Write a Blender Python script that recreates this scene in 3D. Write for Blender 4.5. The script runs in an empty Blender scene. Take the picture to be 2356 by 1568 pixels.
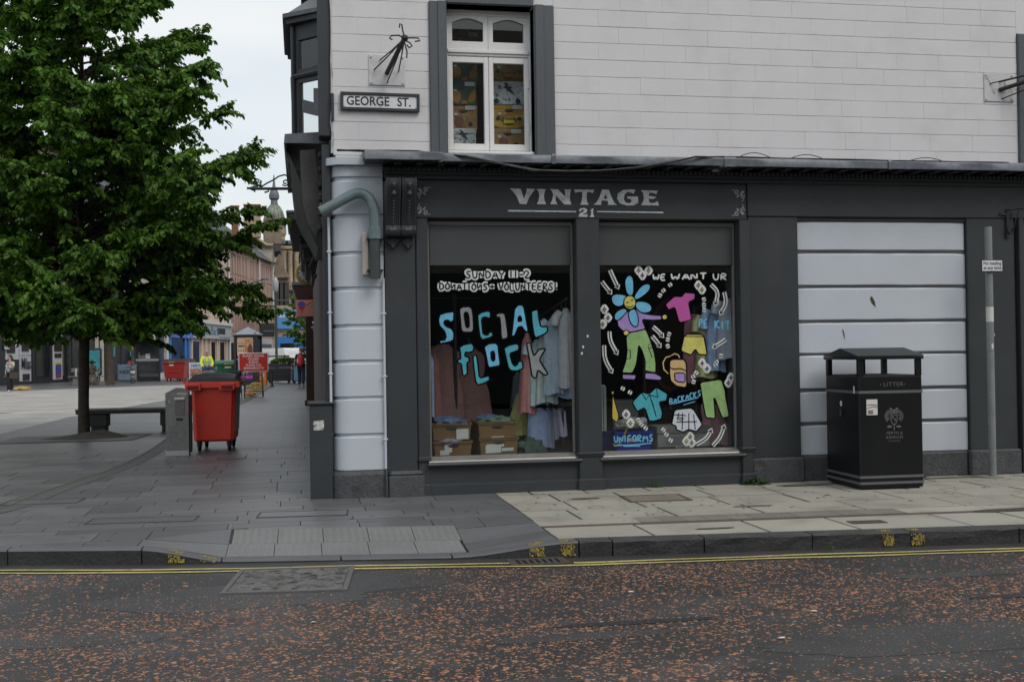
import bpy, bmesh, math, random
import numpy as np
from mathutils import Vector, Matrix, noise as mnoise
from mathutils.geometry import tessellate_polygon
random.seed(7)
R = math.radians
SC = bpy.context.scene
COL = SC.collection

# ---------------------------------------------------------------- camera, sky, sun, exposure
F_PX, YAW, PITCH, ROLL = 2618.0, 10.5, 0.6, 0.85       # photo measured on a 2356 x 1568 grid
CAM = Vector((0.0, -11.74, 1.455))
fwd = Vector((math.sin(R(YAW))*math.cos(R(PITCH)), math.cos(R(YAW))*math.cos(R(PITCH)), math.sin(R(PITCH))))
rgt = Vector((math.cos(R(YAW)), -math.sin(R(YAW)), 0))
upv = rgt.cross(fwd)
cr_, sr_ = math.cos(R(ROLL)), math.sin(R(ROLL))
cam_x = rgt*cr_ - upv*sr_
cam_y = rgt*sr_ + upv*cr_
cd = bpy.data.cameras.new('camera')
cam = bpy.data.objects.new('camera', cd); COL.objects.link(cam)
mw = Matrix((cam_x, cam_y, -fwd)).transposed().to_4x4(); mw.translation = CAM
cam.matrix_world = mw
cd.sensor_width = 36.0; cd.lens = F_PX/2356*36.0
cd.clip_start = 0.1; cd.clip_end = 3000
cd['kind'] = 'helper'
SC.camera = cam

def setup_world():
    w = bpy.data.worlds.new('World'); SC.world = w; w.use_nodes = True
    nt = w.node_tree; N = nt.nodes; L = nt.links
    for n in list(N): N.remove(n)
    out = N.new('ShaderNodeOutputWorld'); bg = N.new('ShaderNodeBackground')
    sky = N.new('ShaderNodeTexSky'); sky.sky_type = 'NISHITA'; sky.sun_disc = False
    sky.sun_elevation = R(50); sky.sun_rotation = R(SUN_AZ)
    sky.air_density = 1.3; sky.dust_density = 2.5; sky.ozone_density = 1.0
    tc = N.new('ShaderNodeTexCoord')
    mp = N.new('ShaderNodeMapping'); mp.inputs['Scale'].default_value = (1.0, 1.0, 2.6)
    ns = N.new('ShaderNodeTexNoise'); ns.inputs['Scale'].default_value = 2.1; ns.inputs['Detail'].default_value = 7
    ns.inputs['Roughness'].default_value = 0.52; ns.inputs['Distortion'].default_value = 0.25
    rp = N.new('ShaderNodeValToRGB'); rp.color_ramp.elements[0].position = 0.33; rp.color_ramp.elements[1].position = 0.66
    rp.color_ramp.elements[0].color = (0.40, 0.40, 0.40, 1); rp.color_ramp.elements[1].color = (1, 1, 1, 1)
    mx = N.new('ShaderNodeMix'); mx.data_type = 'RGBA'
    mx.inputs['B'].default_value = (CLOUD*0.955, CLOUD*0.985, CLOUD, 1)
    bg.inputs['Strength'].default_value = 0.12
    L.new(tc.outputs['Generated'], mp.inputs['Vector']); L.new(mp.outputs['Vector'], ns.inputs['Vector'])
    L.new(ns.outputs['Fac'], rp.inputs['Fac']); L.new(rp.outputs['Color'], mx.inputs['Factor'])
    L.new(sky.outputs['Color'], mx.inputs['A']); L.new(mx.outputs['Result'], bg.inputs['Color'])
    L.new(bg.outputs['Background'], out.inputs['Surface'])
SUN_AZ = 150.0
CLOUD = 6.1
setup_world()
sd = bpy.data.lights.new('sun', 'SUN'); sun = bpy.data.objects.new('sun', sd); COL.objects.link(sun)
sd.energy = 0.9; sd.angle = R(25); sd.color = (1.0, 0.96, 0.9)
# Nishita rotation 0 = +Y, clockwise towards +X seen from above
sdir = Vector((math.sin(R(SUN_AZ))*math.cos(R(50)), math.cos(R(SUN_AZ))*math.cos(R(50)), math.sin(R(50))))
sun.rotation_euler = (-sdir).to_track_quat('-Z', 'Y').to_euler()
sun.location = (0, -5, 30)
vs = SC.view_settings
vs.view_transform = 'Standard'; vs.look = 'None'; vs.exposure = 0.36; vs.gamma = 1.0; vs.use_curve_mapping = False
SC.render.engine = 'CYCLES'
cy = SC.cycles
cy.use_denoising = True
cy.max_bounces = 6; cy.diffuse_bounces = 3; cy.glossy_bounces = 3; cy.transmission_bounces = 4; cy.transparent_max_bounces = 12
cy.caustics_reflective = False; cy.caustics_refractive = False
cy.sample_clamp_indirect = 6.0

# ---------------------------------------------------------------- measuring helpers (photo grid -> place on a known plane)
def ray(u, v):
    a = (u-1178)/F_PX; b = -(v-784)/F_PX
    return fwd + rgt*(a*cr_ + b*sr_) + upv*(-a*sr_ + b*cr_)
def onY(u, v, Y=0.0):
    d = ray(u, v); return CAM + d*((Y-CAM.y)/d.y)
def onZ(u, v, Z=0.0):
    d = ray(u, v); return CAM + d*((Z-CAM.z)/d.z)
def F(u, v, Y=0.0):
    p = onY(u, v, Y); return (p.x, p.z)

# ---------------------------------------------------------------- materials
MATS = {}
def M(name, col, rough=0.6, var=0.12, scale=3.0, fine=40.0, bump=0.15, bdist=0.004, metal=0.0, rnd=0.0, spec=0.5,
      stain=None, stain_scale=1.2, stain_lo=0.55, stain_hi=0.75, coat=0.0):
    """procedural paint/stone: two scales of noise in colour, fine bump, optional stain patches, per-object tint"""
    if name in MATS: return MATS[name]
    m = bpy.data.materials.new(name); m.use_nodes = True
    nt = m.node_tree; N = nt.nodes; L = nt.links
    b = N['Principled BSDF']
    geo = N.new('ShaderNodeNewGeometry')
    n1 = N.new('ShaderNodeTexNoise'); n1.inputs['Scale'].default_value = scale; n1.inputs['Detail'].default_value = 5
    n2 = N.new('ShaderNodeTexNoise'); n2.inputs['Scale'].default_value = fine; n2.inputs['Detail'].default_value = 3
    for n in (n1, n2): L.new(geo.outputs['Position'], n.inputs['Vector'])
    ad = N.new('ShaderNodeMath'); ad.operation = 'ADD'
    L.new(n1.outputs['Fac'], ad.inputs[0]); L.new(n2.outputs['Fac'], ad.inputs[1])
    mr = N.new('ShaderNodeMapRange'); mr.inputs['From Min'].default_value = 0.65; mr.inputs['From Max'].default_value = 1.35
    mr.inputs['To Min'].default_value = 1-var; mr.inputs['To Max'].default_value = 1+var
    L.new(ad.outputs[0], mr.inputs['Value'])
    fac = mr.outputs['Result']
    if rnd:
        oi = N.new('ShaderNodeObjectInfo'); m2 = N.new('ShaderNodeMapRange')
        m2.inputs['To Min'].default_value = 1-rnd; m2.inputs['To Max'].default_value = 1+rnd
        L.new(oi.outputs['Random'], m2.inputs['Value'])
        mu = N.new('ShaderNodeMath'); mu.operation = 'MULTIPLY'; L.new(fac, mu.inputs[0]); L.new(m2.outputs['Result'], mu.inputs[1])
        fac = mu.outputs[0]
    base = N.new('ShaderNodeVectorMath'); base.operation = 'SCALE'; base.inputs[0].default_value = col[:3]
    L.new(fac, base.inputs['Scale'])
    colout = base.outputs['Vector']
    if stain:
        n3 = N.new('ShaderNodeTexNoise'); n3.inputs['Scale'].default_value = stain_scale; n3.inputs['Detail'].default_value = 8
        n3.inputs['Roughness'].default_value = 0.65
        L.new(geo.outputs['Position'], n3.inputs['Vector'])
        r3 = N.new('ShaderNodeMapRange'); r3.inputs['From Min'].default_value = stain_lo; r3.inputs['From Max'].default_value = stain_hi
        r3.inputs['To Max'].default_value = 0.85
        L.new(n3.outputs['Fac'], r3.inputs['Value'])
        mx = N.new('ShaderNodeMix'); mx.data_type = 'RGBA'; mx.inputs['B'].default_value = (*stain, 1)
        L.new(r3.outputs['Result'], mx.inputs['Factor']); L.new(colout, mx.inputs['A']); colout = mx.outputs['Result']
    L.new(colout, b.inputs['Base Color'])
    b.inputs['Roughness'].default_value = rough; b.inputs['Metallic'].default_value = metal
    b.inputs['Specular IOR Level'].default_value = spec
    if coat: b.inputs['Coat Weight'].default_value = coat; b.inputs['Coat Roughness'].default_value = 0.15
    if bump:
        bp = N.new('ShaderNodeBump'); bp.inputs['Strength'].default_value = bump; bp.inputs['Distance'].default_value = bdist
        L.new(ad.outputs[0], bp.inputs['Height']); L.new(bp.outputs['Normal'], b.inputs['Normal'])
    MATS[name] = m
    return m

def sheet_brick(name, c1, c2, mortar, bw, bh, ms=0.012, rough=0.7, rot=0.0, bump=0.4):
    m = bpy.data.materials.new(name); m.use_nodes = True; MATS[name] = m
    nt = m.node_tree; N = nt.nodes; L = nt.links; b = N['Principled BSDF']
    geo = N.new('ShaderNodeNewGeometry'); mp = N.new('ShaderNodeMapping'); mp.inputs['Rotation'].default_value = (0, 0, rot)
    br = N.new('ShaderNodeTexBrick'); br.inputs['Scale'].default_value = 1.0
    br.inputs['Brick Width'].default_value = bw; br.inputs['Row Height'].default_value = bh; br.inputs['Mortar Size'].default_value = ms
    br.inputs['Color1'].default_value = (*c1, 1); br.inputs['Color2'].default_value = (*c2, 1); br.inputs['Mortar'].default_value = (*mortar, 1)
    br.inputs['Bias'].default_value = 0.0; br.offset = 0.5
    L.new(geo.outputs['Position'], mp.inputs['Vector']); L.new(mp.outputs['Vector'], br.inputs['Vector'])
    ns = N.new('ShaderNodeTexNoise'); ns.inputs['Scale'].default_value = 0.7; ns.inputs['Detail'].default_value = 8
    L.new(geo.outputs['Position'], ns.inputs['Vector'])
    mr = N.new('ShaderNodeMapRange'); mr.inputs['From Min'].default_value = 0.3; mr.inputs['From Max'].default_value = 0.7
    mr.inputs['To Min'].default_value = 0.78; mr.inputs['To Max'].default_value = 1.2; L.new(ns.outputs['Fac'], mr.inputs['Value'])
    sc = N.new('ShaderNodeVectorMath'); sc.operation = 'SCALE'; L.new(br.outputs['Color'], sc.inputs[0]); L.new(mr.outputs['Result'], sc.inputs['Scale'])
    L.new(sc.outputs['Vector'], b.inputs['Base Color']); b.inputs['Roughness'].default_value = rough
    bp = N.new('ShaderNodeBump'); bp.inputs['Strength'].default_value = bump; bp.inputs['Distance'].default_value = 0.006; bp.invert = True
    L.new(br.outputs['Fac'], bp.inputs['Height']); L.new(bp.outputs['Normal'], b.inputs['Normal'])
    return m

def glass_mat(name='shop glass', tint=(0.93, 0.96, 0.96), refl=1.0, rough=0.0):
    if name in MATS: return MATS[name]
    m = bpy.data.materials.new(name); m.use_nodes = True; nt = m.node_tree; N = nt.nodes; L = nt.links
    N.remove(N['Principled BSDF']); out = N['Material Output']
    tr = N.new('ShaderNodeBsdfTransparent'); tr.inputs['Color'].default_value = (*tint, 1)
    gl = N.new('ShaderNodeBsdfGlossy'); gl.inputs['Roughness'].default_value = rough
    fr = N.new('ShaderNodeLayerWeight'); fr.inputs['Blend'].default_value = 0.5     # Schlick, same from both sides
    pw = N.new('ShaderNodeMath'); pw.operation = 'POWER'; pw.inputs[1].default_value = 5
    mu = N.new('ShaderNodeMath'); mu.operation = 'MULTIPLY_ADD'; mu.inputs[1].default_value = 0.9*min(refl, 1); mu.inputs[2].default_value = 0.045*refl; mu.use_clamp = True
    mx = N.new('ShaderNodeMixShader')
    L.new(fr.outputs['Facing'], pw.inputs[0]); L.new(pw.outputs[0], mu.inputs[0]); L.new(mu.outputs[0], mx.inputs['Fac'])
    L.new(tr.outputs[0], mx.inputs[1]); L.new(gl.outputs[0], mx.inputs[2]); L.new(mx.outputs[0], out.inputs['Surface'])
    MATS[name] = m; return m

def flat(name, col, rough=0.55, var=0.05):
    return M(name, col, rough=rough, var=var, bump=0.0)

# ---------------------------------------------------------------- mesh helpers
def me_from(verts, faces, smooth=False):
    me = bpy.data.meshes.new('mesh'); me.from_pydata([tuple(v) for v in verts], [], faces); me.update()
    if smooth: me.polygons.foreach_set('use_smooth', [True]*len(me.polygons))
    return me

class MB:
    """collects shapes that belong to ONE part"""
    def __init__(s): s.v = []; s.f = []
    def add(s, vs, fs):
        o = len(s.v); s.v += [tuple(v) for v in vs]; s.f += [tuple(i+o for i in f) for f in fs]; return s
    def box(s, x0, x1, y0, y1, z0, z1):
        v = [(x0,y0,z0),(x1,y0,z0),(x1,y1,z0),(x0,y1,z0),(x0,y0,z1),(x1,y0,z1),(x1,y1,z1),(x0,y1,z1)]
        return s.add(v, [(0,3,2,1),(4,5,6,7),(0,1,5,4),(1,2,6,5),(2,3,7,6),(3,0,4,7)])
    def bbox(s, x0, x1, y0, y1, z0, z1, b=0.006):
        """box with bevelled edges"""
        bm = bmesh.new(); bmesh.ops.create_cube(bm, size=1)
        for v in bm.verts: v.co = Vector(((x0+x1)/2+v.co.x*(x1-x0), (y0+y1)/2+v.co.y*(y1-y0), (z0+z1)/2+v.co.z*(z1-z0)))
        bmesh.ops.bevel(bm, geom=list(bm.edges), offset=min(b, 0.45*min(abs(x1-x0),abs(y1-y0),abs(z1-z0))), segments=1, affect='EDGES')
        bm.verts.index_update()
        s.add([v.co for v in bm.verts], [[v.index for v in f.verts] for f in bm.faces]); bm.free(); return s
    def prism(s, poly, a, b, axis='y'):
        """polygon (2D) extruded along an axis from a to b. axis y: poly=(x,z); x: (y,z); z: (x,y)"""
        n = len(poly)
        def mk(p, t): return {'y': (p[0], t, p[1]), 'x': (t, p[0], p[1]), 'z': (p[0], p[1], t)}[axis]
        vs = [mk(p, a) for p in poly]+[mk(p, b) for p in poly]
        fs = [tuple(range(n)), tuple(range(2*n-1, n-1, -1))]+[(i, i+n, (i+1)%n+n, (i+1)%n) for i in range(n)]
        return s.add(vs, fs)
    def tube(s, pts, r, n=8, cap=True, squash=None):
        """swept tube; r number or list; squash=(normal vec, factor) flattens it"""
        pts = [Vector(p) for p in pts]; m = len(pts)
        rs = r if isinstance(r, (list, tuple)) else [r]*m
        vs = []; prev = None
        for i, p in enumerate(pts):
            t = (pts[min(i+1, m-1)]-pts[max(i-1, 0)])
            if t.length < 1e-9: t = Vector((0, 0, 1))
            t.normalize()
            if prev is None:
                a = Vector((0, 0, 1)) if abs(t.z) < 0.9 else Vector((1, 0, 0))
                u = t.cross(a).normalized()
            else:
                u = prev - t*prev.dot(t)
                u = u.normalized() if u.length > 1e-6 else t.orthogonal().normalized()
            prev = u; w = t.cross(u)
            for k in range(n):
                a = 2*math.pi*k/n
                d = (u*math.cos(a)+w*math.sin(a))*rs[i]
                if squash: d = d - squash[0]*(d.dot(squash[0])*(1-squash[1]))
                vs.append(p+d)
        fs = [(i*n+k, i*n+(k+1)%n, (i+1)*n+(k+1)%n, (i+1)*n+k) for i in range(m-1) for k in range(n)]
        if cap: fs += [tuple(range(n-1, -1, -1)), tuple((m-1)*n+k for k in range(n))]
        return s.add(vs, fs)
    def lathe(s, prof, c=(0, 0, 0), n=16, axis='z'):
        """prof: list of (r,h)"""
        vs = []
        for r, h in prof:
            for k in range(n):
                a = 2*math.pi*k/n
                if axis == 'z': vs.append((c[0]+r*math.cos(a), c[1]+r*math.sin(a), c[2]+h))
                elif axis == 'y': vs.append((c[0]+r*math.cos(a), c[1]+h, c[2]+r*math.sin(a)))
                else: vs.append((c[0]+h, c[1]+r*math.cos(a), c[2]+r*math.sin(a)))
        m = len(prof)
        fs = [(i*n+k, i*n+(k+1)%n, (i+1)*n+(k+1)%n, (i+1)*n+k) for i in range(m-1) for k in range(n)]
        fs += [tuple(range(n-1, -1, -1)), tuple((m-1)*n+k for k in range(n))]
        return s.add(vs, fs)
    def ell(s, c, r, n=12, m=8):
        prof = [(math.sin(math.pi*i/m), -math.cos(math.pi*i/m)) for i in range(m+1)]
        vs = []
        for rr, h in prof:
            for k in range(n):
                a = 2*math.pi*k/n; vs.append((c[0]+r[0]*max(rr, .01)*math.cos(a), c[1]+r[1]*max(rr, .01)*math.sin(a), c[2]+r[2]*h))
        fs = [(i*n+k, i*n+(k+1)%n, (i+1)*n+(k+1)%n, (i+1)*n+k) for i in range(m) for k in range(n)]
        return s.add(vs, fs)
    def xf(s, f):
        s.v = [tuple(f(Vector(v))) for v in s.v]; return s
    def build(s, name, mat, parent=None, smooth=False, label=None, cat=None, group=None, kind=None, fixn=True, sharp=40):
        me = me_from(s.v, s.f)
        if fixn:
            bm = bmesh.new(); bm.from_mesh(me); bmesh.ops.recalc_face_normals(bm, faces=bm.faces); bm.to_mesh(me); bm.free()
        if smooth:
            me.polygons.foreach_set('use_smooth', [True]*len(me.polygons))
            try: me.set_sharp_from_angle(angle=R(sharp))
            except Exception: pass
        return link(name, me, mat, parent, label, cat, group, kind)

def link(name, me, mat, parent=None, label=None, cat=None, group=None, kind=None):
    o = bpy.data.objects.new(name, me); COL.objects.link(o)
    if mat is not None and me is not None and not me.materials: me.materials.append(mat)
    if parent is not None: o.parent = parent
    tag(o, label, cat, group, kind); return o
def tag(o, label=None, cat=None, group=None, kind=None):
    if label: o['label'] = label
    if cat: o['category'] = cat
    if group: o['group'] = group
    if kind: o['kind'] = kind
    return o
def thing(name, label, cat, loc=(0, 0, 0), rz=0.0, group=None):
    o = bpy.data.objects.new(name, None); COL.objects.link(o); o.location = loc; o.rotation_euler = (0, 0, rz)
    o.empty_display_size = 0.1
    return tag(o, label, cat, group)
def place(o, loc, rz=0.0, s=1.0):
    o.location = loc; o.rotation_euler = (0, 0, rz); o.scale = (s, s, s); return o

def poly_mesh(loops, to3, depth, nrm):
    """flat filled polygon(s) with holes (even-odd) -> thin solid mesh. loops in 2D, to3(p)->Vector, depth along nrm"""
    pts = [p for lp in loops for p in lp]
    tris = tessellate_polygon([[Vector((p[0], p[1], 0)) for p in lp] for lp in loops])
    bm = bmesh.new(); bv = [bm.verts.new(to3(p)) for p in pts]
    for tr in tris:
        try: bm.faces.new([bv[i] for i in tr])
        except ValueError: pass
    bmesh.ops.recalc_face_normals(bm, faces=bm.faces)
    ex = bmesh.ops.extrude_face_region(bm, geom=list(bm.faces))
    for e in ex['geom']:
        if isinstance(e, bmesh.types.BMVert): e.co += nrm*depth
    bmesh.ops.recalc_face_normals(bm, faces=bm.faces)
    me = bpy.data.meshes.new('mesh'); bm.to_mesh(me); bm.free(); return me

def chaikin(p, n=2, closed=True, c=.25):
    for _ in range(n):
        q = []; m = len(p); rng = range(m) if closed else range(m-1)
        if not closed: q.append(p[0])
        for i in rng:
            a, b = p[i], p[(i+1) % m]
            q.append((a[0]*(1-c)+b[0]*c, a[1]*(1-c)+b[1]*c)); q.append((a[0]*c+b[0]*(1-c), a[1]*c+b[1]*(1-c)))
        if not closed: q.append(p[-1])
        p = q
    return p

def text_mesh(txt, size, bold=0.0, align='CENTER', spacing=1.0, extrude=0.0, shear=0.0):
    cu = bpy.data.curves.new('t', 'FONT'); cu.body = txt; cu.size = size; cu.align_x = align; cu.align_y = 'CENTER'
    cu.offset = bold; cu.space_character = spacing; cu.extrude = extrude; cu.shear = shear; cu.resolution_u = 3
    o = bpy.data.objects.new('t', cu); COL.objects.link(o)
    dg = bpy.context.evaluated_depsgraph_get(); me = bpy.data.meshes.new_from_object(o.evaluated_get(dg))
    bpy.data.objects.remove(o); bpy.data.curves.remove(cu); me.materials.clear(); return me
def text(name, txt, size, mat, parent, loc, rz=0.0, tilt=0.0, **k):
    """upright lettering facing -Y (rz turns it about Z)"""
    sx = k.pop('sx', 1.0)
    o = link(name, text_mesh(txt, size, **k), mat, parent)
    o.matrix_local = Matrix.Translation(loc) @ Matrix.Rotation(rz, 4, 'Z') @ Matrix.Rotation(R(90), 4, 'X') @ Matrix.Rotation(tilt, 4, 'Z') @ Matrix.Diagonal((sx, 1, 1, 1))
    return o

def holed(width, height, rects, to3, inward, depth, z0=0.0):
    """a wall face with real openings: rects (s0,s1,z0,z1); reveals go 'depth' along inward"""
    xs = sorted({0.0, width, *[r[0] for r in rects], *[r[1] for r in rects]})
    zs = sorted({z0, height, *[r[2] for r in rects], *[r[3] for r in rects]})
    xs = [x for x in xs if 0 <= x <= width]; zs = [z for z in zs if z0 <= z <= height]
    mb = MB()
    for i in range(len(xs)-1):
        for j in range(len(zs)-1):
            cx, cz = (xs[i]+xs[i+1])/2, (zs[j]+zs[j+1])/2
            if any(r[0] < cx < r[1] and r[2] < cz < r[3] for r in rects): continue
            mb.add([to3(xs[i], zs[j]), to3(xs[i+1], zs[j]), to3(xs[i+1], zs[j+1]), to3(xs[i], zs[j+1])], [(0, 1, 2, 3)])
    for r in rects:
        c = [to3(r[0], r[2]), to3(r[1], r[2]), to3(r[1], r[3]), to3(r[0], r[3])]
        d = [p+inward*depth for p in c]
        mb.add(c+d, [(k, k+4, (k+1) % 4+4, (k+1) % 4) for k in range(4)])
    return mb

def spiral(c, r0, r1, a0, turns, n=18):
    return [(c[0]+(r0+(r1-r0)*i/n)*math.cos(a0+turns*2*math.pi*i/n), c[1]+(r0+(r1-r0)*i/n)*math.sin(a0+turns*2*math.pi*i/n)) for i in range(n+1)]

def clip(poly, a, b, c):
    """keep the side a*x+b*y<=c"""
    out = []
    for i in range(len(poly)):
        p, q = poly[i], poly[(i+1) % len(poly)]
        dp, dq = a*p[0]+b*p[1]-c, a*q[0]+b*q[1]-c
        if dp <= 0: out.append(p)
        if dp*dq < 0:
            t = dp/(dp-dq); out.append((p[0]+t*(q[0]-p[0]), p[1]+t*(q[1]-p[1])))
    return out

# ---------------------------------------------------------------- palette
WHITE_WALL = M('white masonry paint', (0.66, 0.655, 0.665), rough=0.75, var=0.05, scale=2, fine=90, bump=0.5, bdist=0.005, rnd=0.008, stain=(0.53, 0.515, 0.48), stain_scale=1.6, stain_lo=0.5, stain_hi=0.85)
PALE_BLUE = M('pale grey masonry paint', (0.52, 0.56, 0.615), rough=0.75, var=0.05, scale=2, fine=80, bump=0.4, bdist=0.005, rnd=0.02, stain=(0.42, 0.43, 0.43), stain_scale=1.7, stain_lo=0.6, stain_hi=0.9)
MARGIN = M('grey margin paint', (0.082, 0.092, 0.102), rough=0.55, var=0.10, scale=1.5, fine=30, bump=0.2)
ANTH = M('anthracite gloss paint', (0.037, 0.043, 0.048), rough=0.5, var=0.17, scale=2.2, fine=45, bump=0.2, spec=0.4, stain=(0.052, 0.056, 0.058), stain_scale=1.3, stain_lo=.5, stain_hi=.8)
ANTH_ROUGH = M('anthracite paint on rough stone', (0.062, 0.068, 0.073), rough=0.7, var=0.3, scale=9, fine=40, bump=0.8, bdist=0.012, stain=(0.035, 0.03, 0.026), stain_scale=6, stain_lo=0.56, stain_hi=0.68)
LEAD = M('lead flashing', (0.125, 0.14, 0.16), rough=0.5, var=0.3, scale=4, fine=20, bump=0.25, metal=0.25, stain=(0.10, 0.11, 0.12), stain_scale=3)
WHITE_PAINT = M('white window paint', (0.74, 0.74, 0.73), rough=0.5, var=0.05, scale=4, bump=0.12, stain=(0.5, 0.48, 0.44), stain_scale=7, stain_lo=0.66, stain_hi=0.85)
SILVER = M('aluminium trim', (0.215, 0.21, 0.20), rough=0.4, var=0.15, scale=3, metal=0.3, bump=0.05)
BLACK_METAL = M('black painted iron', (0.02, 0.02, 0.021), rough=0.5, var=0.2, scale=20, bump=0.2)
BLACK_PLASTIC = M('black plastic', (0.018, 0.019, 0.021), rough=0.45, var=0.2, scale=10)
GREY_PLASTIC = M('dark grey plastic', (0.05, 0.053, 0.057), rough=0.5, var=0.15, scale=6)
GLASS = glass_mat(refl=1.15)
DARK_GLASS = M('dark far glass', (0.012, 0.014, 0.017), rough=0.08, var=0.2, bump=0.0, spec=0.6)
GALV = M('galvanised grey paint', (0.20, 0.225, 0.22), rough=0.5, var=0.18, scale=6, bump=0.1, stain=(0.13, 0.14, 0.13), stain_scale=4)
STEEL = M('brushed stainless steel', (0.20, 0.20, 0.198), rough=0.42, var=0.25, scale=3, fine=25, metal=0.75, bump=0.05, stain=(0.14, 0.13, 0.12), stain_scale=3)
PAPER = M('white paper', (0.62, 0.61, 0.58), rough=0.8, var=0.08, scale=15, bump=0.1)
INK = flat('black ink', (0.012, 0.012, 0.013))
YELLOW_LINE = M('yellow road paint', (0.46, 0.40, 0.14), rough=0.8, var=0.25, scale=12, fine=60, bump=0.2, stain=(0.16, 0.13, 0.07), stain_scale=14, stain_lo=0.55, stain_hi=0.72)
RUBBER = M('black rubber', (0.02, 0.02, 0.02), rough=0.75, var=0.2)
# ================================================================= the setting: ground, road, pavements
ROAD_Z = -0.12
KN = [(-60, 14.0), (-14, 0.9), (-6, -1.4), (-2.3, -2.4), (-1.07, -2.68), (2.1, -3.22), (5.66, -3.53), (14, -4.1), (60, -7)]
def ykerb(x):
    for (a, ya), (b, yb) in zip(KN, KN[1:]):
        if a <= x <= b: return ya+(yb-ya)*(x-a)/(b-a)
    return KN[0][1] if x < KN[0][0] else KN[-1][1]
def sm(t): t = max(0.0, min(1.0, t)); return t*t*(3-2*t)
def zkerb(x):
    if x < -0.55: return -0.098*sm((x+1.25)/0.7)
    if x < 1.12: return -0.098
    return -0.098*(1-sm((x-1.12)/0.95))
def gz(x, y):
    d = y-ykerb(x); return zkerb(x)*(1-sm((d-0.2)/1.05)) if d < 1.3 else 0.0

ASPHALT = M('worn asphalt', (0.036, 0.0345, 0.034), rough=0.55, var=0.45, scale=1.1, fine=120, bump=0.7, bdist=0.006, stain=(0.085, 0.083, 0.082), stain_scale=1.3, stain_lo=0.52, stain_hi=0.72)
DARK_SLAB = M('dark grey granite slab', (0.128, 0.129, 0.134), rough=0.40, var=0.13, scale=1.5, fine=150, bump=0.2, bdist=0.002, rnd=0.2, stain=(0.085, 0.083, 0.083), stain_scale=1.4, stain_lo=0.5, stain_hi=0.8)
LIGHT_SLAB = M('buff concrete slab', (0.345, 0.33, 0.28), rough=0.75, var=0.12, scale=2, fine=120, bump=0.4, bdist=0.003, rnd=0.09, stain=(0.17, 0.15, 0.125), stain_scale=1.8, stain_lo=0.5, stain_hi=0.8)
BED_DARK = M('dark joint grout', (0.075, 0.072, 0.068), rough=0.9, var=0.4, scale=9, bump=0.5, stain=(0.19, 0.17, 0.14), stain_scale=2.5, stain_lo=0.52, stain_hi=0.66)
BED_MOSS = M('mossy joint soil', (0.035, 0.033, 0.024), rough=0.95, var=0.4, scale=9, bump=0.6, stain=(0.045, 0.075, 0.015), stain_scale=2.0, stain_lo=0.5, stain_hi=0.6)
KERB_ST = M('dark kerb granite', (0.105, 0.107, 0.112), rough=0.6, var=0.16, scale=3, fine=90, bump=0.3, rnd=0.06)
KERB_OLD = M('old whinstone kerb', (0.050, 0.050, 0.050), rough=0.75, var=0.35, scale=5, fine=50, bump=0.9, bdist=0.014, rnd=0.12, stain=(0.085, 0.083, 0.078), stain_scale=5)
KERB_FACE = M('dark kerb face', (0.030, 0.030, 0.031), rough=0.7, var=0.35, scale=4, fine=40, bump=0.7, bdist=0.01)
TACT = M('grey tactile paving', (0.18, 0.18, 0.177), rough=0.7, var=0.12, scale=2.5, fine=100, bump=0.3, rnd=0.05)
SETT = sheet_brick('pale setts', (0.40, 0.385, 0.355), (0.345, 0.33, 0.305), (0.23, 0.22, 0.20), 0.36, 0.2, 0.012)
FARSLAB = sheet_brick('dark far slabs', (0.128, 0.130, 0.137), (0.105, 0.107, 0.112), (0.055, 0.053, 0.05), 0.7, 0.38, 0.010, rough=0.38)

def sheet(name, pts, z, mat, kind='structure', parent=None):
    me = me_from([(x, y, z if not callable(z) else z(x, y)) for x, y in pts], [tuple(range(len(pts)))])
    return link(name, me, mat, parent, kind=kind)

# big ground to the horizon and the road
gnd = sheet('ground', [(-1500, -1500), (1500, -1500), (1500, 1500), (-1500, 1500)], ROAD_Z-0.06, M('town ground', (0.12, 0.12, 0.12), rough=0.9, var=0.3, scale=0.2))
mbr = MB()
xs = np.linspace(-60, 60, 61)
for a, b in zip(xs, xs[1:]):
    mbr.add([(a, -14.6, ROAD_Z), (b, -14.6, ROAD_Z), (b, ykerb(b)+0.02, ROAD_Z), (a, ykerb(a)+0.02, ROAD_Z)], [(0, 1, 2, 3)])
road = mbr.build('road', ASPHALT, kind='structure')

# red and buff stone chippings rolled into the asphalt: real chips, far too many to count
CHIP = bpy.data.materials.new('rolled stone chips'); CHIP.use_nodes = True
def chip_mat():
    nt = CHIP.node_tree; N = nt.nodes; L = nt.links; b = N['Principled BSDF']
    at = N.new('ShaderNodeAttribute'); at.attribute_name = 'tone'
    rp = N.new('ShaderNodeValToRGB'); e = rp.color_ramp.elements
    e[0].position = 0; e[0].color = (0.085, 0.06, 0.05, 1); e[1].position = 1; e[1].color = (0.34, 0.25, 0.18, 1)
    for p, c in ((0.25, (0.13, 0.085, 0.064, 1)), (0.5, (0.28, 0.125, 0.062, 1)), (0.8, (0.39, 0.18, 0.09, 1))):
        k = e.new(p); k.color = c
    L.new(at.outputs['Fac'], rp.inputs['Fac']); L.new(rp.outputs['Color'], b.inputs['Base Color']); b.inputs['Roughness'].default_value = 0.7
chip_mat()
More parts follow.
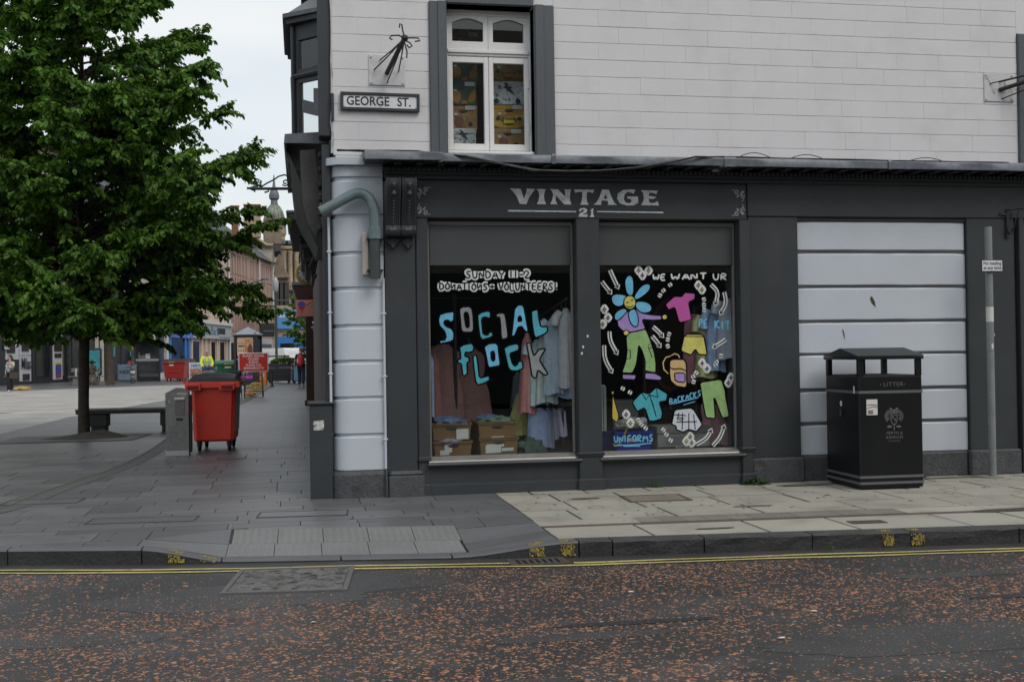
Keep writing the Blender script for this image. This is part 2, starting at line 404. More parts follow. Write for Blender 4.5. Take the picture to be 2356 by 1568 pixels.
def chippings():
    rs = np.random.RandomState(3); n = 165000
    # density falls with distance from the camera side; patches of bare asphalt by noise
    X = rs.uniform(-3.4, 7.4, n); Y = rs.uniform(-7.6, -2.6, n)
    keep = np.zeros(n, bool)
    def lat(nn):  # smooth lattice noise
        return rs.rand(nn, nn)
    g1, g2, g3 = lat(40), lat(90), lat(14)
    def samp(g, x, y, s):
        u = (x+4)/s; v = (y+8)/s; i = np.floor(u).astype(int) % (g.shape[0]-1); j = np.floor(v).astype(int) % (g.shape[1]-1)
        fu = u-np.floor(u); fv = v-np.floor(v); fu = fu*fu*(3-2*fu); fv = fv*fv*(3-2*fv)
        return g[i, j]*(1-fu)*(1-fv)+g[i+1, j]*fu*(1-fv)+g[i, j+1]*(1-fu)*fv+g[i+1, j+1]*fu*fv
    d = 0.5*samp(g3, X*0.55, Y, 0.8)+0.3*samp(g1, X*0.6, Y, 0.34)+0.2*samp(g2, X, Y, 0.12)
    yk = np.array([ykerb(x) for x in X]); off = yk-Y
    prob = np.clip((d-0.20)*1.05, 0.08, 0.5)*np.clip((off-0.36)/0.12, 0, 1)
    # worn pale reinstatement around the road cover
    prob *= np.where((X > -0.62) & (X < 0.42) & (off < 1.15), 0.0, 1.0)
    prob *= np.where((X > -1.35) & (X < 0.75) & (off < 1.2), 0.28, 1.0)
    keep = rs.rand(n) < prob
    X = X[keep]; Y = Y[keep]; m = len(X)
    k = 5
    ang = rs.uniform(0, 6.28, m)[:, None]+np.arange(k)[None, :]*2*np.pi/k+rs.uniform(-.35, .35, (m, k))
    rad = (rs.gamma(6, 1/6, m)*0.0087)[:, None]*rs.uniform(.7, 1.25, (m, k))
    el = rs.uniform(.8, 1.05, m)[:, None]
    V = np.zeros((m, k+1, 3))
    V[:, :k, 0] = X[:, None]+rad*np.cos(ang); V[:, :k, 1] = Y[:, None]+rad*np.sin(ang)*el
    V[:, :k, 2] = ROAD_Z+0.0004
    V[:, k, 0] = X; V[:, k, 1] = Y; V[:, k, 2] = ROAD_Z+0.0018+rs.uniform(0, .0028, m)
    me = bpy.data.meshes.new('chips'); me.vertices.add(m*(k+1)); me.vertices.foreach_set('co', V.ravel())
    base = (np.arange(m)*(k+1))[:, None]
    tri = np.stack([np.stack([np.full(k, k), np.arange(k), (np.arange(k)+1) % k], 1)]*1)[0]
    idx = (base[:, :, None]+tri[None]).reshape(-1)
    nt = m*k
    me.loops.add(nt*3); me.loops.foreach_set('vertex_index', idx.astype(np.int32))
    me.polygons.add(nt); me.polygons.foreach_set('loop_start', (np.arange(nt)*3).astype(np.int32)); me.polygons.foreach_set('loop_total', np.full(nt, 3, np.int32))
    a = me.attributes.new('tone', 'FLOAT', 'POINT'); a.data.foreach_set('value', np.repeat(np.clip(rs.normal(.5, .24, m), 0, 1), k+1).astype(np.float32))
    me.update(); me.validate()
    return link('stone_chippings', me, CHIP, road, kind='stuff')
chippings()

# ---- kerb stones, each its own piece
kerb = thing('kerb', 'dark stone kerb with a dropped crossing along the road edge', 'kerb'); kerb['kind'] = 'structure'
def kerb_piece(x0, x1, w, mat, rag=0.0, seed=0, name='kerb_stone'):
    rs = random.Random(seed); mb = MB(); n = max(2, int((x1-x0)/0.12)); rows = []
    g = 0.006
    for i in range(n+1):
        x = x0+g+(x1-x0-2*g)*i/n; y = ykerb(x); zt = zkerb(x)
        j = lambda s: rs.uniform(-s, s)
        ch = 0.012
        rows.append([(x, y+j(rag), ROAD_Z-0.04), (x, y+j(rag), min(zt-ch, ROAD_Z+0.012+0.4*(zt-ROAD_Z))+j(rag*.3)), (x, y-0.002+j(rag), zt-ch+j(rag)), (x, y+ch+j(rag*.5), zt+0.001+j(rag*.4)), (x, y+w, zt+0.001), (x, y+w, ROAD_Z-0.04)])
    k = 6
    vs = [p for r in rows for p in r]
    fs = [(i*k+a, (i+1)*k+a, (i+1)*k+(a+1) % k, i*k+(a+1) % k) for i in range(n) for a in range(k)]
    fs += [tuple(range(k)), tuple(n*k+a for a in reversed(range(k)))]
    mb.add(vs, fs); o = mb.build(name, mat, kerb)
    o.data.materials.append(KERB_FACE)                  # darker colour on the upright face
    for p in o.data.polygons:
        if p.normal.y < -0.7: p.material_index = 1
    return o
kx = [-6.5, -5.4, -4.3, -3.2, -2.24, -1.22, -0.62, 0.28, 1.12, 2.08]
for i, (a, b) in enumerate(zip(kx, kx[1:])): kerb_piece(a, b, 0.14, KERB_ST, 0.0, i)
kx = [2.08, 2.34, 3.06, 3.92, 4.72, 5.62, 6.6, 7.7, 8.9, 10.1, 11.4]
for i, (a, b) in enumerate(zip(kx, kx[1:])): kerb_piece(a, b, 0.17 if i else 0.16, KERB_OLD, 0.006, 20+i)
# worn yellow no-loading blips painted over kerb edge
def blip(xa, xb, seed):
    mb = MB(); rs = random.Random(seed); n = 15
    dx = (xb-xa)/n
    for i in range(n):
        x = xa+dx*i; yk = ykerb(x); zt = zkerb(x); hf = max(zt-ROAD_Z-0.03, 0.01); m = max(2, int(hf/.012))
        for j in range(m+6):
            if rs.random() < 0.3+0.25*abs(i-7)/7: continue
            j1, j2 = rs.uniform(-.005, .005), rs.uniform(-.005, .005)
            if j < m:
                z0 = ROAD_Z+0.012+hf*j/m; z1 = ROAD_Z+0.012+hf*(j+1.1)/m; y = yk-0.009-rs.random()*.003
                mb.add([(x+j1, y, z0+j2), (x+dx*1.1, y, z0-j2), (x+dx*1.1+j2, y, z1+j1), (x, y, z1)], [(0, 1, 2, 3)])
            else:
                y = yk+0.012+(j-m)*.016; q = 0.003+rs.random()*.001
                mb.add([(x+j1, y, zkerb(x)+q), (x+dx*1.1, y+j2, zkerb(x+dx)+q), (x+dx*1.1, y+.017, zkerb(x+dx)+q), (x, y+.017+j1, zkerb(x)+q)], [(0, 1, 2, 3)])
    mb.build('yellow_kerb_mark', M('worn kerb yellow', (0.36, 0.28, 0.05), rough=.8, var=.35, scale=20, stain=(.07, .065, .05), stain_scale=30, stain_lo=.5, stain_hi=.6), kerb)
for i, (a, b) in enumerate([(-1.02, -0.9), (-0.78, -0.66), (1.70, 1.82), (1.94, 2.05), (4.48, 4.58), (4.72, 4.83)]): blip(a, b, i)

# ---- double yellow lines (thin slightly wavy paint strips)
lines = thing('double_yellow_line', 'pair of thin yellow lines painted along the road edge', 'road marking'); lines['kind'] = 'structure'
for k, off in enumerate((0.24, 0.345)):
    mb = MB(); rs = random.Random(k); pts = []
    x = -6.0
    segs = []
    while x < 12:
        wob = 0.012*math.sin(x*2.1+k)+0.008*math.sin(x*5.3+2*k)
        pts.append((x, ykerb(x)-off+wob, 0.045*(1+0.15*math.sin(x*3.7))+rs.uniform(-.003, .003))); x += 0.07
    for (xa, ya, wa), (xb, yb, wb) in zip(pts, pts[1:]):
        if k == 0 and 1.5 < xa < 1.96: continue            # broken over the gully
        mb.add([(xa, ya-wa/2, ROAD_Z+0.006), (xb, yb-wb/2, ROAD_Z+0.006), (xb, yb+wb/2, ROAD_Z+0.006), (xa, ya+wa/2, ROAD_Z+0.006)], [(0, 1, 2, 3)])
    mb.build('yellow_line', YELLOW_LINE, lines)

# ---- road gully grate and cover
IRON = M('weathered cast iron', (0.085, 0.075, 0.07), rough=0.65, var=0.3, scale=8, bump=0.4, metal=0.3)
gg = thing('gully_grate', 'cast iron gully grate in the road beside the kerb', 'drain', (1.73, -3.335, ROAD_Z))
mb = MB()
def frame2(mb, x0, x1, y0, y1, w, z0, z1):
    mb.box(x0, x1, y0, y0+w, z0, z1); mb.box(x0, x1, y1-w, y1, z0, z1); mb.box(x0, x0+w, y0+w, y1-w, z0, z1); mb.box(x1-w, x1, y0+w, y1-w, z0, z1)
frame2(mb, -0.22, 0.22, -0.125, 0.125, 0.035, -0.03, 0.010); mb.build('frame', IRON, gg)
for i in range(8): MB().box(-0.185+i*0.05, -0.185+i*0.05+0.022, -0.09, 0.09, -0.03, 0.008).build('bar', IRON, gg)
MB().box(-0.2, 0.2, -0.1, 0.1, 0.0008, 0.0016).build('shaft', flat('drain dark', (0.004, 0.004, 0.004)), gg)
rc = thing('road_cover', 'rectangular worn metal inspection cover set into the road', 'manhole cover', (-0.09, -3.56, ROAD_Z), R(-6))
COVER = M('worn cover plate', (0.13, 0.122, 0.116), rough=0.6, var=0.35, scale=6, fine=45, bump=0.9, bdist=0.006, stain=(0.05, 0.048, 0.047), stain_scale=9, stain_lo=0.5, stain_hi=0.6)
mb = MB(); frame2(mb, -0.42, 0.42, -0.43, 0.43, 0.035, 0.0, 0.012); mb.build('frame', M('cover frame', (0.11, 0.105, 0.10), rough=0.6, var=0.3), rc)
mb = MB(); mb.box(-0.38, 0.38, -0.39, 0.39, 0.0, 0.009); mb.build('plate', COVER, rc)
rs = random.Random(5)
mb = MB()
for i in range(150):
    x, y = rs.uniform(-.35, .33), rs.uniform(-.36, .36); w = rs.uniform(.015, .07)
    mb.box(x, x+w, y, y+0.007, 0.0092, 0.0125)
mb.build('tread_rib', COVER, rc, kind='stuff')

# ---- pavement bed, slabs one by one
pav = MB()
gx = [-60, -30, -14, -8, -6, -5, -4, -3.5, -3, -2.6, -2.3, -2]+[round(-1.9+0.1*i, 2) for i in range(42)]+[2.4, 3, 4, 5.66, 7, 9, 11, 14, 30, 60]
for a, b in zip(gx, gx[1:]):
    ys = [0.13, 0.25, 0.4, 0.6, 0.8, 1.0, 1.2, 1.4]
    prev = None
    for t0, t1 in zip(ys, ys[1:]):
        P = []
        for x, t in ((a, t0), (b, t0), (b, t1), (a, t1)):
            y = ykerb(x)+t; P.append((x, y, gz(x, y)-0.026))
        pav.add(P, [(0, 1, 2, 3)])
    pav.add([(a, ykerb(a)+1.4, -0.026), (b, ykerb(b)+1.4, -0.026), (b, max(7.3, ykerb(b)+1.5), -0.013), (a, max(7.3, ykerb(a)+1.5), -0.013)], [(0, 1, 2, 3)])
XB = 1.95                                              # where dark slabs meet the buff ones
pave_dark = pav.build('pavement', BED_DARK, kind='structure')
pave_light = thing('flagstone_pavement', 'buff concrete flagstone pavement along the shop front', 'pavement'); pave_light['kind'] = 'structure'
sheet('mortar_bed', [(XB, ykerb(XB)+.17), (XB, .3), (14, .3), (14, ykerb(14)+.17)], -0.009, BED_MOSS, parent=pave_light)
street = sheet('side_street', [(-60, 7.1), (0.6, 7.1), (0.6, 200), (-60, 200)], -0.0095, FARSLAB)
plaza = sheet('plaza_paving', [(-40, 13.0), (-5.84, 12.2), (-5.8, 18.4), (-4.6, 29.2), (-1.2, 50.5), (-3.5, 53), (-9, 50), (-20, 40), (-40, 25)], -0.004, SETT)
sheet('plaza_band', [(-40, 18.2), (-8.2, 21.4), (-7.9, 22.0), (-40, 19.0)], 0.0, M('dark sett band', (0.12, 0.115, 0.11), rough=0.7), parent=None)

def slab_obj(poly, mat, parent, name='slab', th=0.03, lift=0.0, tilt=0.0):
    n = len(poly)
    zt = [gz(x, y)+lift+tilt*(x-poly[0][0]) for x, y in poly]
    vs = [(x, y, z) for (x, y), z in zip(poly, zt)]+[(x, y, z-th-0.004) for (x, y), z in zip(poly, zt)]
    fs = [tuple(range(n))]+[(i, i+n, (i+1) % n+n, (i+1) % n) for i in range(n)]
    me = me_from(vs, fs)
    return link(name, me, mat, parent)
def rect(x0, x1, y0, y1, g=0.005): return [(x0+g, y0+g), (x1-g, y0+g), (x1-g, y1-g), (x0+g, y1-g)]
def kerbclip(poly, inset):
    for (a, ya), (b, yb) in zip(KN[2:], KN[3:]):
        if poly and min(p[0] for p in poly) < b and max(p[0] for p in poly) > a:
            s = (yb-ya)/(b-a)                         # keep y >= ya + s (x-a) + inset
            poly = clip(poly, s, -1.0, s*a-ya-inset)
    return poly
rs = random.Random(11)
# tactile crossing tiles 5 x 2
TX = [-0.6+0.37*i for i in range(6)]
def ty(x, r): return ykerb(x)+0.15+r*0.43
tac = thing('tactile_paving', 'grey blister paving tiles at the dropped kerb crossing', 'paving'); tac['kind'] = 'structure'
for i in range(5):
    for r in range(2):
        g = 0.003; xa, xb = TX[i]+g+0.02*r, TX[i+1]-g+0.02*r
        P = [(xa, ty(xa, r)+g), (xb, ty(xb, r)+g), (xb, ty(xb, r+1)-g), (xa, ty(xa, r+1)-g)]
        mb = MB(); n = 4
        zt = [gz(x, y)+0.002 for x, y in P]
        mb.add([(x, y, z) for (x, y), z in zip(P, zt)]+[(x, y, z-0.016) for (x, y), z in zip(P, zt)], [(0, 1, 2, 3)]+[(k, k+4, (k+1) % 4+4, (k+1) % 4) for k in range(4)])
        for a in range(6):
            for b in range(6):
                x = xa+(xb-xa)*(a+.5)/6; t = (b+.5)/6; y = P[0][1]+(P[3][1]-P[0][1])*t+(P[1][1]-P[0][1])*(a+.5)/6
                f = (a+.5)/6; z = (zt[0]*(1-f)+zt[1]*f)*(1-t)+(zt[3]*(1-f)+zt[2]*f)*t+0.0004
                mb.lathe([(0.0155, -0.001), (0.012, 0.0045), (0.006, 0.0058)], (x, y, z), 7)
        mb.build('tactile_tile', TACT, tac, fixn=False)
# dark slabs laid in rows parallel to the shop front
y = -3.3
rows = []
while y < 7.2:
    h = rs.choice([0.3, 0.3, 0.38, 0.45, 0.22]) if y < 1 else rs.choice([0.38, 0.45, 0.5]); rows.append((y, y+h)); y += h
cnt = 0
for (ya, yb) in rows:
    yc = (ya+yb)/2
    xl = -0.252*(yc+11.74)-0.5
    xr = XB if yb <= 0.02 else 0.30
    if ya < 0.02 < yb: xr = 0.30
    x = xl-rs.uniform(0, .6)
    while x < xr-0.02:
        w = rs.uniform(0.42, 0.95)
        if yc > 1.5: w = rs.uniform(0.6, 1.2)
        if x+w > xr-0.25: w = xr-x
        P = rect(x, x+w, ya, yb, 0.0042)
        P = kerbclip(P, 0.146)
        # leave the tactile area free
        pieces = [P]
        xa, xb = TX[0], TX[5]+0.02
        if P and max(p[0] for p in P) > xa and min(p[0] for p in P) < xb and min(p[1] for p in P) < -1.6:
            pieces = [clip(P, 1, 0, xa-0.003), clip(P, -1, 0, -(xb+0.003))]
            mid = clip(clip(P, -1, 0, -xa), 1, 0, xb)
            s = (KN[5][1]-KN[4][1])/(KN[5][0]-KN[4][0])
            if mid: pieces.append(clip(mid, s, -1.0, s*KN[4][0]-KN[4][1]-0.15-0.86-0.003))
        for q in pieces:
            if len(q) >= 3:
                ar = abs(sum(q[k][0]*q[(k+1) % len(q)][1]-q[(k+1) % len(q)][0]*q[k][1] for k in range(len(q))))/2
                if ar > 0.006 and cnt < 420:
                    slab_obj(q, DARK_SLAB, pave_dark, lift=rs.uniform(-.0012, .0012), tilt=rs.uniform(-.0015, .0015)); cnt += 1
        x += w
# pale replacement slabs in the dark paving sit among them; winding drainage channel across the side street
CH = [(-4.6, -2.2), (-2.80, -0.32), (-2.73, 1.57), (-2.21, 4.84), (-2.34, 12.56), (-2.0, 23.5), (-1.76, 30.0), (-1.5, 44)]
mb = MB(); CHM = M('worn channel stone', (0.085, 0.085, 0.088), rough=0.6, var=0.2, scale=5, stain=(0.045, 0.06, 0.025), stain_scale=6, stain_lo=0.55, stain_hi=0.7)
pp = chaikin(CH, 2, False)
for (xa, ya), (xb, yb) in zip(pp, pp[1:]):
    mb.add([(xa-0.09, ya, 0.0035), (xa+0.11, ya, 0.0035), (xb+0.11, yb, 0.0035), (xb-0.09, yb, 0.0035)], [(0, 1, 2, 3)])
mb.build('drainage_channel', CHM, kind='structure')
mb = MB()
for (xa, ya), (xb, yb) in zip(pp, pp[1:]):
    mb.add([(xa-0.125, ya, 0.006), (xa-0.09, ya, 0.006), (xb-0.09, yb, 0.006), (xb-0.125, yb, 0.006)], [(0, 1, 2, 3)])
mb.build('moss_line', M('moss in joint', (0.06, 0.08, 0.03), rough=0.9, var=0.5, scale=12), kind='structure')
# buff flagstones
LROWS = [(-0.26, 0.02, .62), (-0.84, -0.26, .78), (-1.46, -0.84, .82), (-2.08, -1.46, .82), (-2.36, -2.08, .0), (-2.40, -2.36, -1)]
def sk(x): return -0.085*(x-XB)*0.55
lc = 0
for ya, yb, L0 in LROWS:
    if L0 < 0: continue
    x = XB
    if L0 == 0:                                           # row of small blocks between longer slabs
        while x < 9.6:
            if rs.random() < 0.5:
                w = rs.uniform(.62, .9); ws = [w]
            else: ws = [0.2]*4
            for w in ws:
                P = [(x+.003, ya+sk(x)+.003), (x+w-.003, ya+sk(x+w)+.003), (x+w-.003, yb+sk(x+w)-.003), (x+.003, yb+sk(x)-.003)]
                slab_obj(P, LIGHT_SLAB if len(ws) == 1 else M('small grey pavers', (0.19, 0.18, 0.155), rough=0.8, var=0.12, rnd=0.1), pave_light, 'flagstone' if len(ws) == 1 else 'paver', lift=rs.uniform(-.001, .001)); x += w
        continue
    off = rs.uniform(0, .4)
    x -= 0.0
    first = True
    while x < 9.8:
        w = L0*rs.uniform(.8, 1.2)*(0.6 if first else 1); first = False
        s0, s1 = (sk(x), sk(x+w)) if ya < -.2 else (0, 0)
        t0, t1 = (sk(x), sk(x+w)) if yb < -.2 else (0, 0)
        P = [(x+.013, ya+s0+.012), (x+w-.013, ya+s1+.012), (x+w-.013, yb+t1-.012), (x+.013, yb+t0-.012)]
        slab_obj(P, LIGHT_SLAB, pave_light, 'flagstone', lift=rs.uniform(-.002, .002), tilt=rs.uniform(-.003, .003)); x += w
# brown slot channel and the kerb-side row
mb = MB(); x = XB
while x < 9.8:
    mb.add([(x, -2.47+sk(x), -0.004), (x+.2, -2.47+sk(x+.2), -0.004), (x+.2, -2.365+sk(x+.2), -0.004), (x, -2.365+sk(x), -0.004)], [(0, 1, 2, 3)]); x += .2
mb.build('slot_channel', M('brown channel brick', (0.10, 0.065, 0.055), rough=0.8, var=0.3, scale=14), pave_light)
x = XB
while x < 9.6:
    w = rs.uniform(.6, .95)
    P = [(x+.013, -4.2), (x+w-.013, -4.2), (x+w-.013, -2.482+sk(x+w)), (x+.013, -2.482+sk(x))]
    P = kerbclip(P, 0.176)
    if len(P) > 2: slab_obj(P, LIGHT_SLAB, pave_light, 'flagstone', lift=rs.uniform(-.002, .001))
    x += w
# small covers let into the pavement
for (x, y, w, d, nm, lb) in ((3.42, -0.93, .62, .48, 'pavement_cover', 'brown rectangular service cover in the buff flagstones below the window'), (4.62, -2.93, .3, .14, 'stop_tap_cover', 'small black stopcock cover in flagstones near the kerb')):
    t = thing(nm, lb, 'manhole cover', (x, y, 0.002), R(-3))
    mb = MB(); frame2(mb, -w/2, w/2, -d/2, d/2, 0.03, -0.01, 0.0045); mb.build('frame', IRON if w < .5 else M('rusty frame', (0.09, 0.07, 0.055), rough=0.8, var=0.3), t)
    MB().box(-w/2+.035, w/2-.035, -d/2+.035, d/2-.035, -0.01, 0.003).build('lid', M('concrete infill', (0.19, 0.165, 0.135), rough=0.85, var=0.2) if w > .5 else IRON, t)
for i, (x, y, w, d, rz) in enumerate(((-1.42, -1.05, .95, .34, -4), (0.0, -1.05, .82, .36, -4), (-2.62, 0.62, .75, .4, -3), (-1.0, 5.1, .4, .3, 0))):
    lb = ['slab-filled cover frame left of the crossing tiles', 'slab-filled cover frame just behind the crossing tiles', 'slab-filled cover frame left of the winding channel', 'small dark cover right of the red bin'][i]
    t = thing('inset_cover', lb, 'manhole cover', (x, y, 0.003), R(rz))
    mb = MB(); frame2(mb, -w/2, w/2, -d/2, d/2, 0.012, -0.01, 0.004); mb.build('frame', M('thin steel edge', (0.06, 0.055, 0.05), rough=0.6, var=0.3), t)
    MB().box(-w/2+.016, w/2-.016, -d/2+.016, d/2-.016, -0.012, 0.0015).build('infill_slab', DARK_SLAB, t)

# worn smooth patches where the chippings are buried or gone
WORN = M('worn smooth asphalt', (0.050, 0.0495, 0.049), rough=0.5, var=0.3, scale=3, fine=90, bump=0.4, stain=(0.040, .040, .041), stain_scale=3)
def patch(cx, cy, rx, ry, seed, z=0.0014, m=WORN):
    rr = random.Random(seed); n = 60; pts = []
    for k in range(n):
        a = 2*math.pi*k/n; f = 1+.30*mnoise.noise(Vector((math.cos(a)*1.6, math.sin(a)*1.6, seed)))+.16*mnoise.noise(Vector((math.cos(a)*7, math.sin(a)*7, seed)))+rr.uniform(-.03, .03)
        pts.append((cx+rx*f*math.cos(a), cy+ry*f*math.sin(a), ROAD_Z+z))
    link('worn_patch', me_from([(p[0], p[1], p[2]+seed*.0001) for p in pts], [tuple(range(n))]), m, road)
for i, q in enumerate(((-.35, -4.05, 1.0, .36), (.55, -3.75, .55, .3), (3.6, -6.1, 1.2, .28), (-1.4, -5.0, .8, .13), (4.6, -4.55, .7, .10), (1.5, -5.6, .6, .08), (5.2, -5.6, .9, .14), (.6, -6.4, .7, .1))): patch(*q, i)
DAMP = M('tarry track', (0.027, 0.028, 0.030), rough=0.5, var=0.3, scale=5, bump=.3)
for i, q in enumerate(((1.9, -5.35, .5, .05), (4.4, -5.25, .35, .04))): patch(*q, 20+i, .0008, DAMP)
# trodden chewing gum and drips on the paving
def gum():
    rr = random.Random(31); dk = MB(); lt = MB()
    for k in range(420):
        if rr.random() < .55: x, y = rr.uniform(-3, 1.9), rr.uniform(-2.6, 6)
        else: x, y = rr.uniform(2, 8.5), rr.uniform(-2.3, -.1)
        if y < ykerb(x)+1.35 and -1.4 < x < 2.2: continue
        if x > .1 and y > -.12: continue
        r_ = rr.uniform(.008, .02); n = 7; m = dk if rr.random() < .6 else lt
        m.add([(x+r_*rr.uniform(.7, 1.1)*math.cos(6.28*j/n), y+r_*rr.uniform(.7, 1.1)*math.sin(6.28*j/n), .0055) for j in range(n)], [tuple(range(n))])
    dk.build('dark_gum_spots', M('dark gum', (.05, .048, .046), rough=.8), pave_dark, kind='stuff', fixn=False); lt.build('pale_gum_spots', M('pale gum', (.24, .235, .22), rough=.8), pave_dark, kind='stuff', fixn=False)
gum()
rr = random.Random(77)
for i, (cx, cy, rx, ry) in enumerate(((6.35, -2.62, .55, .10), (2.75, -.75, .16, .05), (5.3, -.35, .35, .07), (7.0, -.22, .5, .06), (4.1, -1.75, .2, .04), (3.3, -2.9, .18, .03))):
    n = 40; pts = [(cx+rx*(1+.3*mnoise.noise(Vector((math.cos(6.283*k/n)*2, math.sin(6.283*k/n)*2, i)))+rr.uniform(-.06, .06))*math.cos(6.283*k/n), cy+ry*(1+.3*mnoise.noise(Vector((math.cos(6.283*k/n)*2, math.sin(6.283*k/n)*2, i+9)))+rr.uniform(-.06, .06))*math.sin(6.283*k/n), .0042+.0003*i) for k in range(n)]
    link('damp_stain', me_from(pts, [tuple(range(n))]), M('damp stain', (.13, .118, .095), rough=.6, var=.3, scale=9) if i else M('dark wet stain', (.075, .066, .056), rough=.5, var=.3, scale=5), pave_light)
# ================================================================= the corner shop building
bld = thing('corner_building', 'corner shop building with anthracite shopfront and white blockwork upper wall', 'building')
XC = 0.35                                              # side wall plane
XR = 8.11                                              # white wall ends by the next window
def P(mb, name, mat, parent=None, **k): return mb.build(name, mat, parent if parent is not None else bld, **k)
def bx(name, mat, x0, x1, y0, y1, z0, z1, parent=None, b=0.0, **k):
    mb = MB(); (mb.bbox(x0, x1, y0, y1, z0, z1, b) if b else mb.box(x0, x1, y0, y1, z0, z1)); return P(mb, name, mat, parent, **k)

# masonry core: real rooms behind the openings
core = MB()
core.box(XC+.02, 12.0, 0.30, 0.42, 2.86, 3.6)          # beam over the shop windows
core.box(0.86, 1.29, 0.012, 0.40, 0.0, 2.9)
core.box(4.70, 12.0, 0.032, 0.40, 0.0, 3.5)
core.box(0.48, 0.86, 0.06, 0.40, 0.0, 3.5)
core.box(1.29, 4.70, 0.16, 0.40, 0.0, 0.30)
core.box(1.29, 4.70, 0.02, 0.40, 2.86, 3.5)
P(core, 'wall_core', M('inner masonry', (0.10, 0.10, 0.105), rough=0.8))
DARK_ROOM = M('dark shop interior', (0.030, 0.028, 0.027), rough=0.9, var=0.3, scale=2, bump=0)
rm = MB(); rm.add([(1.0, 3.4, 0.36), (5.6, 3.4, 0.36), (5.6, 3.4, 3.0), (1.0, 3.4, 3.0)], [(0, 1, 2, 3)])
rm.add([(1.0, .1, 0.36), (1.0, 3.4, 0.36), (1.0, 3.4, 3.0), (1.0, .1, 3.0)], [(0, 1, 2, 3)])
rm.add([(5.6, .1, 0.36), (5.6, 3.4, 0.36), (5.6, 3.4, 3.0), (5.6, .1, 3.0)], [(0, 1, 2, 3)])
rm.add([(1.0, .1, 3.0), (5.6, .1, 3.0), (5.6, 3.4, 3.0), (1.0, 3.4, 3.0)], [(0, 1, 2, 3)])
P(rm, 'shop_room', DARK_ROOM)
bx('display_floor', M('dark vinyl floor', (0.03, 0.03, 0.034), rough=0.5), 1.02, 5.58, 0.14, 3.38, 0.335, 0.362)
# upper wall backing behind the blocks, with the window opening
UW = (1.53, 2.455, 3.545, 5.10)
mb = holed(XR-XC-.02, 7.2, [(UW[0]-XC-.02, UW[1]-XC-.02, UW[2], UW[3])], lambda s, z: Vector((XC+.02+s, 0.005, z)), Vector((0, 1, 0)), 0.28, 3.44)
P(mb, 'render_coat', WHITE_WALL, fixn=False)
ur = MB()
for q in ([(1.2, 2.3, 3.5), (2.8, 2.3, 3.5), (2.8, 2.3, 5.3), (1.2, 2.3, 5.3)], [(1.2, .29, 3.5), (1.2, 2.3, 3.5), (1.2, 2.3, 5.3), (1.2, .29, 5.3)], [(2.8, .29, 3.5), (2.8, 2.3, 3.5), (2.8, 2.3, 5.3), (2.8, .29, 5.3)], [(1.2, .29, 5.3), (2.8, .29, 5.3), (2.8, 2.3, 5.3), (1.2, 2.3, 5.3)], [(1.2, .29, 3.55), (2.8, .29, 3.55), (2.8, 2.3, 3.55), (1.2, 2.3, 3.55)]):
    ur.add(q, [(0, 1, 2, 3)])
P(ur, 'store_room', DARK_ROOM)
# painted blocks, one by one
ZS = [3.50, 3.655, 3.845, 4.022, 4.203, 4.384, 4.565, 4.745, 4.921, 5.10, 5.279, 5.458, 5.637]
rs = random.Random(21)
for r, (za, zb) in enumerate(zip(ZS, ZS[1:])):
    spans = [(XC, 1.345), (2.672, XR)] if za < 5.12 else [(XC, XR)]
    for (xa, xb) in spans:
        x = xa; w0 = 0.26 if r % 2 else 0.49
        k = 0
        while x < xb-1e-3:
            w = w0 if k == 0 else 0.49+rs.uniform(-.05, .05); k += 1
            if xb-(x+w) < 0.16: w = xb-x
            d = rs.uniform(-.0008, .0008); gz_ = 0.0026
            mb = MB(); mb.bbox(x-.0004, x+w+.0004, d-.001, 0.05, za+gz_*rs.uniform(.6, 1.3), zb-gz_*rs.uniform(.3, .9), 0.0028)
            sk_ = rs.uniform(-.0022, .0022)
            mb.xf(lambda v, x=x, w=w, sk_=sk_: Vector((v.x, v.y+sk_*((v.x-x)/w-.5), v.z+sk_*.9*math.sin((v.x-x)/w*3))))
            P(mb, 'block', WHITE_WALL); x += w
# dark margin around the upper window
for (a, b, c, d) in ((1.345, 1.53, 3.50, 5.12), (2.455, 2.672, 3.50, 5.12), (1.53, 2.455, 5.10, 5.32)):
    bx('window_margin', MARGIN, a, b, -0.035, 0.30, c, d, b=0.01)
    if c < 4: bx('window_margin', MARGIN, a+.09 if a < 2 else a+.012, a+.176 if a < 2 else a+.105, -0.047, -0.034, c, d, b=0.005)
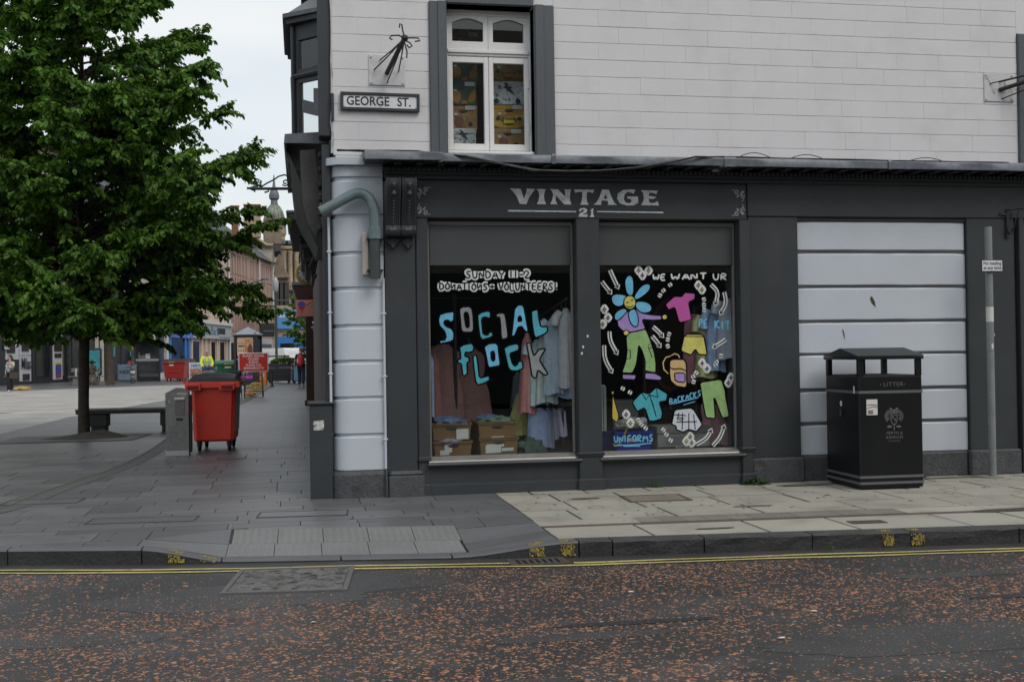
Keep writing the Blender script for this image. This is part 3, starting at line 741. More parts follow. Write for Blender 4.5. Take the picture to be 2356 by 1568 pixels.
# ---- upper window
uw = MB(); Y0 = 0.135
def win_frame():
    fr = MB()
    x0, x1 = UW[0]+.003, UW[1]-.003
    zt = (3.573, 5.06)
    fr.bbox(x0, x0+.024, Y0, Y0+.09, 3.57, 5.09); fr.bbox(x1-.024, x1, Y0, Y0+.09, 3.57, 5.09)
    fr.bbox(x0+.022, x1-.022, Y0+.004, Y0+.086, 4.60, 4.665, .008)   # transom
    fr.bbox(x0+.022, x1-.022, Y0-.012, Y0+.0, 4.628, 4.668, .006)
    fr.bbox(x0+.022, x1-.022, Y0+.003, Y0+.09, 5.03, 5.09)
    return fr
wf = win_frame().build('upper_window', WHITE_PAINT, bld)
xm = (UW[0]+UW[1])/2
for (a, b) in ((UW[0]+.028, xm-.002), (xm+.002, UW[1]-.028)):          # two casements
    m = MB(); y0, y1 = Y0+.01, Y0+.062
    m.bbox(a, a+.05, y0, y1, 3.60, 4.595); m.bbox(b-.05, b, y0, y1, 3.60, 4.595)
    m.bbox(a+.048, b-.048, y0+.002, y1, 3.60, 3.672); m.bbox(a+.048, b-.048, y0+.002, y1, 4.53, 4.595)
    m.build('casement', WHITE_PAINT, wf)
    MB().box(a+.045, b-.045, Y0+.035, Y0+.039, 3.66, 4.54).build('pane', GLASS, wf)
    # fanlight with segmental head
    xa, xb = a+.0, b-.0; n = 10; top = 5.028; zi = 4.67
    inner = [(xa+.05, zi+.085), (xb-.05, zi+.085)]+[(xb-.05-(xb-xa-.1)*k/n, 4.955+.045*math.sin(math.pi*k/n)) for k in range(n+1)]
    me = poly_mesh([[(xa, zi), (xb, zi), (xb, top), (xa, top)], inner], lambda p: Vector((p[0], y0, p[1])), 0.05, Vector((0, 1, 0)))
    link('fanlight', me, WHITE_PAINT, wf)
    MB().box(xa+.045, xb-.045, Y0+.035, Y0+.039, zi+.07, 5.01).build('pane', GLASS, wf)
for z in (3.85, 4.32): MB().box(UW[1]-.042, UW[1]-.027, Y0-.006, Y0+.012, z-.05, z+.05).build('hinge', WHITE_PAINT, wf)
m = MB(); m.bbox(UW[0]-.0, UW[1]+.0, 0.02, 0.26, 3.548, 3.574, .006); m.build('sill', WHITE_PAINT, wf)

# ---- rusticated round corner column: one stone per course, grooves between
def col_profile(inset=0.0, n=8):
    """plan outline (x,y), rounded outer corner"""
    r = 0.2; x0, y0 = 0.30+inset, 0.0+inset; pts = [(0.845, y0)]
    for k in range(n+1):
        a = math.pi/2*k/n; pts.append((x0+r-r*math.sin(a), y0+r-r*math.cos(a)))
    pts += [(x0, 0.42), (0.845, 0.42)]
    return pts
CZ = [3.47, 3.277, 3.242, 2.893, 2.857, 2.509, 2.478, 2.148, 2.116, 1.764, 1.733, 1.399, 1.372, 1.025, 1.003, 0.647, 0.621, 0.270]
P(MB().prism(col_profile(0.018), 0.25, 3.45, 'z'), 'column_core', PALE_BLUE)
P(MB().prism([(p[0]-(0.05 if p[0] < .6 else 0), p[1]-(.05 if p[1] < .3 else 0)) for p in col_profile(-0.0)], 3.40, 3.475, 'z'), 'column_cap', PALE_BLUE)
zz = [(3.242, 3.40), (2.893, 3.242)]
for zt, zb in ((3.405, 3.277), (3.242, 2.893), (2.857, 2.509), (2.478, 2.148), (2.116, 1.764), (1.733, 1.399), (1.372, 1.025), (1.003, 0.647), (0.621, 0.270)):
    pr = col_profile(0.0); pi = col_profile(0.014); n = len(pr)
    mb = MB(); levels = [(pi, zb+.001), (pr, zb+.012), (pr, zt-.011), (pi, zt)]
    vs = []
    for ring, z in levels:
        for (x, y) in ring: vs.append((x+rs.uniform(-.0015, .0015), y+rs.uniform(-.0015, .0015), z+rs.uniform(-.002, .002)))
    fs = [(i*n+k, i*n+(k+1) % n, (i+1)*n+(k+1) % n, (i+1)*n+k) for i in range(3) for k in range(n)]+[tuple(range(n)), tuple(3*n+k for k in range(n-1, -1, -1))]
    mb.add(vs, fs); P(mb, 'column_stone', PALE_BLUE, smooth=True, sharp=24)
pl = col_profile(-0.035)
mb = MB(); n = len(pl); vs = []
for ring, z in ((pl, -0.01), (pl, 0.235), (col_profile(-0.012), 0.272)):
    for (x, y) in ring: vs.append((x, y, z))
mb.add(vs, [(i*n+k, i*n+(k+1) % n, (i+1)*n+(k+1) % n, (i+1)*n+k) for i in range(2) for k in range(n)]+[tuple(range(n)), tuple(2*n+k for k in range(n))])
P(mb, 'column_plinth', ANTH_ROUGH)

# ---- pilaster with console bracket
bx('pilaster', ANTH, 0.852, 1.172, -0.02, 0.30, 0.24, 3.24, b=0.008)
mb = MB(); mb.bbox(0.862, 1.232, -0.075, 0.28, -0.01, 0.215, .012); mb.bbox(0.866, 1.226, -0.066, 0.28, 0.2, 0.262, .03); P(mb, 'pilaster_plinth', ANTH_ROUGH)
for i, xa in enumerate((0.862, 1.020)):
    prof = []
    # S-scroll console side profile (y,z)
    zt, zb = 3.23, 2.66
    front = [(-0.30, zt), (-0.31, zt-.06), (-0.285, zt-.13), (-0.225, zt-.24), (-0.165, zt-.36), (-0.135, zt-.46)]
    for k in range(9): a = R(60)+R(220)*k/8; front.append((-0.105-0.062*math.cos(a-R(60)) , zb+.06-0.062*math.sin(a-R(60))))
    poly = [(0.0, zt)]+front+[(0.0, zb)]
    con = MB().prism([(y, z) for y, z in poly], xa, xa+.148, 'x')
    c = P(con, 'console', ANTH, smooth=True)
    # raised fluting, husk drop and scroll bead down the front
    fl = MB()
    for dx in (0.012, 0.03, 0.118, 0.136):
        fl.tube([(xa+dx, y-.002, z) for y, z in front[:7]], 0.007, 6)
    fl.build('fluting', ANTH, c, smooth=True)
    class HK:                                            # every husk and bead its own piece
        def lathe(s, *a): MB().lathe(*a).build('husk', ANTH, c, smooth=True)
        def ell(s, *a): MB().ell(*a).build('bead', ANTH, c, smooth=True)
    hk = HK()
    pts = [(xa+.074, y-.004, z) for y, z in front[:6]]
    hk.lathe([(0.012, .06), (.028, .03), (.016, .0)], (xa+.074, -0.31, zt-.10), 8); hk.lathe([(0.012, .05), (.03, .01), (.014, -.01)], (xa+.074, -0.285, zt-.17), 8)
    for k in range(9):
        t = k/8; y = -0.25+t*0.105; z = zt-.23-t*.24; hk.ell((xa+.074, y, z), (.014-.006*t,)*3, 8, 5)
    sh = MB()
    for k in range(7):
        a = R(-75)+R(150)*k/6; sh.tube([(xa+.074, -.045, zb-.005), (xa+.074+.062*math.sin(a), -.05, zb-.03-.058*math.cos(a))], [.012, .016], 6)
    sh.ell((xa+.074, -.05, zb-.10), (.022, .02, .022), 8, 5)
    sh.build('shell', ANTH, c, smooth=True)
# ---- fascia board with frame
bx('fascia', ANTH, 1.175, 4.80, -0.015, 0.30, 2.862, 3.262, b=0.006)
bx('fascia_mould', ANTH, 1.175, 4.80, -0.036, -0.013, 2.865, 2.884, b=0.006)
bx('fascia', ANTH, 4.805, 8.6, -0.035, 0.03, 2.905, 3.30, b=0.006)
# ---- frieze, modillions, dentils, lead-topped cornice
bx('frieze', ANTH, 0.86, 12, -0.06, 0.2, 3.262, 3.30)
bx('frieze', ANTH, 0.86, 12, -0.10, 0.2, 3.303, 3.325)
k = 0; x = 0.885
while x < 8.3:
    bx('dentil', ANTH, x, x+.028, -0.135, -0.09, 3.327, 3.368); x += 0.052
bx('bed_mould', ANTH, 0.84, 12, -0.11, 0.2, 3.327, 3.372)
x = 0.95
while x < 8.3:
    bx('modillion', ANTH, x, x+.07, -0.30, -0.1, 3.374, 3.402, b=.005); x += 0.22
def cornice_seg(xa, xb, yo, zt, nm='cornice'):
    prof = [(0.2, 3.405), (-0.30-yo, 3.405), (-0.30-yo, 3.425), (-0.325-yo, 3.43), (-0.34-yo, zt-.055), (0.2, zt-.055)]
    P(MB().prism(prof, xa, xb, 'x'), nm, ANTH)
    top = [(0.0, zt+.055), (-0.25-yo, zt+.004), (-0.352-yo, zt-.004), (-0.366-yo, zt-.02), (-0.364-yo, zt-.088), (-0.347-yo, zt-.092), (-0.345-yo, zt-.056), (0.0, zt-.05)]
    mb = MB(); n = max(3, int((xb-xa)/.18)); vs = []; m = len(top)
    for i in range(n+1):
        xx = xa-.012+(xb-xa+.024)*i/n
        for (y, z) in top: vs.append((xx, y+rs.uniform(-.004, .004), z+rs.uniform(-.0035, .0035)))
    fs = [(i*m+k, (i+1)*m+k, (i+1)*m+(k+1) % m, i*m+(k+1) % m) for i in range(n) for k in range(m)]+[tuple(range(m)), tuple(n*m+k for k in range(m))]
    mb.add(vs, fs); P(mb, 'lead_flashing', LEAD, smooth=True)
cornice_seg(0.655, 1.395, 0.05, 3.487)
cornice_seg(1.40, 2.56, 0.0, 3.484); cornice_seg(2.585, 4.42, 0.0, 3.484); cornice_seg(4.545, 6.3, 0.0, 3.482); cornice_seg(6.32, 9.5, 0.0, 3.482)
for x in (1.40, 2.572, 4.48, 6.31):
    mb = MB(); mb.prism([(-0.26, 3.497), (-0.362, 3.49), (-0.378, 3.465), (-0.376, 3.385), (-0.33, 3.39), (-0.2, 3.50)], x-.02 if x != 4.48 else x-.065, x+.02 if x != 4.48 else x+.065, 'x'); P(mb, 'lead_joint', LEAD)
# ---- shop windows (left and right of the centre pilaster)
bx('jamb_board', ANTH, 1.178, 1.298, -0.03, 0.22, 0.0, 2.862, b=.008)
def shop_window(xa, xb, tilt):
    """returns the window part; frame, shutter box, pane and sill under it"""
    z0, z1, zs = 0.385, 2.845, 2.378
    fr = MB(); w = .026
    fr.bbox(xa, xa+w, 0.075, 0.125, z0-.01, z1, .004); fr.bbox(xb-w, xb, 0.075, 0.125, z0-.01, z1, .004); fr.bbox(xa+w, xb-w, 0.076, 0.125, z1-.045, z1, .004)
    o = fr.build('shop_window', SILVER, bld)
    MB().bbox(xa+w, xb-w, 0.07, 0.16, zs, z1-.047, .004).build('shutter_box', M('grey shutter panel', (0.052, 0.058, 0.060), rough=0.55, var=0.06, scale=1), o)
    MB().box(xa+w-.004, xb-w+.004, 0.100, 0.106, z0-.03, zs+.01).build('pane', GLASS, o)
    mb = MB(); prof = [(0.125, 0.300), (-0.085, 0.300), (-0.098, 0.315), (-0.09, 0.335), (-0.06, 0.337), (0.06, 0.392), (0.125, 0.392)]
    mb.prism([(0.125, .334), (-.058, .338), (-.05, .352), (0.07, .388), (.125, .388)], xa-.02, xb+.02, 'x'); mb.build('sill_capping', SILVER, o)
    MB().prism([(0.125, 0.298), (-0.085, 0.298), (-0.098, 0.315), (-0.09, 0.334), (0.12, 0.3335)], xa-.03, xb+.03, 'x').build('sill', ANTH, o)
    sr = MB(); sr.bbox(xa-.03, xb+.03, -0.024, 0.16, -0.01, 0.2975, .005); sr.build('stall_riser', ANTH, o)
    MB().prism([(-.026, -.01), (-0.062, -.01), (-.062, .098), (-.026, .118)], xa-.03, xb+.03, 'x').build('skirting', ANTH, o)
    return o
W1 = shop_window(1.30, 2.865, 0); W2 = shop_window(3.125, 4.685, 0)
def small_pilaster(xa, xb, nm='shop_pilaster'):
    o = bx(nm, ANTH, xa, xb, -0.075, 0.22, 0.0, 2.86, b=.008)
    bx('pilaster_neck', ANTH, xa-.022, xb+.022, -0.1, 0.2, 0.372, 0.398, o, b=.008); bx('pilaster_neck', ANTH, xa-.014, xb+.014, -0.09, 0.2, 0.352, 0.373, o, b=.006)
    bx('pilaster_base', ANTH, xa-.02, xb+.02, -0.11, 0.2, -0.01, 0.118, o, b=.008)
    return o
small_pilaster(2.868, 3.120); small_pilaster(4.688, 4.808)
bx('jamb_base', ANTH, 1.182, 1.30, -0.07, 0.2, -0.01, 0.118, b=.008); bx('jamb_neck', ANTH, 1.172, 1.305, -0.055, 0.2, 0.352, 0.398, b=.008)
# ---- plain piers and the blind panel of pale rusticated stone
bx('pier', ANTH, 4.812, 5.385, -0.02, 0.3, 0.27, 2.905, b=.006)
bx('pier_plinth', ANTH_ROUGH, 4.80, 5.41, -0.06, 0.3, -0.01, 0.272, b=.02)
bx('pier', ANTH, 7.43, 8.02, -0.02, 0.3, 0.27, 2.905, b=.006)
bx('pier_plinth', ANTH_ROUGH, 7.40, 8.05, -0.06, 0.3, -0.01, 0.282, b=.02)
bx('panel_plinth', ANTH_ROUGH, 5.41, 7.40, -0.02, 0.3, -0.01, 0.275, b=.02)
bx('panel_backing', PALE_BLUE, 5.39, 7.425, 0.038, 0.2, 0.27, 2.88)
PZ = [(2.862, 2.54), (2.506, 2.15), (2.121, 1.765), (1.736, 1.40), (1.376, 1.011), (0.977, 0.642), (0.608, 0.276)]
for zt, zb in PZ:
    mb = MB(); xa, xb = 5.392+rs.uniform(-.004, .004), 7.422+rs.uniform(-.006, .004); n = 10; vs = []
    prof = [(0.05, zb-.004), (0.026, zb+.0), (0.011, zb+.010), (0.010, zt-.017), (0.026, zt-.003), (0.05, zt+.004)]; m = len(prof)
    for i in range(n+1):
        x = xa+(xb-xa)*i/n; e = .012 if i in (0, n) else 0
        for (y, z) in prof: vs.append((x, y+e+rs.uniform(-.001, .001), z+rs.uniform(-.0025, .0025)))
    fs = [(i*m+k, (i+1)*m+k, (i+1)*m+k+1, i*m+k+1) for i in range(n) for k in range(m-1)]+[tuple(range(m)), tuple(n*m+k for k in range(m))]
    mb.add(vs, fs); P(mb, 'panel_stone', PALE_BLUE)
bx('panel_head', ANTH, 5.385, 7.43, 0.0, 0.2, 2.864, 2.904)
# scrapes: flaked paint showing brown stone
FLAKE = M('bare brown stone', (0.07, 0.055, 0.035), rough=0.9, var=0.5, scale=40)
def flake(pts, nm='paint_flake'):
    me = poly_mesh([pts], lambda p: Vector((F(p[0], p[1], 0.0085)[0], 0.0085, F(p[0], p[1], 0.0085)[1])), -0.001, Vector((0, 1, 0))); link(nm, me, FLAKE, bld)
def zz5(x, y): return ((x/2.24+3100)/1.7385, (y/2.24+800)/1.7385)
flake([zz5(*p) for p in ((858, 860), (875, 870), (893, 905), (903, 960), (890, 945), (868, 925), (853, 885))])
flake([zz5(*p) for p in ((603, 1155), (612, 1160), (622, 1200), (627, 1247), (615, 1215))])
# next shop window at the far right edge
o = MB().bbox(8.06, 8.12, -0.06, 0.2, 0.0, 2.9, .006).build('shop_window', ANTH, bld)
MB().box(8.12, 9.4, 0.10, 0.106, 0.42, 2.8).build('pane', GLASS, o)
MB().box(8.12, 9.4, 0.13, 0.3, 2.25, 2.8).build('shutter_box', flat('dark blind', (0.012, 0.010, 0.012)), o)
MB().box(8.12, 9.5, -0.05, 0.16, -0.01, 0.40).build('stall_riser', ANTH, o)
MB().box(8.12, 9.5, -0.075, 0.12, 0.40, 0.43).build('sill', ANTH, o)
m = MB(); m.box(8.125, 8.6, 0.092, 0.099, 1.05, 1.95); m.build('poster', M('dark poster print', (0.05, 0.05, 0.03), rough=0.5, var=0.8, scale=40, fine=90, bump=0, stain=(0.35, 0.30, 0.04), stain_scale=30, stain_lo=0.5, stain_hi=0.55), o)
for zz_ in (1.03, 1.96): MB().bbox(8.122, 8.6, 0.088, 0.0985, zz_-.012, zz_+.012, .003).build('poster_border', PAPER, o)
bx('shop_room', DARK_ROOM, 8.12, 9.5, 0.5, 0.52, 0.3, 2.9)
# dark margin of the next upper window, right edge
bx('window_margin', MARGIN, XR+.003, 8.5, -0.035, 0.30, 3.50, 5.02, b=.01)
bx('upper_wall', WHITE_WALL, XR+.003, 12, 0.002, 0.3, 5.03, 7.2); bx('upper_wall', WHITE_WALL, 8.505, 12, 0.002, 0.3, 3.5, 5.028)
# building body behind (roof and sides)
body = MB(); body.box(XC+.05, 12, 3.5, 4.2, 0, 8.2); body.box(1.1, 12, 4.21, 22.4, 0, 8.2); body.box(XC+.04, 12, 0.43, 3.48, 5.4, 8.2); P(body, 'rear_walls', WHITE_WALL)
rf = MB(); rf.prism([(XC-.1, 8.2), (12.2, 8.2), (9, 11), (3, 11)], -0.1, 4.3, 'y'); P(rf, 'roof', M('slate roof', (0.06, 0.063, 0.07), rough=0.7, var=0.3, scale=5))
# ================================================================= lettering and window paintings
def ZM(x0, y0, s):
    return lambda x, y: ((x/s+x0)/1.7385, (y/s+y0)/1.7385)
Z1 = ZM(1650, 850, 2.613); Z2 = ZM(1650, 1400, 2.613); Z3 = ZM(2300, 850, 2.614); Z4 = ZM(2300, 1400, 2.614)
Z5 = ZM(1400, 550, 2.356); Z6 = ZM(2200, 550, 2.356)
def facadeY(y): return lambda p: Vector((F(p[0], p[1], y)[0], y, F(p[0], p[1], y)[1]))
SIGNWHITE = M('distressed sign white', (0.58, 0.60, 0.62), rough=0.6, var=0.25, scale=14, fine=70, bump=0.05, stain=(0.14, 0.155, 0.17), stain_scale=16, stain_lo=0.55, stain_hi=0.75)
SIGNDARK = flat('letter shade', (0.022, 0.024, 0.027))
FAS = [o for o in bld.children if o.name.startswith('fascia') and 'mould' not in o.name][0]
def letter(loops, Z, nm='sign_letter', y=-0.0215, mat=None, smooth=0):
    lp = [[Z(*p) for p in (chaikin(l, smooth) if smooth else l)] for l in loops]
    link(nm, poly_mesh(lp, facadeY(y), 0.004, Vector((0, 1, 0))), mat or SIGNWHITE, FAS)
    return lp
VIN = [
 ([[(1507,480),(1605,482),(1612,492),(1640,580),(1668,492),(1662,482),(1745,485),(1735,498),(1690,560),(1662,628),(1600,625),(1575,560),(1530,500)]], Z5),
 ([[(1758,485),(1845,487),(1836,505),(1828,545),(1832,590),(1848,628),(1762,628),(1777,592),(1785,548),(1777,508)]], Z5),
 ([[(1885,485),(1960,488),(2030,560),(2028,505),(2018,488),(2085,488),(2075,520),(2072,570),(2085,632),(2020,630),(1940,545),(1938,595),(1955,630),(1888,628),(1905,590),(1915,540),(1905,505)]], Z5),
 ([[(2112,490),(2303,492),(2288,524),(2270,515),(2235,512),(2229,560),(2234,608),(2250,633),(2168,633),(2183,602),(2190,555),(2188,512),(2150,512),(2125,522)]], Z5),
 ([[(490,490),(555,492),(580,560),(605,612),(633,635),(540,635),(551,625),(545,597),(492,592),(480,620),(486,633),(410,633),(440,608),(470,555)], [(505,576),(524,528),(540,578)]], Z6),
 ([[(805,492),(788,530),(770,520),(730,512),(702,540),(696,580),(710,610),(740,620),(765,610),(768,590),(755,575),(730,575),(730,555),(828,555),(830,575),(832,618),(790,638),(720,640),(660,620),(632,575),(640,525),(690,495),(750,488)]], Z6),
 ([[(858,497),(1018,500),(1000,537),(985,523),(937,518),(929,550),(975,554),(1005,562),(975,578),(929,576),(937,612),(980,617),(1015,598),(1027,640),(858,637),(876,608),(885,570),(878,522)]], Z6),
 ([[(268,745),(280,715),(320,695),(315,676),(297,681),(290,697),(270,692),(285,667),(325,662),(352,680),(345,705),(303,727),(332,724),(355,720),(352,748)]], Z6),
 ([[(375,690),(400,668),(409,668),(406,720),(418,748),(370,748),(386,730),(388,692)]], Z6),
 ([[(1490,682),(2130,692),(2130,704),(1490,697)]], Z5), ([[(443,692),(1067,700),(1067,713),(443,702)]], Z6)]
for loops, Z in VIN: letter(loops, Z)
def stroke(pts2, Z, width, y, thin=0.12, n=6, closed=False):
    """flat painted brush line following 2D points on the plane y; width in metres"""
    pts = [facadeY(y)(Z(*p)) for p in pts2]
    if closed: pts = pts+[pts[0], pts[1]]
    return MB().tube(pts, [width*.5*(0.75 if i in (0, len(pts)-1) else 1) for i in range(len(pts))], n, squash=(Vector((0, 1, 0)), thin))
def blobs(pts2, Z, r, y, n=8):
    mb = MB()
    for p in pts2:
        c = facadeY(y)(Z(*p)); mb.ell((c.x, c.y, c.z), (r, r*.1, r), n, 4)
    return mb
def join(*ms):
    m = MB()
    for k in ms: m.add(k.v, k.f)
    return m
# corner scroll ornaments: two spirals and a leaf, mirrored
def ornament(cx, cy, fx, fy, Z):
    S = lambda pts: [(cx+fx*p[0], cy+fy*p[1]) for p in pts]
    ms = [stroke(S(spiral((28, -18), 5, 24, 0.5, 1.25)), Z, .011, -0.0175), stroke(S(spiral((-22, 22), 4, 21, 2.6, 1.2)), Z, .011, -0.0175),
          stroke(S([(50, -30), (66, -38), (78, -30)]), Z, .009, -0.0175), stroke(S([(-38, 40), (-28, 60), (-20, 72)]), Z, .009, -0.0175),
          stroke(S([(-40, -22), (-14, -4), (-2, 4)]), Z, .022, -0.0175), stroke(S([(30, 34), (18, 20), (6, 10)]), Z, .018, -0.0175), stroke(S([(-26, -30), (-10, -8)]), Z, .012, -0.0175)]
    join(*ms).build('scroll_ornament', M('silver scroll paint', (0.34, 0.36, 0.37), rough=0.6, var=0.2), FAS)
ornament(680, 505, 1, 1, Z5); ornament(680, 690, 1, -1, Z5); ornament(1790, 530, -1, 1, Z6); ornament(1790, 700, -1, -1, Z6)

# ---- hand-painted window art, on the outer face of the panes
GY = 0.0985
DWHITE = M('window paint white', (0.60, 0.63, 0.615), rough=0.6, var=0.2, scale=12, fine=60, bump=0.1)
DBLACK = M('window paint black', (0.006, 0.006, 0.007), rough=.9, bump=0, spec=.08)
CYAN = M('window paint sky blue', (0.13, 0.42, 0.62), rough=0.55, var=0.22, scale=9, fine=50, bump=0.1)
TEAL = M('window paint teal', (0.055, 0.35, 0.42), rough=0.55, var=0.22, scale=9, fine=50, bump=0.1)
DGREY = M('window paint grey', (0.22, 0.235, 0.24), rough=0.55, var=0.22, scale=9, fine=50, bump=0.1)
GREENP = M('window paint green', (0.26, 0.42, 0.16), rough=0.55, var=0.22, scale=9, fine=50, bump=0.1)
YELP = M('window paint yellow', (0.55, 0.52, 0.12), rough=0.55, var=0.22, scale=9, fine=50, bump=0.1)
PURP = M('window paint lilac', (0.33, 0.22, 0.50), rough=0.55, var=0.22, scale=9, fine=50, bump=0.1)
MAGE = M('window paint magenta', (0.46, 0.08, 0.32), rough=0.55, var=0.08, scale=10, bump=0.1)
TANP = M('window paint tan', (0.56, 0.38, 0.17), rough=0.55, var=0.08, scale=10, bump=0.1)
def art(loops, Z, mat, nm, parent, outline=.016, rnd=1, lift=0.0, col=DBLACK):
    lp = [chaikin(l, rnd, True, .12 if rnd == 1 else .25) for l in loops]
    yb = GY-0.0005-lift
    o = link(nm, poly_mesh([[Z(*p) for p in l] for l in lp], facadeY(yb-.0012), 0.0012, Vector((0, 1, 0))), mat, parent)
    if outline:
        ms = [stroke(l, Z, outline, yb-.0016, .1, closed=True) for l in lp]
        join(*ms).build('paint_outline', col, parent)
    return o
def lines(polys, Z, w, mat, nm, parent, lift=0.003):
    return join(*[stroke(p, Z, w, GY-lift, .1) for p in polys]).build(nm, mat, parent)
def white_black(polys, Z, parent, nm, ww=.056, wb=.0155):
    """white brush blob with a black line drawn on it"""
    join(*[stroke(p, Z, ww, GY-.001, .05, 8) for p in polys]).build(nm, DWHITE, parent)
    join(*[stroke(p, Z, wb, GY-.0052, .1) for p in polys]).build('ink_line', DBLACK, parent)
# single-stroke capitals
FONT = {
 'A': [[(0,1),(.35,0),(.7,1)],[(.15,.65),(.55,.65)]], 'B': [[(0,0),(0,1)],[(0,0),(.5,.1),(.5,.4),(0,.5),(.58,.6),(.58,.9),(0,1)]],
 'C': [[(.6,.15),(.3,0),(.05,.3),(.05,.7),(.3,1),(.6,.85)]], 'D': [[(0,0),(0,1),(.4,.9),(.6,.55),(.45,.12),(0,0)]],
 'E': [[(.55,0),(0,.02),(0,1),(.55,.97)],[(0,.5),(.45,.48)]], 'F': [[(.55,0),(0,.02),(0,1)],[(0,.5),(.42,.48)]],
 'I': [[(.1,0),(.1,1)]], 'K': [[(0,0),(0,1)],[(.5,0),(.02,.52),(.55,1)]], 'L': [[(0,0),(0,1),(.5,.97)]],
 'M': [[(0,1),(.08,0),(.4,.6),(.7,0),(.8,1)]], 'N': [[(0,1),(0,0),(.55,1),(.55,0)]], 'O': [[(.3,0),(.02,.3),(.02,.7),(.3,1),(.58,.7),(.58,.3),(.3,0)]],
 'P': [[(0,1),(0,0),(.5,.12),(.48,.42),(0,.52)]], 'R': [[(0,1),(0,0),(.5,.1),(.48,.42),(0,.52),(.55,1)]], 'S': [[(.55,.12),(.25,0),(.05,.22),(.25,.45),(.5,.62),(.48,.88),(.2,1),(0,.88)]],
 'T': [[(0,.02),(.6,0)],[(.3,0),(.3,1)]], 'U': [[(0,0),(.04,.8),(.3,1),(.52,.8),(.56,0)]], 'V': [[(0,0),(.3,1),(.6,0)]], 'W': [[(0,0),(.15,1),(.4,.4),(.62,1),(.8,0)]],
 'Y': [[(0,0),(.3,.5),(.6,0)],[(.3,.5),(.28,1)]], '1': [[(.1,0),(.1,1)]], '2': [[(.02,.22),(.25,0),(.52,.2),(.4,.55),(0,.97),(.58,.95)]], '-': [[(0,.5),(.45,.5)]],
 '+': [[(0,.5),(.6,.5)],[(.3,.2),(.3,.85)]], '!': [[(.1,0),(.1,.7)],[(.1,.93),(.1,1.0)]], 'И': [[(0,0),(0,1),(.55,0),(.55,1)]]}
def word(txt, x0, y0, x1, y1, h, adv=.82):
    """strokes of a word from (x0,y0) to (x1,y1) in zoom pixels, letter height h"""
    wid = sum((.5 if c in ' I1!-' else (1.0 if c in 'MW' else .8)) for c in txt); out = []; t = 0
    rr = random.Random(len(txt))
    for c in txt:
        w = (.5 if c in ' I1!-' else (1.0 if c in 'MW' else .8))
        if c != ' ':
            f = t/wid; bx_, by_ = x0+(x1-x0)*f, y0+(y1-y0)*f
            k = (x1-x0)/wid*1.0
            dy = rr.uniform(-.05, .05)*h
            for s in FONT[c]: out.append(chaikin([(bx_+p[0]*k*.95, by_+(p[1]-.5)*h+dy) for p in s], 1, False))
        t += w
    return out
white_black(word('SUNDAY', 560, 645, 975, 655, 75), Z1, W1, 'painted_word'); white_black(word('11-2', 1020, 645, 1245, 650, 80), Z1, W1, 'painted_word')
white_black(word('DOИATIOИS', 285, 770, 800, 775, 70), Z1, W1, 'painted_word', .052); white_black(word('+', 805, 775, 880, 775, 70), Z1, W1, 'painted_word'); white_black(word('VOLUNTEERS!', 905, 775, 1520, 770, 78), Z1, W1, 'painted_word', .052)
SOC = [
 ([[(435,1032),(430,1130),(395,1145),(375,1125),(335,1130),(330,1160),(350,1185),(415,1215),(435,1260),(430,1330),(390,1350),(290,1370),(278,1335),(340,1330),(350,1290),(335,1240),(280,1180),(270,1120),(285,1065),(350,1042)]], Z1, CYAN),
 ([[(490,1010),(520,985),(590,978),(620,1000),(632,1060),(640,1220),(620,1250),(530,1250),(510,1225),(500,1130)],[(540,1060),(552,1040),(575,1045),(585,1075),(592,1150),(590,1195),(565,1200),(555,1170)]], Z1, DGREY),
 ([[(680,1070),(720,1040),(790,1025),(815,1040),(815,1095),(790,1105),(770,1090),(735,1095),(722,1120),(735,1255),(755,1275),(790,1275),(800,1250),(835,1245),(842,1290),(800,1310),(730,1328),(705,1300),(690,1200)]], Z1, TEAL),
 ([[(870,1060),(930,1045),(965,1055),(980,1130),(1000,1290),(985,1315),(935,1325),(925,1280),(920,1170),(910,1090),(880,1095)]], Z1, DGREY),
 ([[(1065,1010),(1100,965),(1140,962),(1165,985),(1210,1235),(1190,1248),(1160,1220),(1145,1190),(1105,1195),(1070,1285),(1032,1293),(1045,1200)],[(1105,1100),(1118,1078),(1135,1090),(1142,1130),(1105,1137)]], Z1, CYAN),
 ([[(1242,1030),(1310,1010),(1320,1100),(1340,1190),(1412,1190),(1412,1240),(1380,1270),(1290,1308),(1270,1280),(1250,1150)]], Z1, TEAL),
 ([[(490,-30),(540,-60),(620,-75),(642,-40),(635,10),(590,25),(555,20),(545,60),(590,75),(595,115),(570,130),(575,240),(550,268),(525,262),(510,140),(470,130),(475,95),(505,90),(500,30)]], Z2, TEAL),
 ([[(630,60),(668,45),(685,150),(700,290),(800,265),(808,310),(760,340),(685,365),(660,330),(640,180)]], Z2, TEAL),
 ([[(748,-35),(800,-72),(870,-75),(895,-50),(905,50),(918,140),(905,165),(800,182),(785,150),(765,40)],[(820,20),(845,8),(858,40),(860,100),(840,115),(825,90)]], Z2, CYAN),
 ([[(955,-20),(1010,-55),(1090,-70),(1115,-50),(1110,-5),(1060,20),(1030,25),(1020,50),(1045,140),(1070,165),(1095,150),(1110,115),(1150,115),(1155,190),(1100,215),(1030,215),(1000,180),(980,90)]], Z2, TEAL),
 ([[(1190,-75),(1235,-80),(1250,0),(1270,60),(1320,-10),(1395,-20),(1340,70),(1330,110),(1420,250),(1380,262),(1310,205),(1295,285),(1270,295),(1245,260),(1225,120)]], Z2, DGREY)]
for lp, Z, m in SOC: art(lp, Z, m, 'painted_letter', W1, .02)
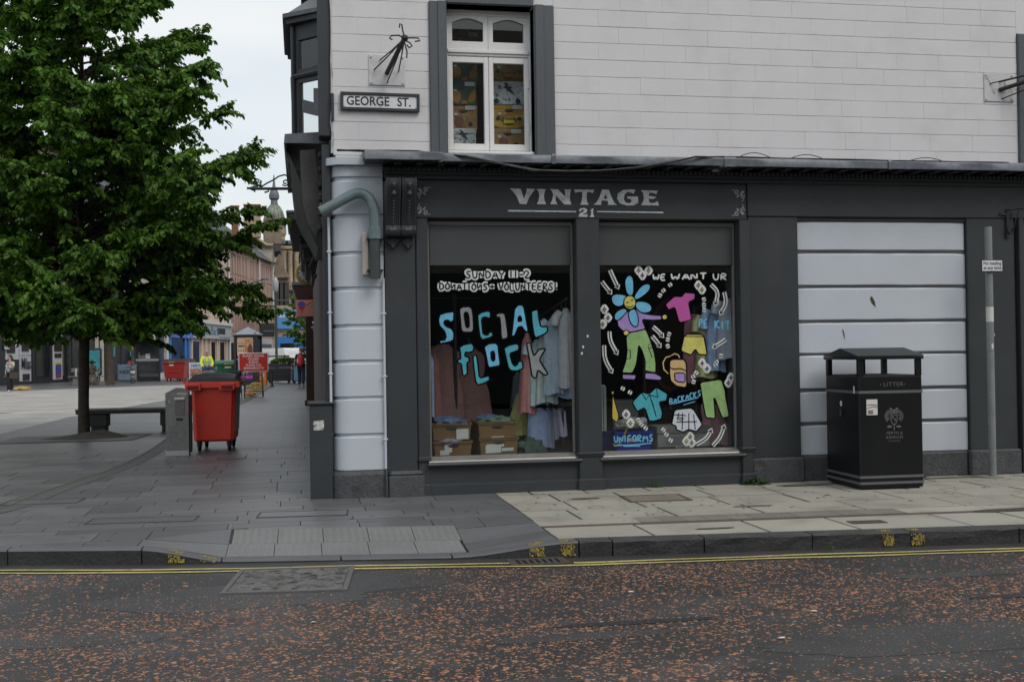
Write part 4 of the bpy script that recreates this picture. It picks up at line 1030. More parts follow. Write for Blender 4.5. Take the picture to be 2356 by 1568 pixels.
# right window: flower-headed figure and clothes
PET = [[(545,860),(520,760),(525,690),(565,650),(600,670),(612,720),(615,800),(605,870)], [(612,890),(650,820),(700,760),(760,740),(790,760),(780,810),(730,860),(645,915)], [(630,930),(720,925),(780,950),(805,990),(795,1030),(750,1050),(690,1045),(635,1000)],
       [(550,1030),(520,1060),(480,1110),(440,1130),(410,1110),(415,1060),(450,1020),(520,995)], [(515,955),(470,985),(410,970),(380,920),(385,870),(420,850),(480,852),(545,870),(520,900)]]
art([[(440,1130),(480,1100),(550,1030),(640,1005),(690,1045),(780,1065),(905,1075),(905,1120),(800,1125),(700,1115),(740,1215),(640,1240),(565,1250),(510,1245),(450,1190)]], Z3, PURP, 'painted_jumper', W2)
for p in PET: art([p], Z3, CYAN, 'painted_petal', W2, .013, 2, .001)
art([[(555,1040),(600,1005),(630,1010),(655,1060),(665,1130),(655,1185),(630,1195),(590,1170),(565,1110)]], Z3, CYAN, 'painted_petal', W2, .013, 2, .003)
circ = lambda cx, cy, rx, ry, n=16: [(cx+rx*math.cos(2*math.pi*k/n), cy+ry*math.sin(2*math.pi*k/n)) for k in range(n)]
art([circ(573, 938, 63, 72)], Z3, YELP, 'painted_face', W2, .013, 0, .005)
lines([[(535,935),(548,943),(562,932)],[(583,913),(597,921),(608,906)],[(540,975),(560,988),(590,985),(612,966)]], Z3, .012, DBLACK, 'face_line', W2, .0085)
art([circ(938, 1090, 27, 27)], Z3, YELP, 'painted_hand', W2, .012, 0, .002); art([circ(535, 1256, 30, 27)], Z3, YELP, 'painted_hand', W2, .012, 0, .003)
art([[(535,-138),(565,-183),(740,-223),(790,-98),(830,32),(845,130),(845,235),(730,215),(735,110),(700,0),(665,-55),(655,40),(640,150),(600,238),(490,235),(530,120),(545,20),(540,-60)]], Z4, GREENP, 'painted_trousers', W2, .014)
lines([[(530,1430),(580,1440),(578,1520),(535,1530)],[(765,1380),(800,1370),(838,1500),(805,1510),(765,1400)],[(780,1415),(812,1405)]], Z3, .012, DBLACK, 'pocket_line', W2)
art([[(497,250),(640,258),(625,308),(497,300)]], Z4, PURP, 'painted_shoe', W2, .012); art([[(735,235),(830,240),(890,270),(910,300),(880,313),(730,300)]], Z4, PURP, 'painted_shoe', W2, .012)
art([[(1040,875),(1115,880),(1150,835),(1255,845),(1250,905),(1185,935),(1220,1120),(1090,1150),(1045,985),(980,1015),(945,960)]], Z3, MAGE, 'painted_t_shirt', W2, .012)
art([[(1145,1270),(1345,1270),(1385,1490),(1290,1480),(1258,1425),(1215,1490),(1105,1445)]], Z3, YELP, 'painted_shorts', W2, .018)
lines([[(1140,1292),(1350,1295)]], Z3, .014, DBLACK, 'waist_line', W2)
art([[(990,110),(1030,92),(1140,95),(1165,140),(1170,370),(1150,390),(1060,375),(1000,320),(988,240)]], Z4, TANP, 'painted_rucksack', W2, .018)
lines([[(975,245),(930,200),(920,130),(950,75),(1000,60)],[(1005,55),(1040,35),(1080,50),(1095,80)]], Z4, .034, DBLACK, 'strap_outline', W2, .002); lines([[(975,245),(930,200),(920,130),(950,75),(1000,60)],[(1005,55),(1040,35),(1080,50),(1095,80)]], Z4, .016, TANP, 'painted_strap', W2, .005)
art([[(1040,235),(1150,240),(1150,335),(1080,330),(1045,310)]], Z4, PURP, 'painted_pocket', W2, .014, 1, .002); lines([[(990,180),(1030,195),(1110,190),(1165,215)]], Z4, .012, DBLACK, 'flap_line', W2, .006)
art([[(595,545),(700,435),(775,455),(850,385),(970,455),(955,530),(880,540),(915,650),(905,715),(830,740),(775,740),(730,600),(650,640)]], Z4, TEAL, 'painted_shirt', W2, .018)
lines([[(695,440),(745,520),(775,465),(865,490),(850,390)],[(780,470),(815,570),(850,695)]], Z4, .014, DBLACK, 'collar_line', W2)
art([[(1305,335),(1530,300),(1570,420),(1575,480),(1615,690),(1540,712),(1450,470),(1470,715),(1365,705),(1320,440)]], Z4, GREENP, 'painted_trousers', W2, .018)
art([[(1040,620),(1230,600),(1335,775),(1270,850),(1240,842),(1190,828),(1130,855),(1060,830),(1055,790),(1010,775)]], Z4, M('window paint pale', (0.55, 0.58, 0.64), rough=.6), 'painted_skirt', W2, .018)
lines([[(1030,672),(1160,682)],[(1085,655),(1070,720),(1120,730)],[(1075,700),(1140,715)],[(1125,655),(1120,830)],[(1060,750),(1275,745)],[(1190,655),(1190,825)],[(1240,670),(1258,830)]], Z4, .016, DBLACK, 'check_line', W2)
art([[(375,430),(412,425),(398,472),(460,690),(440,755),(385,715),(390,510),(393,472)]], Z4, M('window paint mustard', (0.52, 0.40, 0.06), rough=.6), 'painted_tie', W2, .012)
def sparkle(x, y, Z, col, r=44):
    join(blobs([(x, y-r*.45), (x, y+r*.45), (x-r*.3, y), (x+r*.3, y)], Z, .034*r/44, GY-.001)).build('sparkle_patch', DWHITE, W2)
    d = [(x, y-r*.62), (x+r*.14, y-r*.12), (x+r*.48, y-r*.05), (x+r*.16, y+r*.14), (x+r*.02, y+r*.62), (x-r*.15, y+r*.16), (x-r*.48, y+r*.04), (x-r*.14, y-r*.14)]
    art([d], Z, col, 'sparkle', W2, .009, 0, .006)
for x, y, c in ((665,605,TANP),(705,655,MAGE),(770,605,TANP),(1290,760,TANP),(1328,805,YELP),(308,1010,TANP),(345,1098,DGREY),(290,1165,TANP)): sparkle(x, y, Z3, c)
for x, y, c in ((1330,135,MAGE),(1380,192,DGREY),(1630,285,PURP),(1603,340,PURP),(535,670,PURP),(580,760,YELP),(1165,950,YELP),(1205,905,TANP),(1220,965,YELP)): sparkle(x, y, Z4, c)
def dash(x, y, a, Z, l=20):
    c, s = math.cos(R(a)), math.sin(R(a)); white_black([[(x-c*l, y-s*l), (x, y), (x+c*l, y+s*l)]], Z, W2, 'dash_patch', .050, .010)
for x, y, a in ((995,755,60),(925,815,55),(888,865,30),(1348,908,-20),(1348,965,0),(1350,1018,10),(983,1270,25),(970,1325,10),(970,1395,-20),(1525,1497,5),(1480,1560,60)): dash(x, y, a, Z3)
for x, y, a in ((500,400,-65),(575,440,-62),(1470,150,60),(1268,235,-60),(1240,330,20),(665,730,-25),(695,775,-45),(740,815,-60),(925,830,-50),(955,880,-60),(1000,940,-65),(1235,275,60)): dash(x, y, a, Z4)
def arrow(pts, Z, h=36):
    p = chaikin(pts, 2, False); (xa, ya), (xb, yb) = p[-3], p[-1]; a = math.atan2(yb-ya, xb-xa)
    w = [(xb-h*math.cos(a+.6), yb-h*math.sin(a+.6)), (xb, yb), (xb-h*math.cos(a-.6), yb-h*math.sin(a-.6))]
    white_black([p, w], Z, W2, 'painted_arrow', .046, .012)
for p in ([(365,600),(400,680),(450,785)], [(280,720),(320,775),(375,840)], [(815,1192),(870,1240),(918,1293)], [(805,1290),(850,1340),(890,1398)], [(360,1240),(365,1340),(440,1472)], [(305,1385),(308,1530),(385,1665)],
          [(1420,750),(1500,830),(1468,960)], [(1560,830),(1585,950),(1520,1055)], [(1578,1325),(1510,1370),(1448,1405)]): arrow(p, Z3)
for p in ([(1268,985),(1380,920),(1425,830)], [(1440,1000),(1520,910),(1560,790)]): arrow(p, Z4)
lines(word('WE', 815, 672, 965, 675, 62), Z3, .022, DWHITE, 'painted_word', W2); lines(word('WANT', 1005, 672, 1400, 665, 62), Z3, .024, DWHITE, 'painted_word', W2); lines(word('UR', 1445, 668, 1610, 665, 66), Z3, .020, DWHITE, 'painted_word', W2)
lines(word('PE', 1300, 1150, 1400, 1160, 85), Z3, .02, CYAN, 'painted_word', W2); lines(word('KIT', 1465, 1170, 1640, 1190, 85), Z3, .022, CYAN, 'painted_word', W2)
lines(word('BACKACKS', 990, 535, 1325, 440, 60)+[[(1030,560),(1160,525),(1290,495)],[(1135,570),(1255,535)]], Z4, .014, CYAN, 'painted_word', W2)
lines(word('UNIFORMS', 410, 930, 830, 915, 70)+[[(415,995),(600,990),(800,970)],[(510,1003),(680,1000)]], Z4, .017, CYAN, 'painted_word', W2)
# small chips of bare paint on the centre pilaster
for (x, y) in ((132, 1290), (85, 1402), (72, 1470)):
    p = facadeY(-0.0765)(Z3(x, y)); MB().ell((p.x, p.y, p.z), (.011, .001, .016), 8, 4).build('paint_chip', PAPER, bld)
# ================================================================= side street elevation of the corner building
PAINT_SIDE = ANTH
bx('side_pilaster', ANTH, 0.205, 0.335, 0.03, 0.28, 3.70, 8.2, b=.008)
bx('side_pilaster', ANTH, 0.232, 0.318, 0.06, 0.28, 0.97, 3.62, b=.006)
o = bx('corner_block', ANTH, 0.075, 0.305, 0.02, 0.30, -0.01, 0.955, b=.01)
bx('block_cap', ANTH, 0.055, 0.325, 0.0, 0.32, 0.955, 0.985, o, b=.008)
pz = MB(); pz.add([(0.115, 0.017, 0.695), (0.215, 0.016, 0.70), (0.222, 0.016, 0.80), (0.108, 0.017, 0.79)], [(0, 1, 2, 3)])
pz.build('torn_sticker', M('torn sticker', (0.55, 0.54, 0.52), rough=0.8, var=0.1, stain=(0.08, 0.08, 0.08), stain_scale=38, stain_lo=0.5, stain_hi=0.54), o)
# entablature over the side shopfront: stacked mouldings seen end-on
pr = [F(u, v, 0.32) for u, v in ((757, 303), (655, 309), (654, 330), (659, 332), (659, 346), (663, 374), (667, 376), (673, 431), (681, 474), (697, 508), (716, 540), (731, 571), (757, 571))]
P(MB().prism(pr[2:], 0.32, 1.9, 'y'), 'side_entablature', M('shade-darkened side woodwork', (.014, .015, .016), rough=.6))  # shadow on this woodwork is put into its near-black colour
P(MB().prism([pr[0], pr[1], (pr[2][0]-.004, pr[2][1]-.002), (pr[2][0]+.03, pr[2][1]+.003), (pr[0][0], pr[2][1]+.003)], 0.30, 4.0, 'y'), 'lead_flashing', LEAD)
sp_ = [F(u, v, 0.316) for u, v in ((690, 346), (724, 344), (733, 430), (738, 520), (726, 545), (707, 512), (697, 470), (692, 410))]
P(MB().prism(sp_, 0.312, 0.319, 'y'), 'soffit_panel', M('dusty soffit', (.06, .057, .055), rough=.8, var=.3))
for v in range(350, 540, 33):
    a_ = F(731, v, .30); b_ = F(752, v+17, .30); bx('modillion', M('shade-darkened side woodwork', (.014, .015, .016)), a_[0], b_[0], .22, .315, b_[1], a_[1], b=.02)
for k in range(2):
    yy = 0.5+k*0.75; bx('modillion', ANTH, -0.06, 0.18, yy, yy+.2, 3.26, 3.42, b=.02)
    bx('modillion', ANTH, 0.0, 0.2, yy+.3, yy+.45, 2.98, 3.1, b=.02)
# wall and window bay on the first floor of the side elevation
bx('side_wall', M('side stone', (0.28, 0.26, 0.23), rough=0.8, var=0.25, scale=3), 0.36, 0.5, 0.45, 4.2, 0, 8.2); bx('side_wall', M('brown side shop wall', (0.045, 0.028, 0.022), rough=.6), 0.36, 1.0, 4.21, 22.4, 0, 3.4)
def bay():
    y0, y1 = 1.3, 3.6; xo = -0.035
    base = MB().prism([(0.36, y0), (xo, y0+.42), (xo, y1-.42), (0.36, y1)], 3.74, 3.86, 'z').build('bay_window', ANTH, bld)
    wl = [((0.36, y0), (xo, y0+.42)), ((xo, y0+.42), (xo, y1-.42)), ((xo, y1-.42), (0.36, y1))]
    for (a, b) in wl:
        a = Vector((*a, 0)); b = Vector((*b, 0)); d = (b-a); L_ = d.length; d.normalize(); nrm = Vector((-d.y, d.x, 0))
        if nrm.x > 0 and abs(nrm.y) < .5: nrm = -nrm
        inw = -Vector((-1, 0, 0)) if abs(d.x) < .1 else Vector((.6, .5 if nrm.y > 0 else .5, 0))
        rects = [(0.08, L_-.06, 3.95, 4.62), (0.08, L_-.06, 4.78, 5.12)]
        mb = holed(L_, 5.3, rects, lambda s, z, a=a, d=d: a+d*s+Vector((0, 0, z)), Vector((.05, 0, 0)), 1.0, 3.86)
        mb.build('bay_wall', ANTH, base, fixn=False)
        for r in rects:
            q = [a+d*s+Vector((.04, 0, z)) for s, z in ((r[0], r[2]), (r[1], r[2]), (r[1], r[3]), (r[0], r[3]))]
            MB().add(q, [(0, 1, 2, 3)]).build('pane', glass_mat('bay glass', refl=2.2), base)
        MB().tube([a+d*.02+Vector((-.02, 0, 4.70)), b-d*.02+Vector((-.02, 0, 4.70))], .03, 6).build('transom', ANTH, base)
    for (x, y) in ((xo, y0+.42), (xo, y1-.42)): MB().tube([(x-.012, y, 3.86), (x-.012, y, 5.3)], .03, 8).build('mullion', ANTH, base)
    MB().prism([(0.36, y0-.06), (xo-.09, y0+.36), (xo-.09, y1-.36), (0.36, y1+.06)], 5.3, 5.36, 'z').build('bay_cornice', ANTH, base)
    MB().prism([(0.36, y0-.09), (xo-.13, y0+.33), (xo-.13, y1-.33), (0.36, y1+.09)], 5.362, 5.41, 'z').build('bay_cornice', LEAD, base)
    hd = MB(); hd.add([(xo-.1, y0+.36, 5.41), (xo-.1, y1-.36, 5.41), (0.36, y1, 5.41), (0.36, y0, 5.41), (0.2, y0+.3, 5.62), (0.2, y1-.3, 5.62), (0.36, y1-.2, 5.78), (0.36, y0+.1, 5.78)], [(0, 1, 5, 4), (1, 2, 6, 5), (3, 0, 4, 7), (4, 5, 6, 7)])
    hd.build('bay_roof', M('painted bay roof', (0.33, 0.32, 0.32), rough=0.6, var=0.1), base)
    MB().box(0.18, 1.6, y0+.5, y0+.55, 4.35, 4.6).build('blind', M('bay blind', (0.05, 0.045, 0.04), rough=.8), base)
bay()
bx('eaves_box', M('dark eaves', (0.018, 0.018, 0.018), rough=.8), 0.06, 0.36, 0.6, 5, 5.9, 8.2)

# ---- street name plate
sg = thing('street_name_sign', 'white street name plate reading GEORGE ST. in a grey frame on the blockwork', 'street sign', (0.83, -0.012, 4.05))
def frame3(mb, x0, x1, z0, z1, w, y0, y1, b=.004):
    mb.bbox(x0, x1, y0, y1, z0, z0+w, b); mb.bbox(x0, x1, y0, y1, z1-w, z1, b); mb.bbox(x0, x0+w, y0, y1, z0+w-.002, z1-w+.002, b); mb.bbox(x1-w, x1, y0, y1, z0+w-.002, z1-w+.002, b); return mb
frame3(MB(), -.405, .405, -.093, .093, .03, -.034, .002).build('frame', ANTH, sg)
MB().bbox(-.38, .38, -.022, .0, -.066, .066, .002).build('plate', M('enamel white', (0.70, 0.71, 0.72), rough=0.4, var=0.05), sg)
text('lettering', 'GEORGE', .128, INK, sg, (-.125, -.0235, .0), bold=.0022, sx=.88); text('lettering', 'ST.', .128, INK, sg, (.245, -.0235, .0), bold=.0022, sx=.88)
for x in (-.365, .365, 0):
    for z in (-.055, .055): MB().lathe([(.005, 0), (.005, -.004)], (x, -.022, z), 6, 'y').build('screw', SILVER, sg)
sg.rotation_euler = (0, R(0.4), 0)

# ---- iron banner brackets bolted to the wall
def banner(loc_plate, hub, pw, ph, name_label, rods, hooks, rust=False):
    t = thing('banner_bracket', name_label, 'bracket', (loc_plate.x, 0, loc_plate.z))
    L0 = Vector(t.location); mp = M('painted plate', (0.58, 0.575, 0.58), rough=.6, var=.08, stain=(0.42, .40, .37), stain_scale=7)
    MB().bbox(-pw/2, pw/2, -.014, .0, -ph/2, ph/2, .003).build('plate', M('rusty plate', (0.55, .55, .555), rough=.6, var=.08, stain=(0.22, .10, .035), stain_scale=9, stain_lo=.56, stain_hi=.64) if rust else mp, t)
    for sx in (-1, 1):
        for sz in (-1, 1): MB().lathe([(.012, 0), (.010, -.012), (.004, -.014)], (sx*(pw/2-.025), -.014, sz*(ph/2-.025)), 8, 'y').build('bolt', mp, t)
    a = Vector((0.0, -.014, -.03)); h = hub-L0
    MB().tube([a, a+(h-a)*.5, h], .024, 10).build('pole', BLACK_METAL, t, smooth=True)
    MB().ell(h, (.035, .045, .035)).build('boss', BLACK_METAL, t, smooth=True)
    for (x, z) in rods:
        b_ = Vector((x, -.014, z)); MB().tube([b_, b_+(h-b_)*.5+Vector((0, 0, -.008)), h], .007, 6).build('stay_rod', BLACK_METAL, t, smooth=True)
    for pts in hooks: MB().tube([h+Vector(p) for p in pts], .008, 6).build('hook', BLACK_METAL, t, smooth=True)
    return t
hb = onY(931, 88, -.62)
banner(Vector((0.905, 0, 4.385)), Vector((hb.x, -.62, hb.z)), .375, .315, 'black iron banner bracket on a pale plate above the street name', [(-.13, -.0), (-.07, .1), (.12, -.01), (.0, -.13)],
       [[(0, 0, 0), (-.06, -.02, .02), (-.13, -.02, .015), (-.15, -.01, -.01), (-.12, 0, -.02)], [(0, 0, 0), (.06, -.02, .0), (.13, -.02, .0), (.15, 0, -.02), (.1, 0, -.03)], [(0, 0, 0), (-.02, 0, .08), (-.025, 0, .13), (-.045, 0, .14), (-.05, 0, .1)], [(0, 0, -.02), (.05, -.02, -.05), (.07, -.02, -.08), (.04, -.02, -.1), (.02, -.02, -.07)], [(0, 0, -.05), (.02, -.02, -.14), (.015, -.02, -.2)]])
banner(Vector((7.875, 0, 4.40)), Vector((8.75, -.85, 4.62)), .375, .325, 'black iron banner bracket on a rusty plate at the far right of the wall', [(-.12, .04), (.0, .06), (.13, -.0), (.03, -.13)],
       [[(0, 0, 0), (.1, 0, .05), (.15, 0, .0)]], True)
# ---- scrolled iron sign bracket on the side wall
def scroll_bracket():
    Yb = 0.85; q = lambda u, v: onY(u, v, Yb)
    t = thing('hanging_sign_bracket', 'empty scrolled black iron sign bracket reaching over the side street', 'bracket', q(757, 434)); L0 = Vector(t.location)
    loc = lambda pts: [q(*p)-L0 for p in pts]
    MB().tube(loc([(757, 434), (600, 434), (585, 434)]), .016, 8).build('bar', BLACK_METAL, t)
    MB().tube(loc([(588, 434), (584, 433.5), (574, 433), (568, 433)]), [.045, .03, .012, .014], 8).build('finial', BLACK_METAL, t, smooth=True)
    z = lambda x, y: ((900+x/2.613)/1.7385, (650+y/2.613)/1.7385)
    MB().tube(loc([z(*p) for p in [(375, 195), (365, 215), (345, 205), (355, 180), (380, 195), (370, 240), (335, 245), (315, 215), (325, 180), (350, 170)][::-1]]), .008, 6).build('scroll', BLACK_METAL, t, smooth=True)
    MB().tube(loc([z(*p) for p in [(385, 250), (440, 215), (510, 180), (560, 145), (620, 128), (670, 145), (690, 180), (740, 140), (800, 130), (870, 160), (930, 180)]]), .009, 6).build('scroll', BLACK_METAL, t, smooth=True)
    for cx in (630, 760, 1040): MB().tube(loc([z(*p) for p in spiral((cx, 208), 8, 38, 0, 1.4)]), .008, 6).build('scroll', BLACK_METAL, t, smooth=True)
    MB().tube(loc([z(*p) for p in [(450, 265), (455, 300), (420, 312), (415, 305)]]), .010, 6).build('hook', BLACK_METAL, t, smooth=True)
scroll_bracket()
# ---- swan-neck vent pipe
def swan():
    yb = -.13; pts = [onY(u, v, yb) for u, v in ((737, 487), (768, 471), (795, 456), (812, 447), (827, 444), (841, 448), (853, 461), (860, 481), (862, 505), (862, 527))]
    t = thing('swan_neck_pipe', 'grey-green swan neck vent pipe clamped to the corner column', 'pipe', (pts[-1].x, yb, 2.25)); L0 = Vector(t.location)
    PIPE = M('grey-green pipe paint', (0.125, 0.172, 0.18), rough=0.45, var=0.15, scale=6, stain=(0.22, .28, .29), stain_scale=9)
    sp = [(p.x, p.z) for p in pts]; sp = chaikin(sp, 2, False)
    MB().tube([Vector((x, yb, z))-L0 for x, z in sp], .053, 14).build('bend', PIPE, t, smooth=True)
    MB().lathe([(.066, 0), (.066, .115), (.060, .12)], (0, 0, pts[-1].z-L0.z-.1), 16).build('collar', PIPE, t, smooth=True)
    MB().tube([Vector((0, 0, -.02)), Vector((0, 0, pts[-1].z-L0.z-.08))], .054, 14).build('stub', M('dark pipe', (0.045, .052, .052), rough=.5, var=.2), t, smooth=True)
    for z in (.06, .38): 
        MB().bbox(-.085, .085, -.012, .13, z, z+.012, .003).build('clamp', BLACK_METAL, t)
    MB().bbox(-.125, -.065, .03, .125, .02, .45, .004).build('backing_batten', M('old batten', (0.40, .37, .33), rough=.8, var=.2), t)
swan()
# ---- thin conduits beside the column
for nm, lb, u, v0, v1, y, m in (('conduit', 'pale thin conduit running down the outer edge of the column', 762, 500, 925, -.005, PALE_BLUE), ('conduit', 'pale thin conduit between the column and the dark pilaster', 878, 640, 1078, -.03, PALE_BLUE)):
    a = onY(u-5, v0, y); b = onY(u+3, v1, y); x = .292 if u < 800 else .838
    t = thing(nm, lb, 'conduit', (x, y, b.z))
    MB().tube([(0, 0, 0), (0, 0, a.z-b.z)], .0125, 8).build('tube', m, t, smooth=True)
    for k in range(3): z = (a.z-b.z)*(.15+.33*k); MB().bbox(-.024, .024, -.016, .012, z, z+.018, .003).build('clip', m, t)
    if u > 800: MB().tube([(0, 0, 0), (0.004, -.03, -.03), (0.004, -.05, -b.z+.0)], .0125, 8).build('foot_tube', ANTH, t, smooth=True)
# ---- loose black cables along the lead
def cables():
    t = thing('cable_bundle', 'loose black cables sagging over the lead cornice', 'cable', (1.0, -.36, 3.5)); L0 = Vector(t.location); rr = random.Random(4)
    for k in range(4):
        pts = []
        for (u, v) in ((775, 349), (850, 350), (960, 352), (1075, 361), (1150, 376), (1225, 391), (1300, 396), (1380, 394), (1460, 387), (1540, 374), (1600, 366), (1680, 366), (1800, 369), (1950, 372), (2100, 374), (2250, 377), (2356, 379)):
            y = -.40 if 1060 < u < 1640 else -.30
            if u < 1000: y = -.25
            p = onY(u, v+rr.uniform(-2.5, 2.5)-(3 if not 1060 < u < 1560 else 0), y); pts.append((p.x, p.y+rr.uniform(-.012, .012), p.z+k*.002))
        sm_ = [Vector(p) for p in pts]
        q = []
        for i in range(len(sm_)-1):
            for s in range(3):
                tt = s/3; q.append(sm_[i].lerp(sm_[i+1], tt)+Vector((0, 0, rr.uniform(-.003, .003))))
        MB().tube([p-L0 for p in q], rr.choice([.006, .007, .010]), 5).build('cable', BLACK_PLASTIC, t)
    for (xa, h) in ((4.6, .05), (5.2, .04), (6.6, .03)):
        MB().tube([Vector((xa+i*.06, -.3, 3.50+h*math.sin(math.pi*i/6)))-L0 for i in range(7)], .005, 5).build('cable', BLACK_PLASTIC, t)
    # bunch of thin wires dropping at the corner
    for k in range(3):
        MB().tube([Vector((.335+.008*k+rr.uniform(-.01, .01), .0, 5.6-i*.16))-L0+Vector((0, 0, 0)) for i in range(14)], .005, 5).build('wire', M('white cable', (.55, .55, .56), rough=.5), t)
    MB().bbox(.33-L0.x, .36-L0.x, -.03-L0.y, .03-L0.y, 3.85-L0.z, 4.13-L0.z, .006).build('junction_box', ANTH, t)
cables()
# ---- small iron bracket at the fascia end
t = thing('wall_bracket', 'small black iron bracket above the no loading pole', 'bracket', (7.93, -.04, 2.98))
MB().bbox(-.018, .018, -.012, .005, -.3, .03, .003).build('back_plate', BLACK_METAL, t); MB().bbox(-.1, .06, -.014, .003, -.045, -.02, .003).build('cross_bar', BLACK_METAL, t)
MB().tube([(0, -.01, .02), (.07, -.05, .02), (.14, -.12, .02)], .009, 6).build('arm', BLACK_METAL, t); MB().tube([(.1, -.08, .02), (.06, -.06, -.1), (.045, -.04, -.2), (.03, -.02, -.26), (.005, -.02, -.24), (.01, -.02, -.2)], .008, 6).build('scroll', BLACK_METAL, t)
MB().lathe([(.03, -.008), (.03, .008)], (.01, -.02, -.21), 12, 'y').build('ring', BLACK_METAL, t)

# ================================================================= neighbouring shops further up the side street (right side)
BROWN = M('dark brown gloss timber', (0.035, 0.014, 0.010), rough=0.4, var=0.2, scale=3)
nb = thing('brown_shop_building', 'dark brown timber shopfront with lead canopy further up the side street', 'building', (0, 22.5, 0))
L0 = Vector(nb.location)
def rel(u, v, y): return onY(u, v, y)-L0
a = rel(705, 900, 22.5); b = rel(743, 900, 22.5)
MB().bbox(a.x, b.x+.2, 0, .5, 0, 3.6, .01).build('pilaster', BROWN, nb); MB().bbox(a.x-.05, b.x+.2, -.04, .5, 0, .14, .01).build('plinth', BROWN, nb)
pts = [rel(u, v, 22.4) for u, v in ((672, 655), (745, 655), (745, 715), (716, 712), (690, 708), (683, 690), (676, 668))]
MB().prism([(p.x, p.z) for p in pts], -.15, 9, 'y').build('fascia', BROWN, nb)
a = rel(671, 648, 22.4); b = rel(745, 657, 22.4); MB().bbox(a.x, b.x, -.2, 9, b.z, a.z, .02).build('canopy_lead', LEAD, nb)
MB().box(.45, 8, 0.2, 30, 0, 6.4).build('wall', M('old brown stone', (0.22, .18, .14), rough=.85, var=.3, scale=2), nb)
MB().prism([(.2, 6.4), (8.2, 6.4), (5, 8.6)], .1, 30, 'y').build('roof', M('slate roof', (0.06, 0.063, 0.07)), nb)
# eaves, cornices and hoods stepping up the street wall
STN = M('weathered cornice stone', (0.085, .08, .077), rough=.8, var=.35, scale=4, stain=(.03, .03, .03), stain_scale=3)
for (u0, v0, u1, v1, y0, y1, m, nmx) in ((658, 483, 745, 492, 11.0, 15, LEAD, 'lead_hood'), (663, 492, 745, 508, 11.0, 15, STN, 'cornice'), (666, 519, 745, 524, 14.0, 18, LEAD, 'lead_hood'), (669, 524, 745, 543, 14.0, 18, STN, 'cornice'),
                                         (689, 543, 745, 562, 14.2, 18, STN, 'cornice'), (696, 562, 745, 592, 15.2, 19, STN, 'cornice'), (692, 590, 745, 598, 16, 20, STN, 'cornice'), (702, 598, 745, 622, 16.5, 20, STN, 'cornice'), (716, 622, 745, 641, 17, 20, STN, 'cornice'), (730, 641, 745, 655, 17.5, 20, STN, 'cornice')):
    p = rel(u0, v0, y0); q = rel(u1, v1, y0)
    mb = MB(); mb.bbox(p.x, q.x, y0-L0.y, y1-L0.y, q.z, p.z, .02)
    mb.build(nmx, m, nb)
for (u0, v0, u1, v1) in ((708, 512, 690, 548), (735, 570, 712, 615), (740, 620, 722, 640)):
    MB().tube([rel(u0, v0, 14), rel(u1, v1, 13.9)], [.05, .03], 6).build('strut', STN, nb)
# projecting clock
c = onY(707, 628, 20)
t = thing('projecting_clock', 'gold-rimmed round clock projecting from the street wall', 'clock', c)
rr_ = 23/F_PX*31.9
GOLD = M('old gold paint', (0.34, .21, .055), rough=.4, var=.3, scale=8)
ring = MB(); n = 24
ring.tube([(rr_*math.cos(2*math.pi*k/n), 0, rr_*math.sin(2*math.pi*k/n)) for k in range(n+1)], .055, 8); ring.build('rim', GOLD, t, smooth=True)
MB().lathe([(rr_, -.03), (rr_, .03)], (0, 0, 0), 24, 'y').build('dial', M('clock dial', (.6, .61, .62), rough=.5), t)
for a, l in ((R(100), .2), (R(200), .14)): MB().tube([(0, -.045, 0), (l*math.cos(a), -.045, l*math.sin(a))], .012, 4).build('hand', INK, t)
for k in range(12): a = 2*math.pi*k/12; MB().tube([(.2*math.cos(a), -.04, .2*math.sin(a)), (.245*math.cos(a), -.04, .245*math.sin(a))], .010, 4).build('numeral', INK, t)
MB().tube([(.25, 0, .0), (.9, 0, .1)], .03, 6).build('bracket', STN, t)
# pink ice-cream sign
c = onY(706, 709, 21.6); w = 48/F_PX*33.5; h = 37/F_PX*33.5
t = thing('ice_cream_sign', 'pink projecting sign with a blue ice cream cone and rainbow', 'shop sign', c)
MB().bbox(-w/2, w/2+.05, -.03, .03, -h/2, h/2, .01).build('panel', M('pink sign', (0.62, .24, .20), rough=.5, var=.08), t)
yy = -.034
def sgp(loops, col, nm):
    link(nm, poly_mesh(loops, lambda p: Vector((p[0], yy, p[1])), .003, Vector((0, 1, 0))), flat(nm+' paint', col), t)
sgp([chaikin([(-.27, .06), (-.25, .14), (-.2, .2), (-.12, .2), (-.05, .15), (-.04, .06)], 1)], (.06, .10, .42), 'scoop'); sgp([[(-.24, .055), (-.06, .055), (-.09, -.04), (-.21, -.04)]], (.42, .05, .05), 'cone_cup'); sgp([[(-.2, -.045), (-.10, -.045), (-.15, -.2)]], (.45, .17, .08), 'cone')
for i, col in enumerate(((.45, .04, .04), (.5, .22, .03), (.5, .45, .05), (.1, .3, .5))):
    r_ = .42-i*.028; yy = -.034-.0005*i
    link('rainbow_band', poly_mesh([[(.30+r_*math.cos(a), -.16+r_*math.sin(a)*.93) for a in [R(80+8*k) for k in range(7)]]+[] if False else [(.30+r_*math.cos(R(80+9*k)), -.16+r_*.9*math.sin(R(80+9*k))) for k in range(8)]+[(.30+(r_-.028)*math.cos(R(143-9*k)), -.16+(r_-.028)*.9*math.sin(R(143-9*k))) for k in range(8)]], lambda p: Vector((p[0], yy, p[1])), .002, Vector((0, 1, 0))), flat('rainbow %d' % i, col), t)
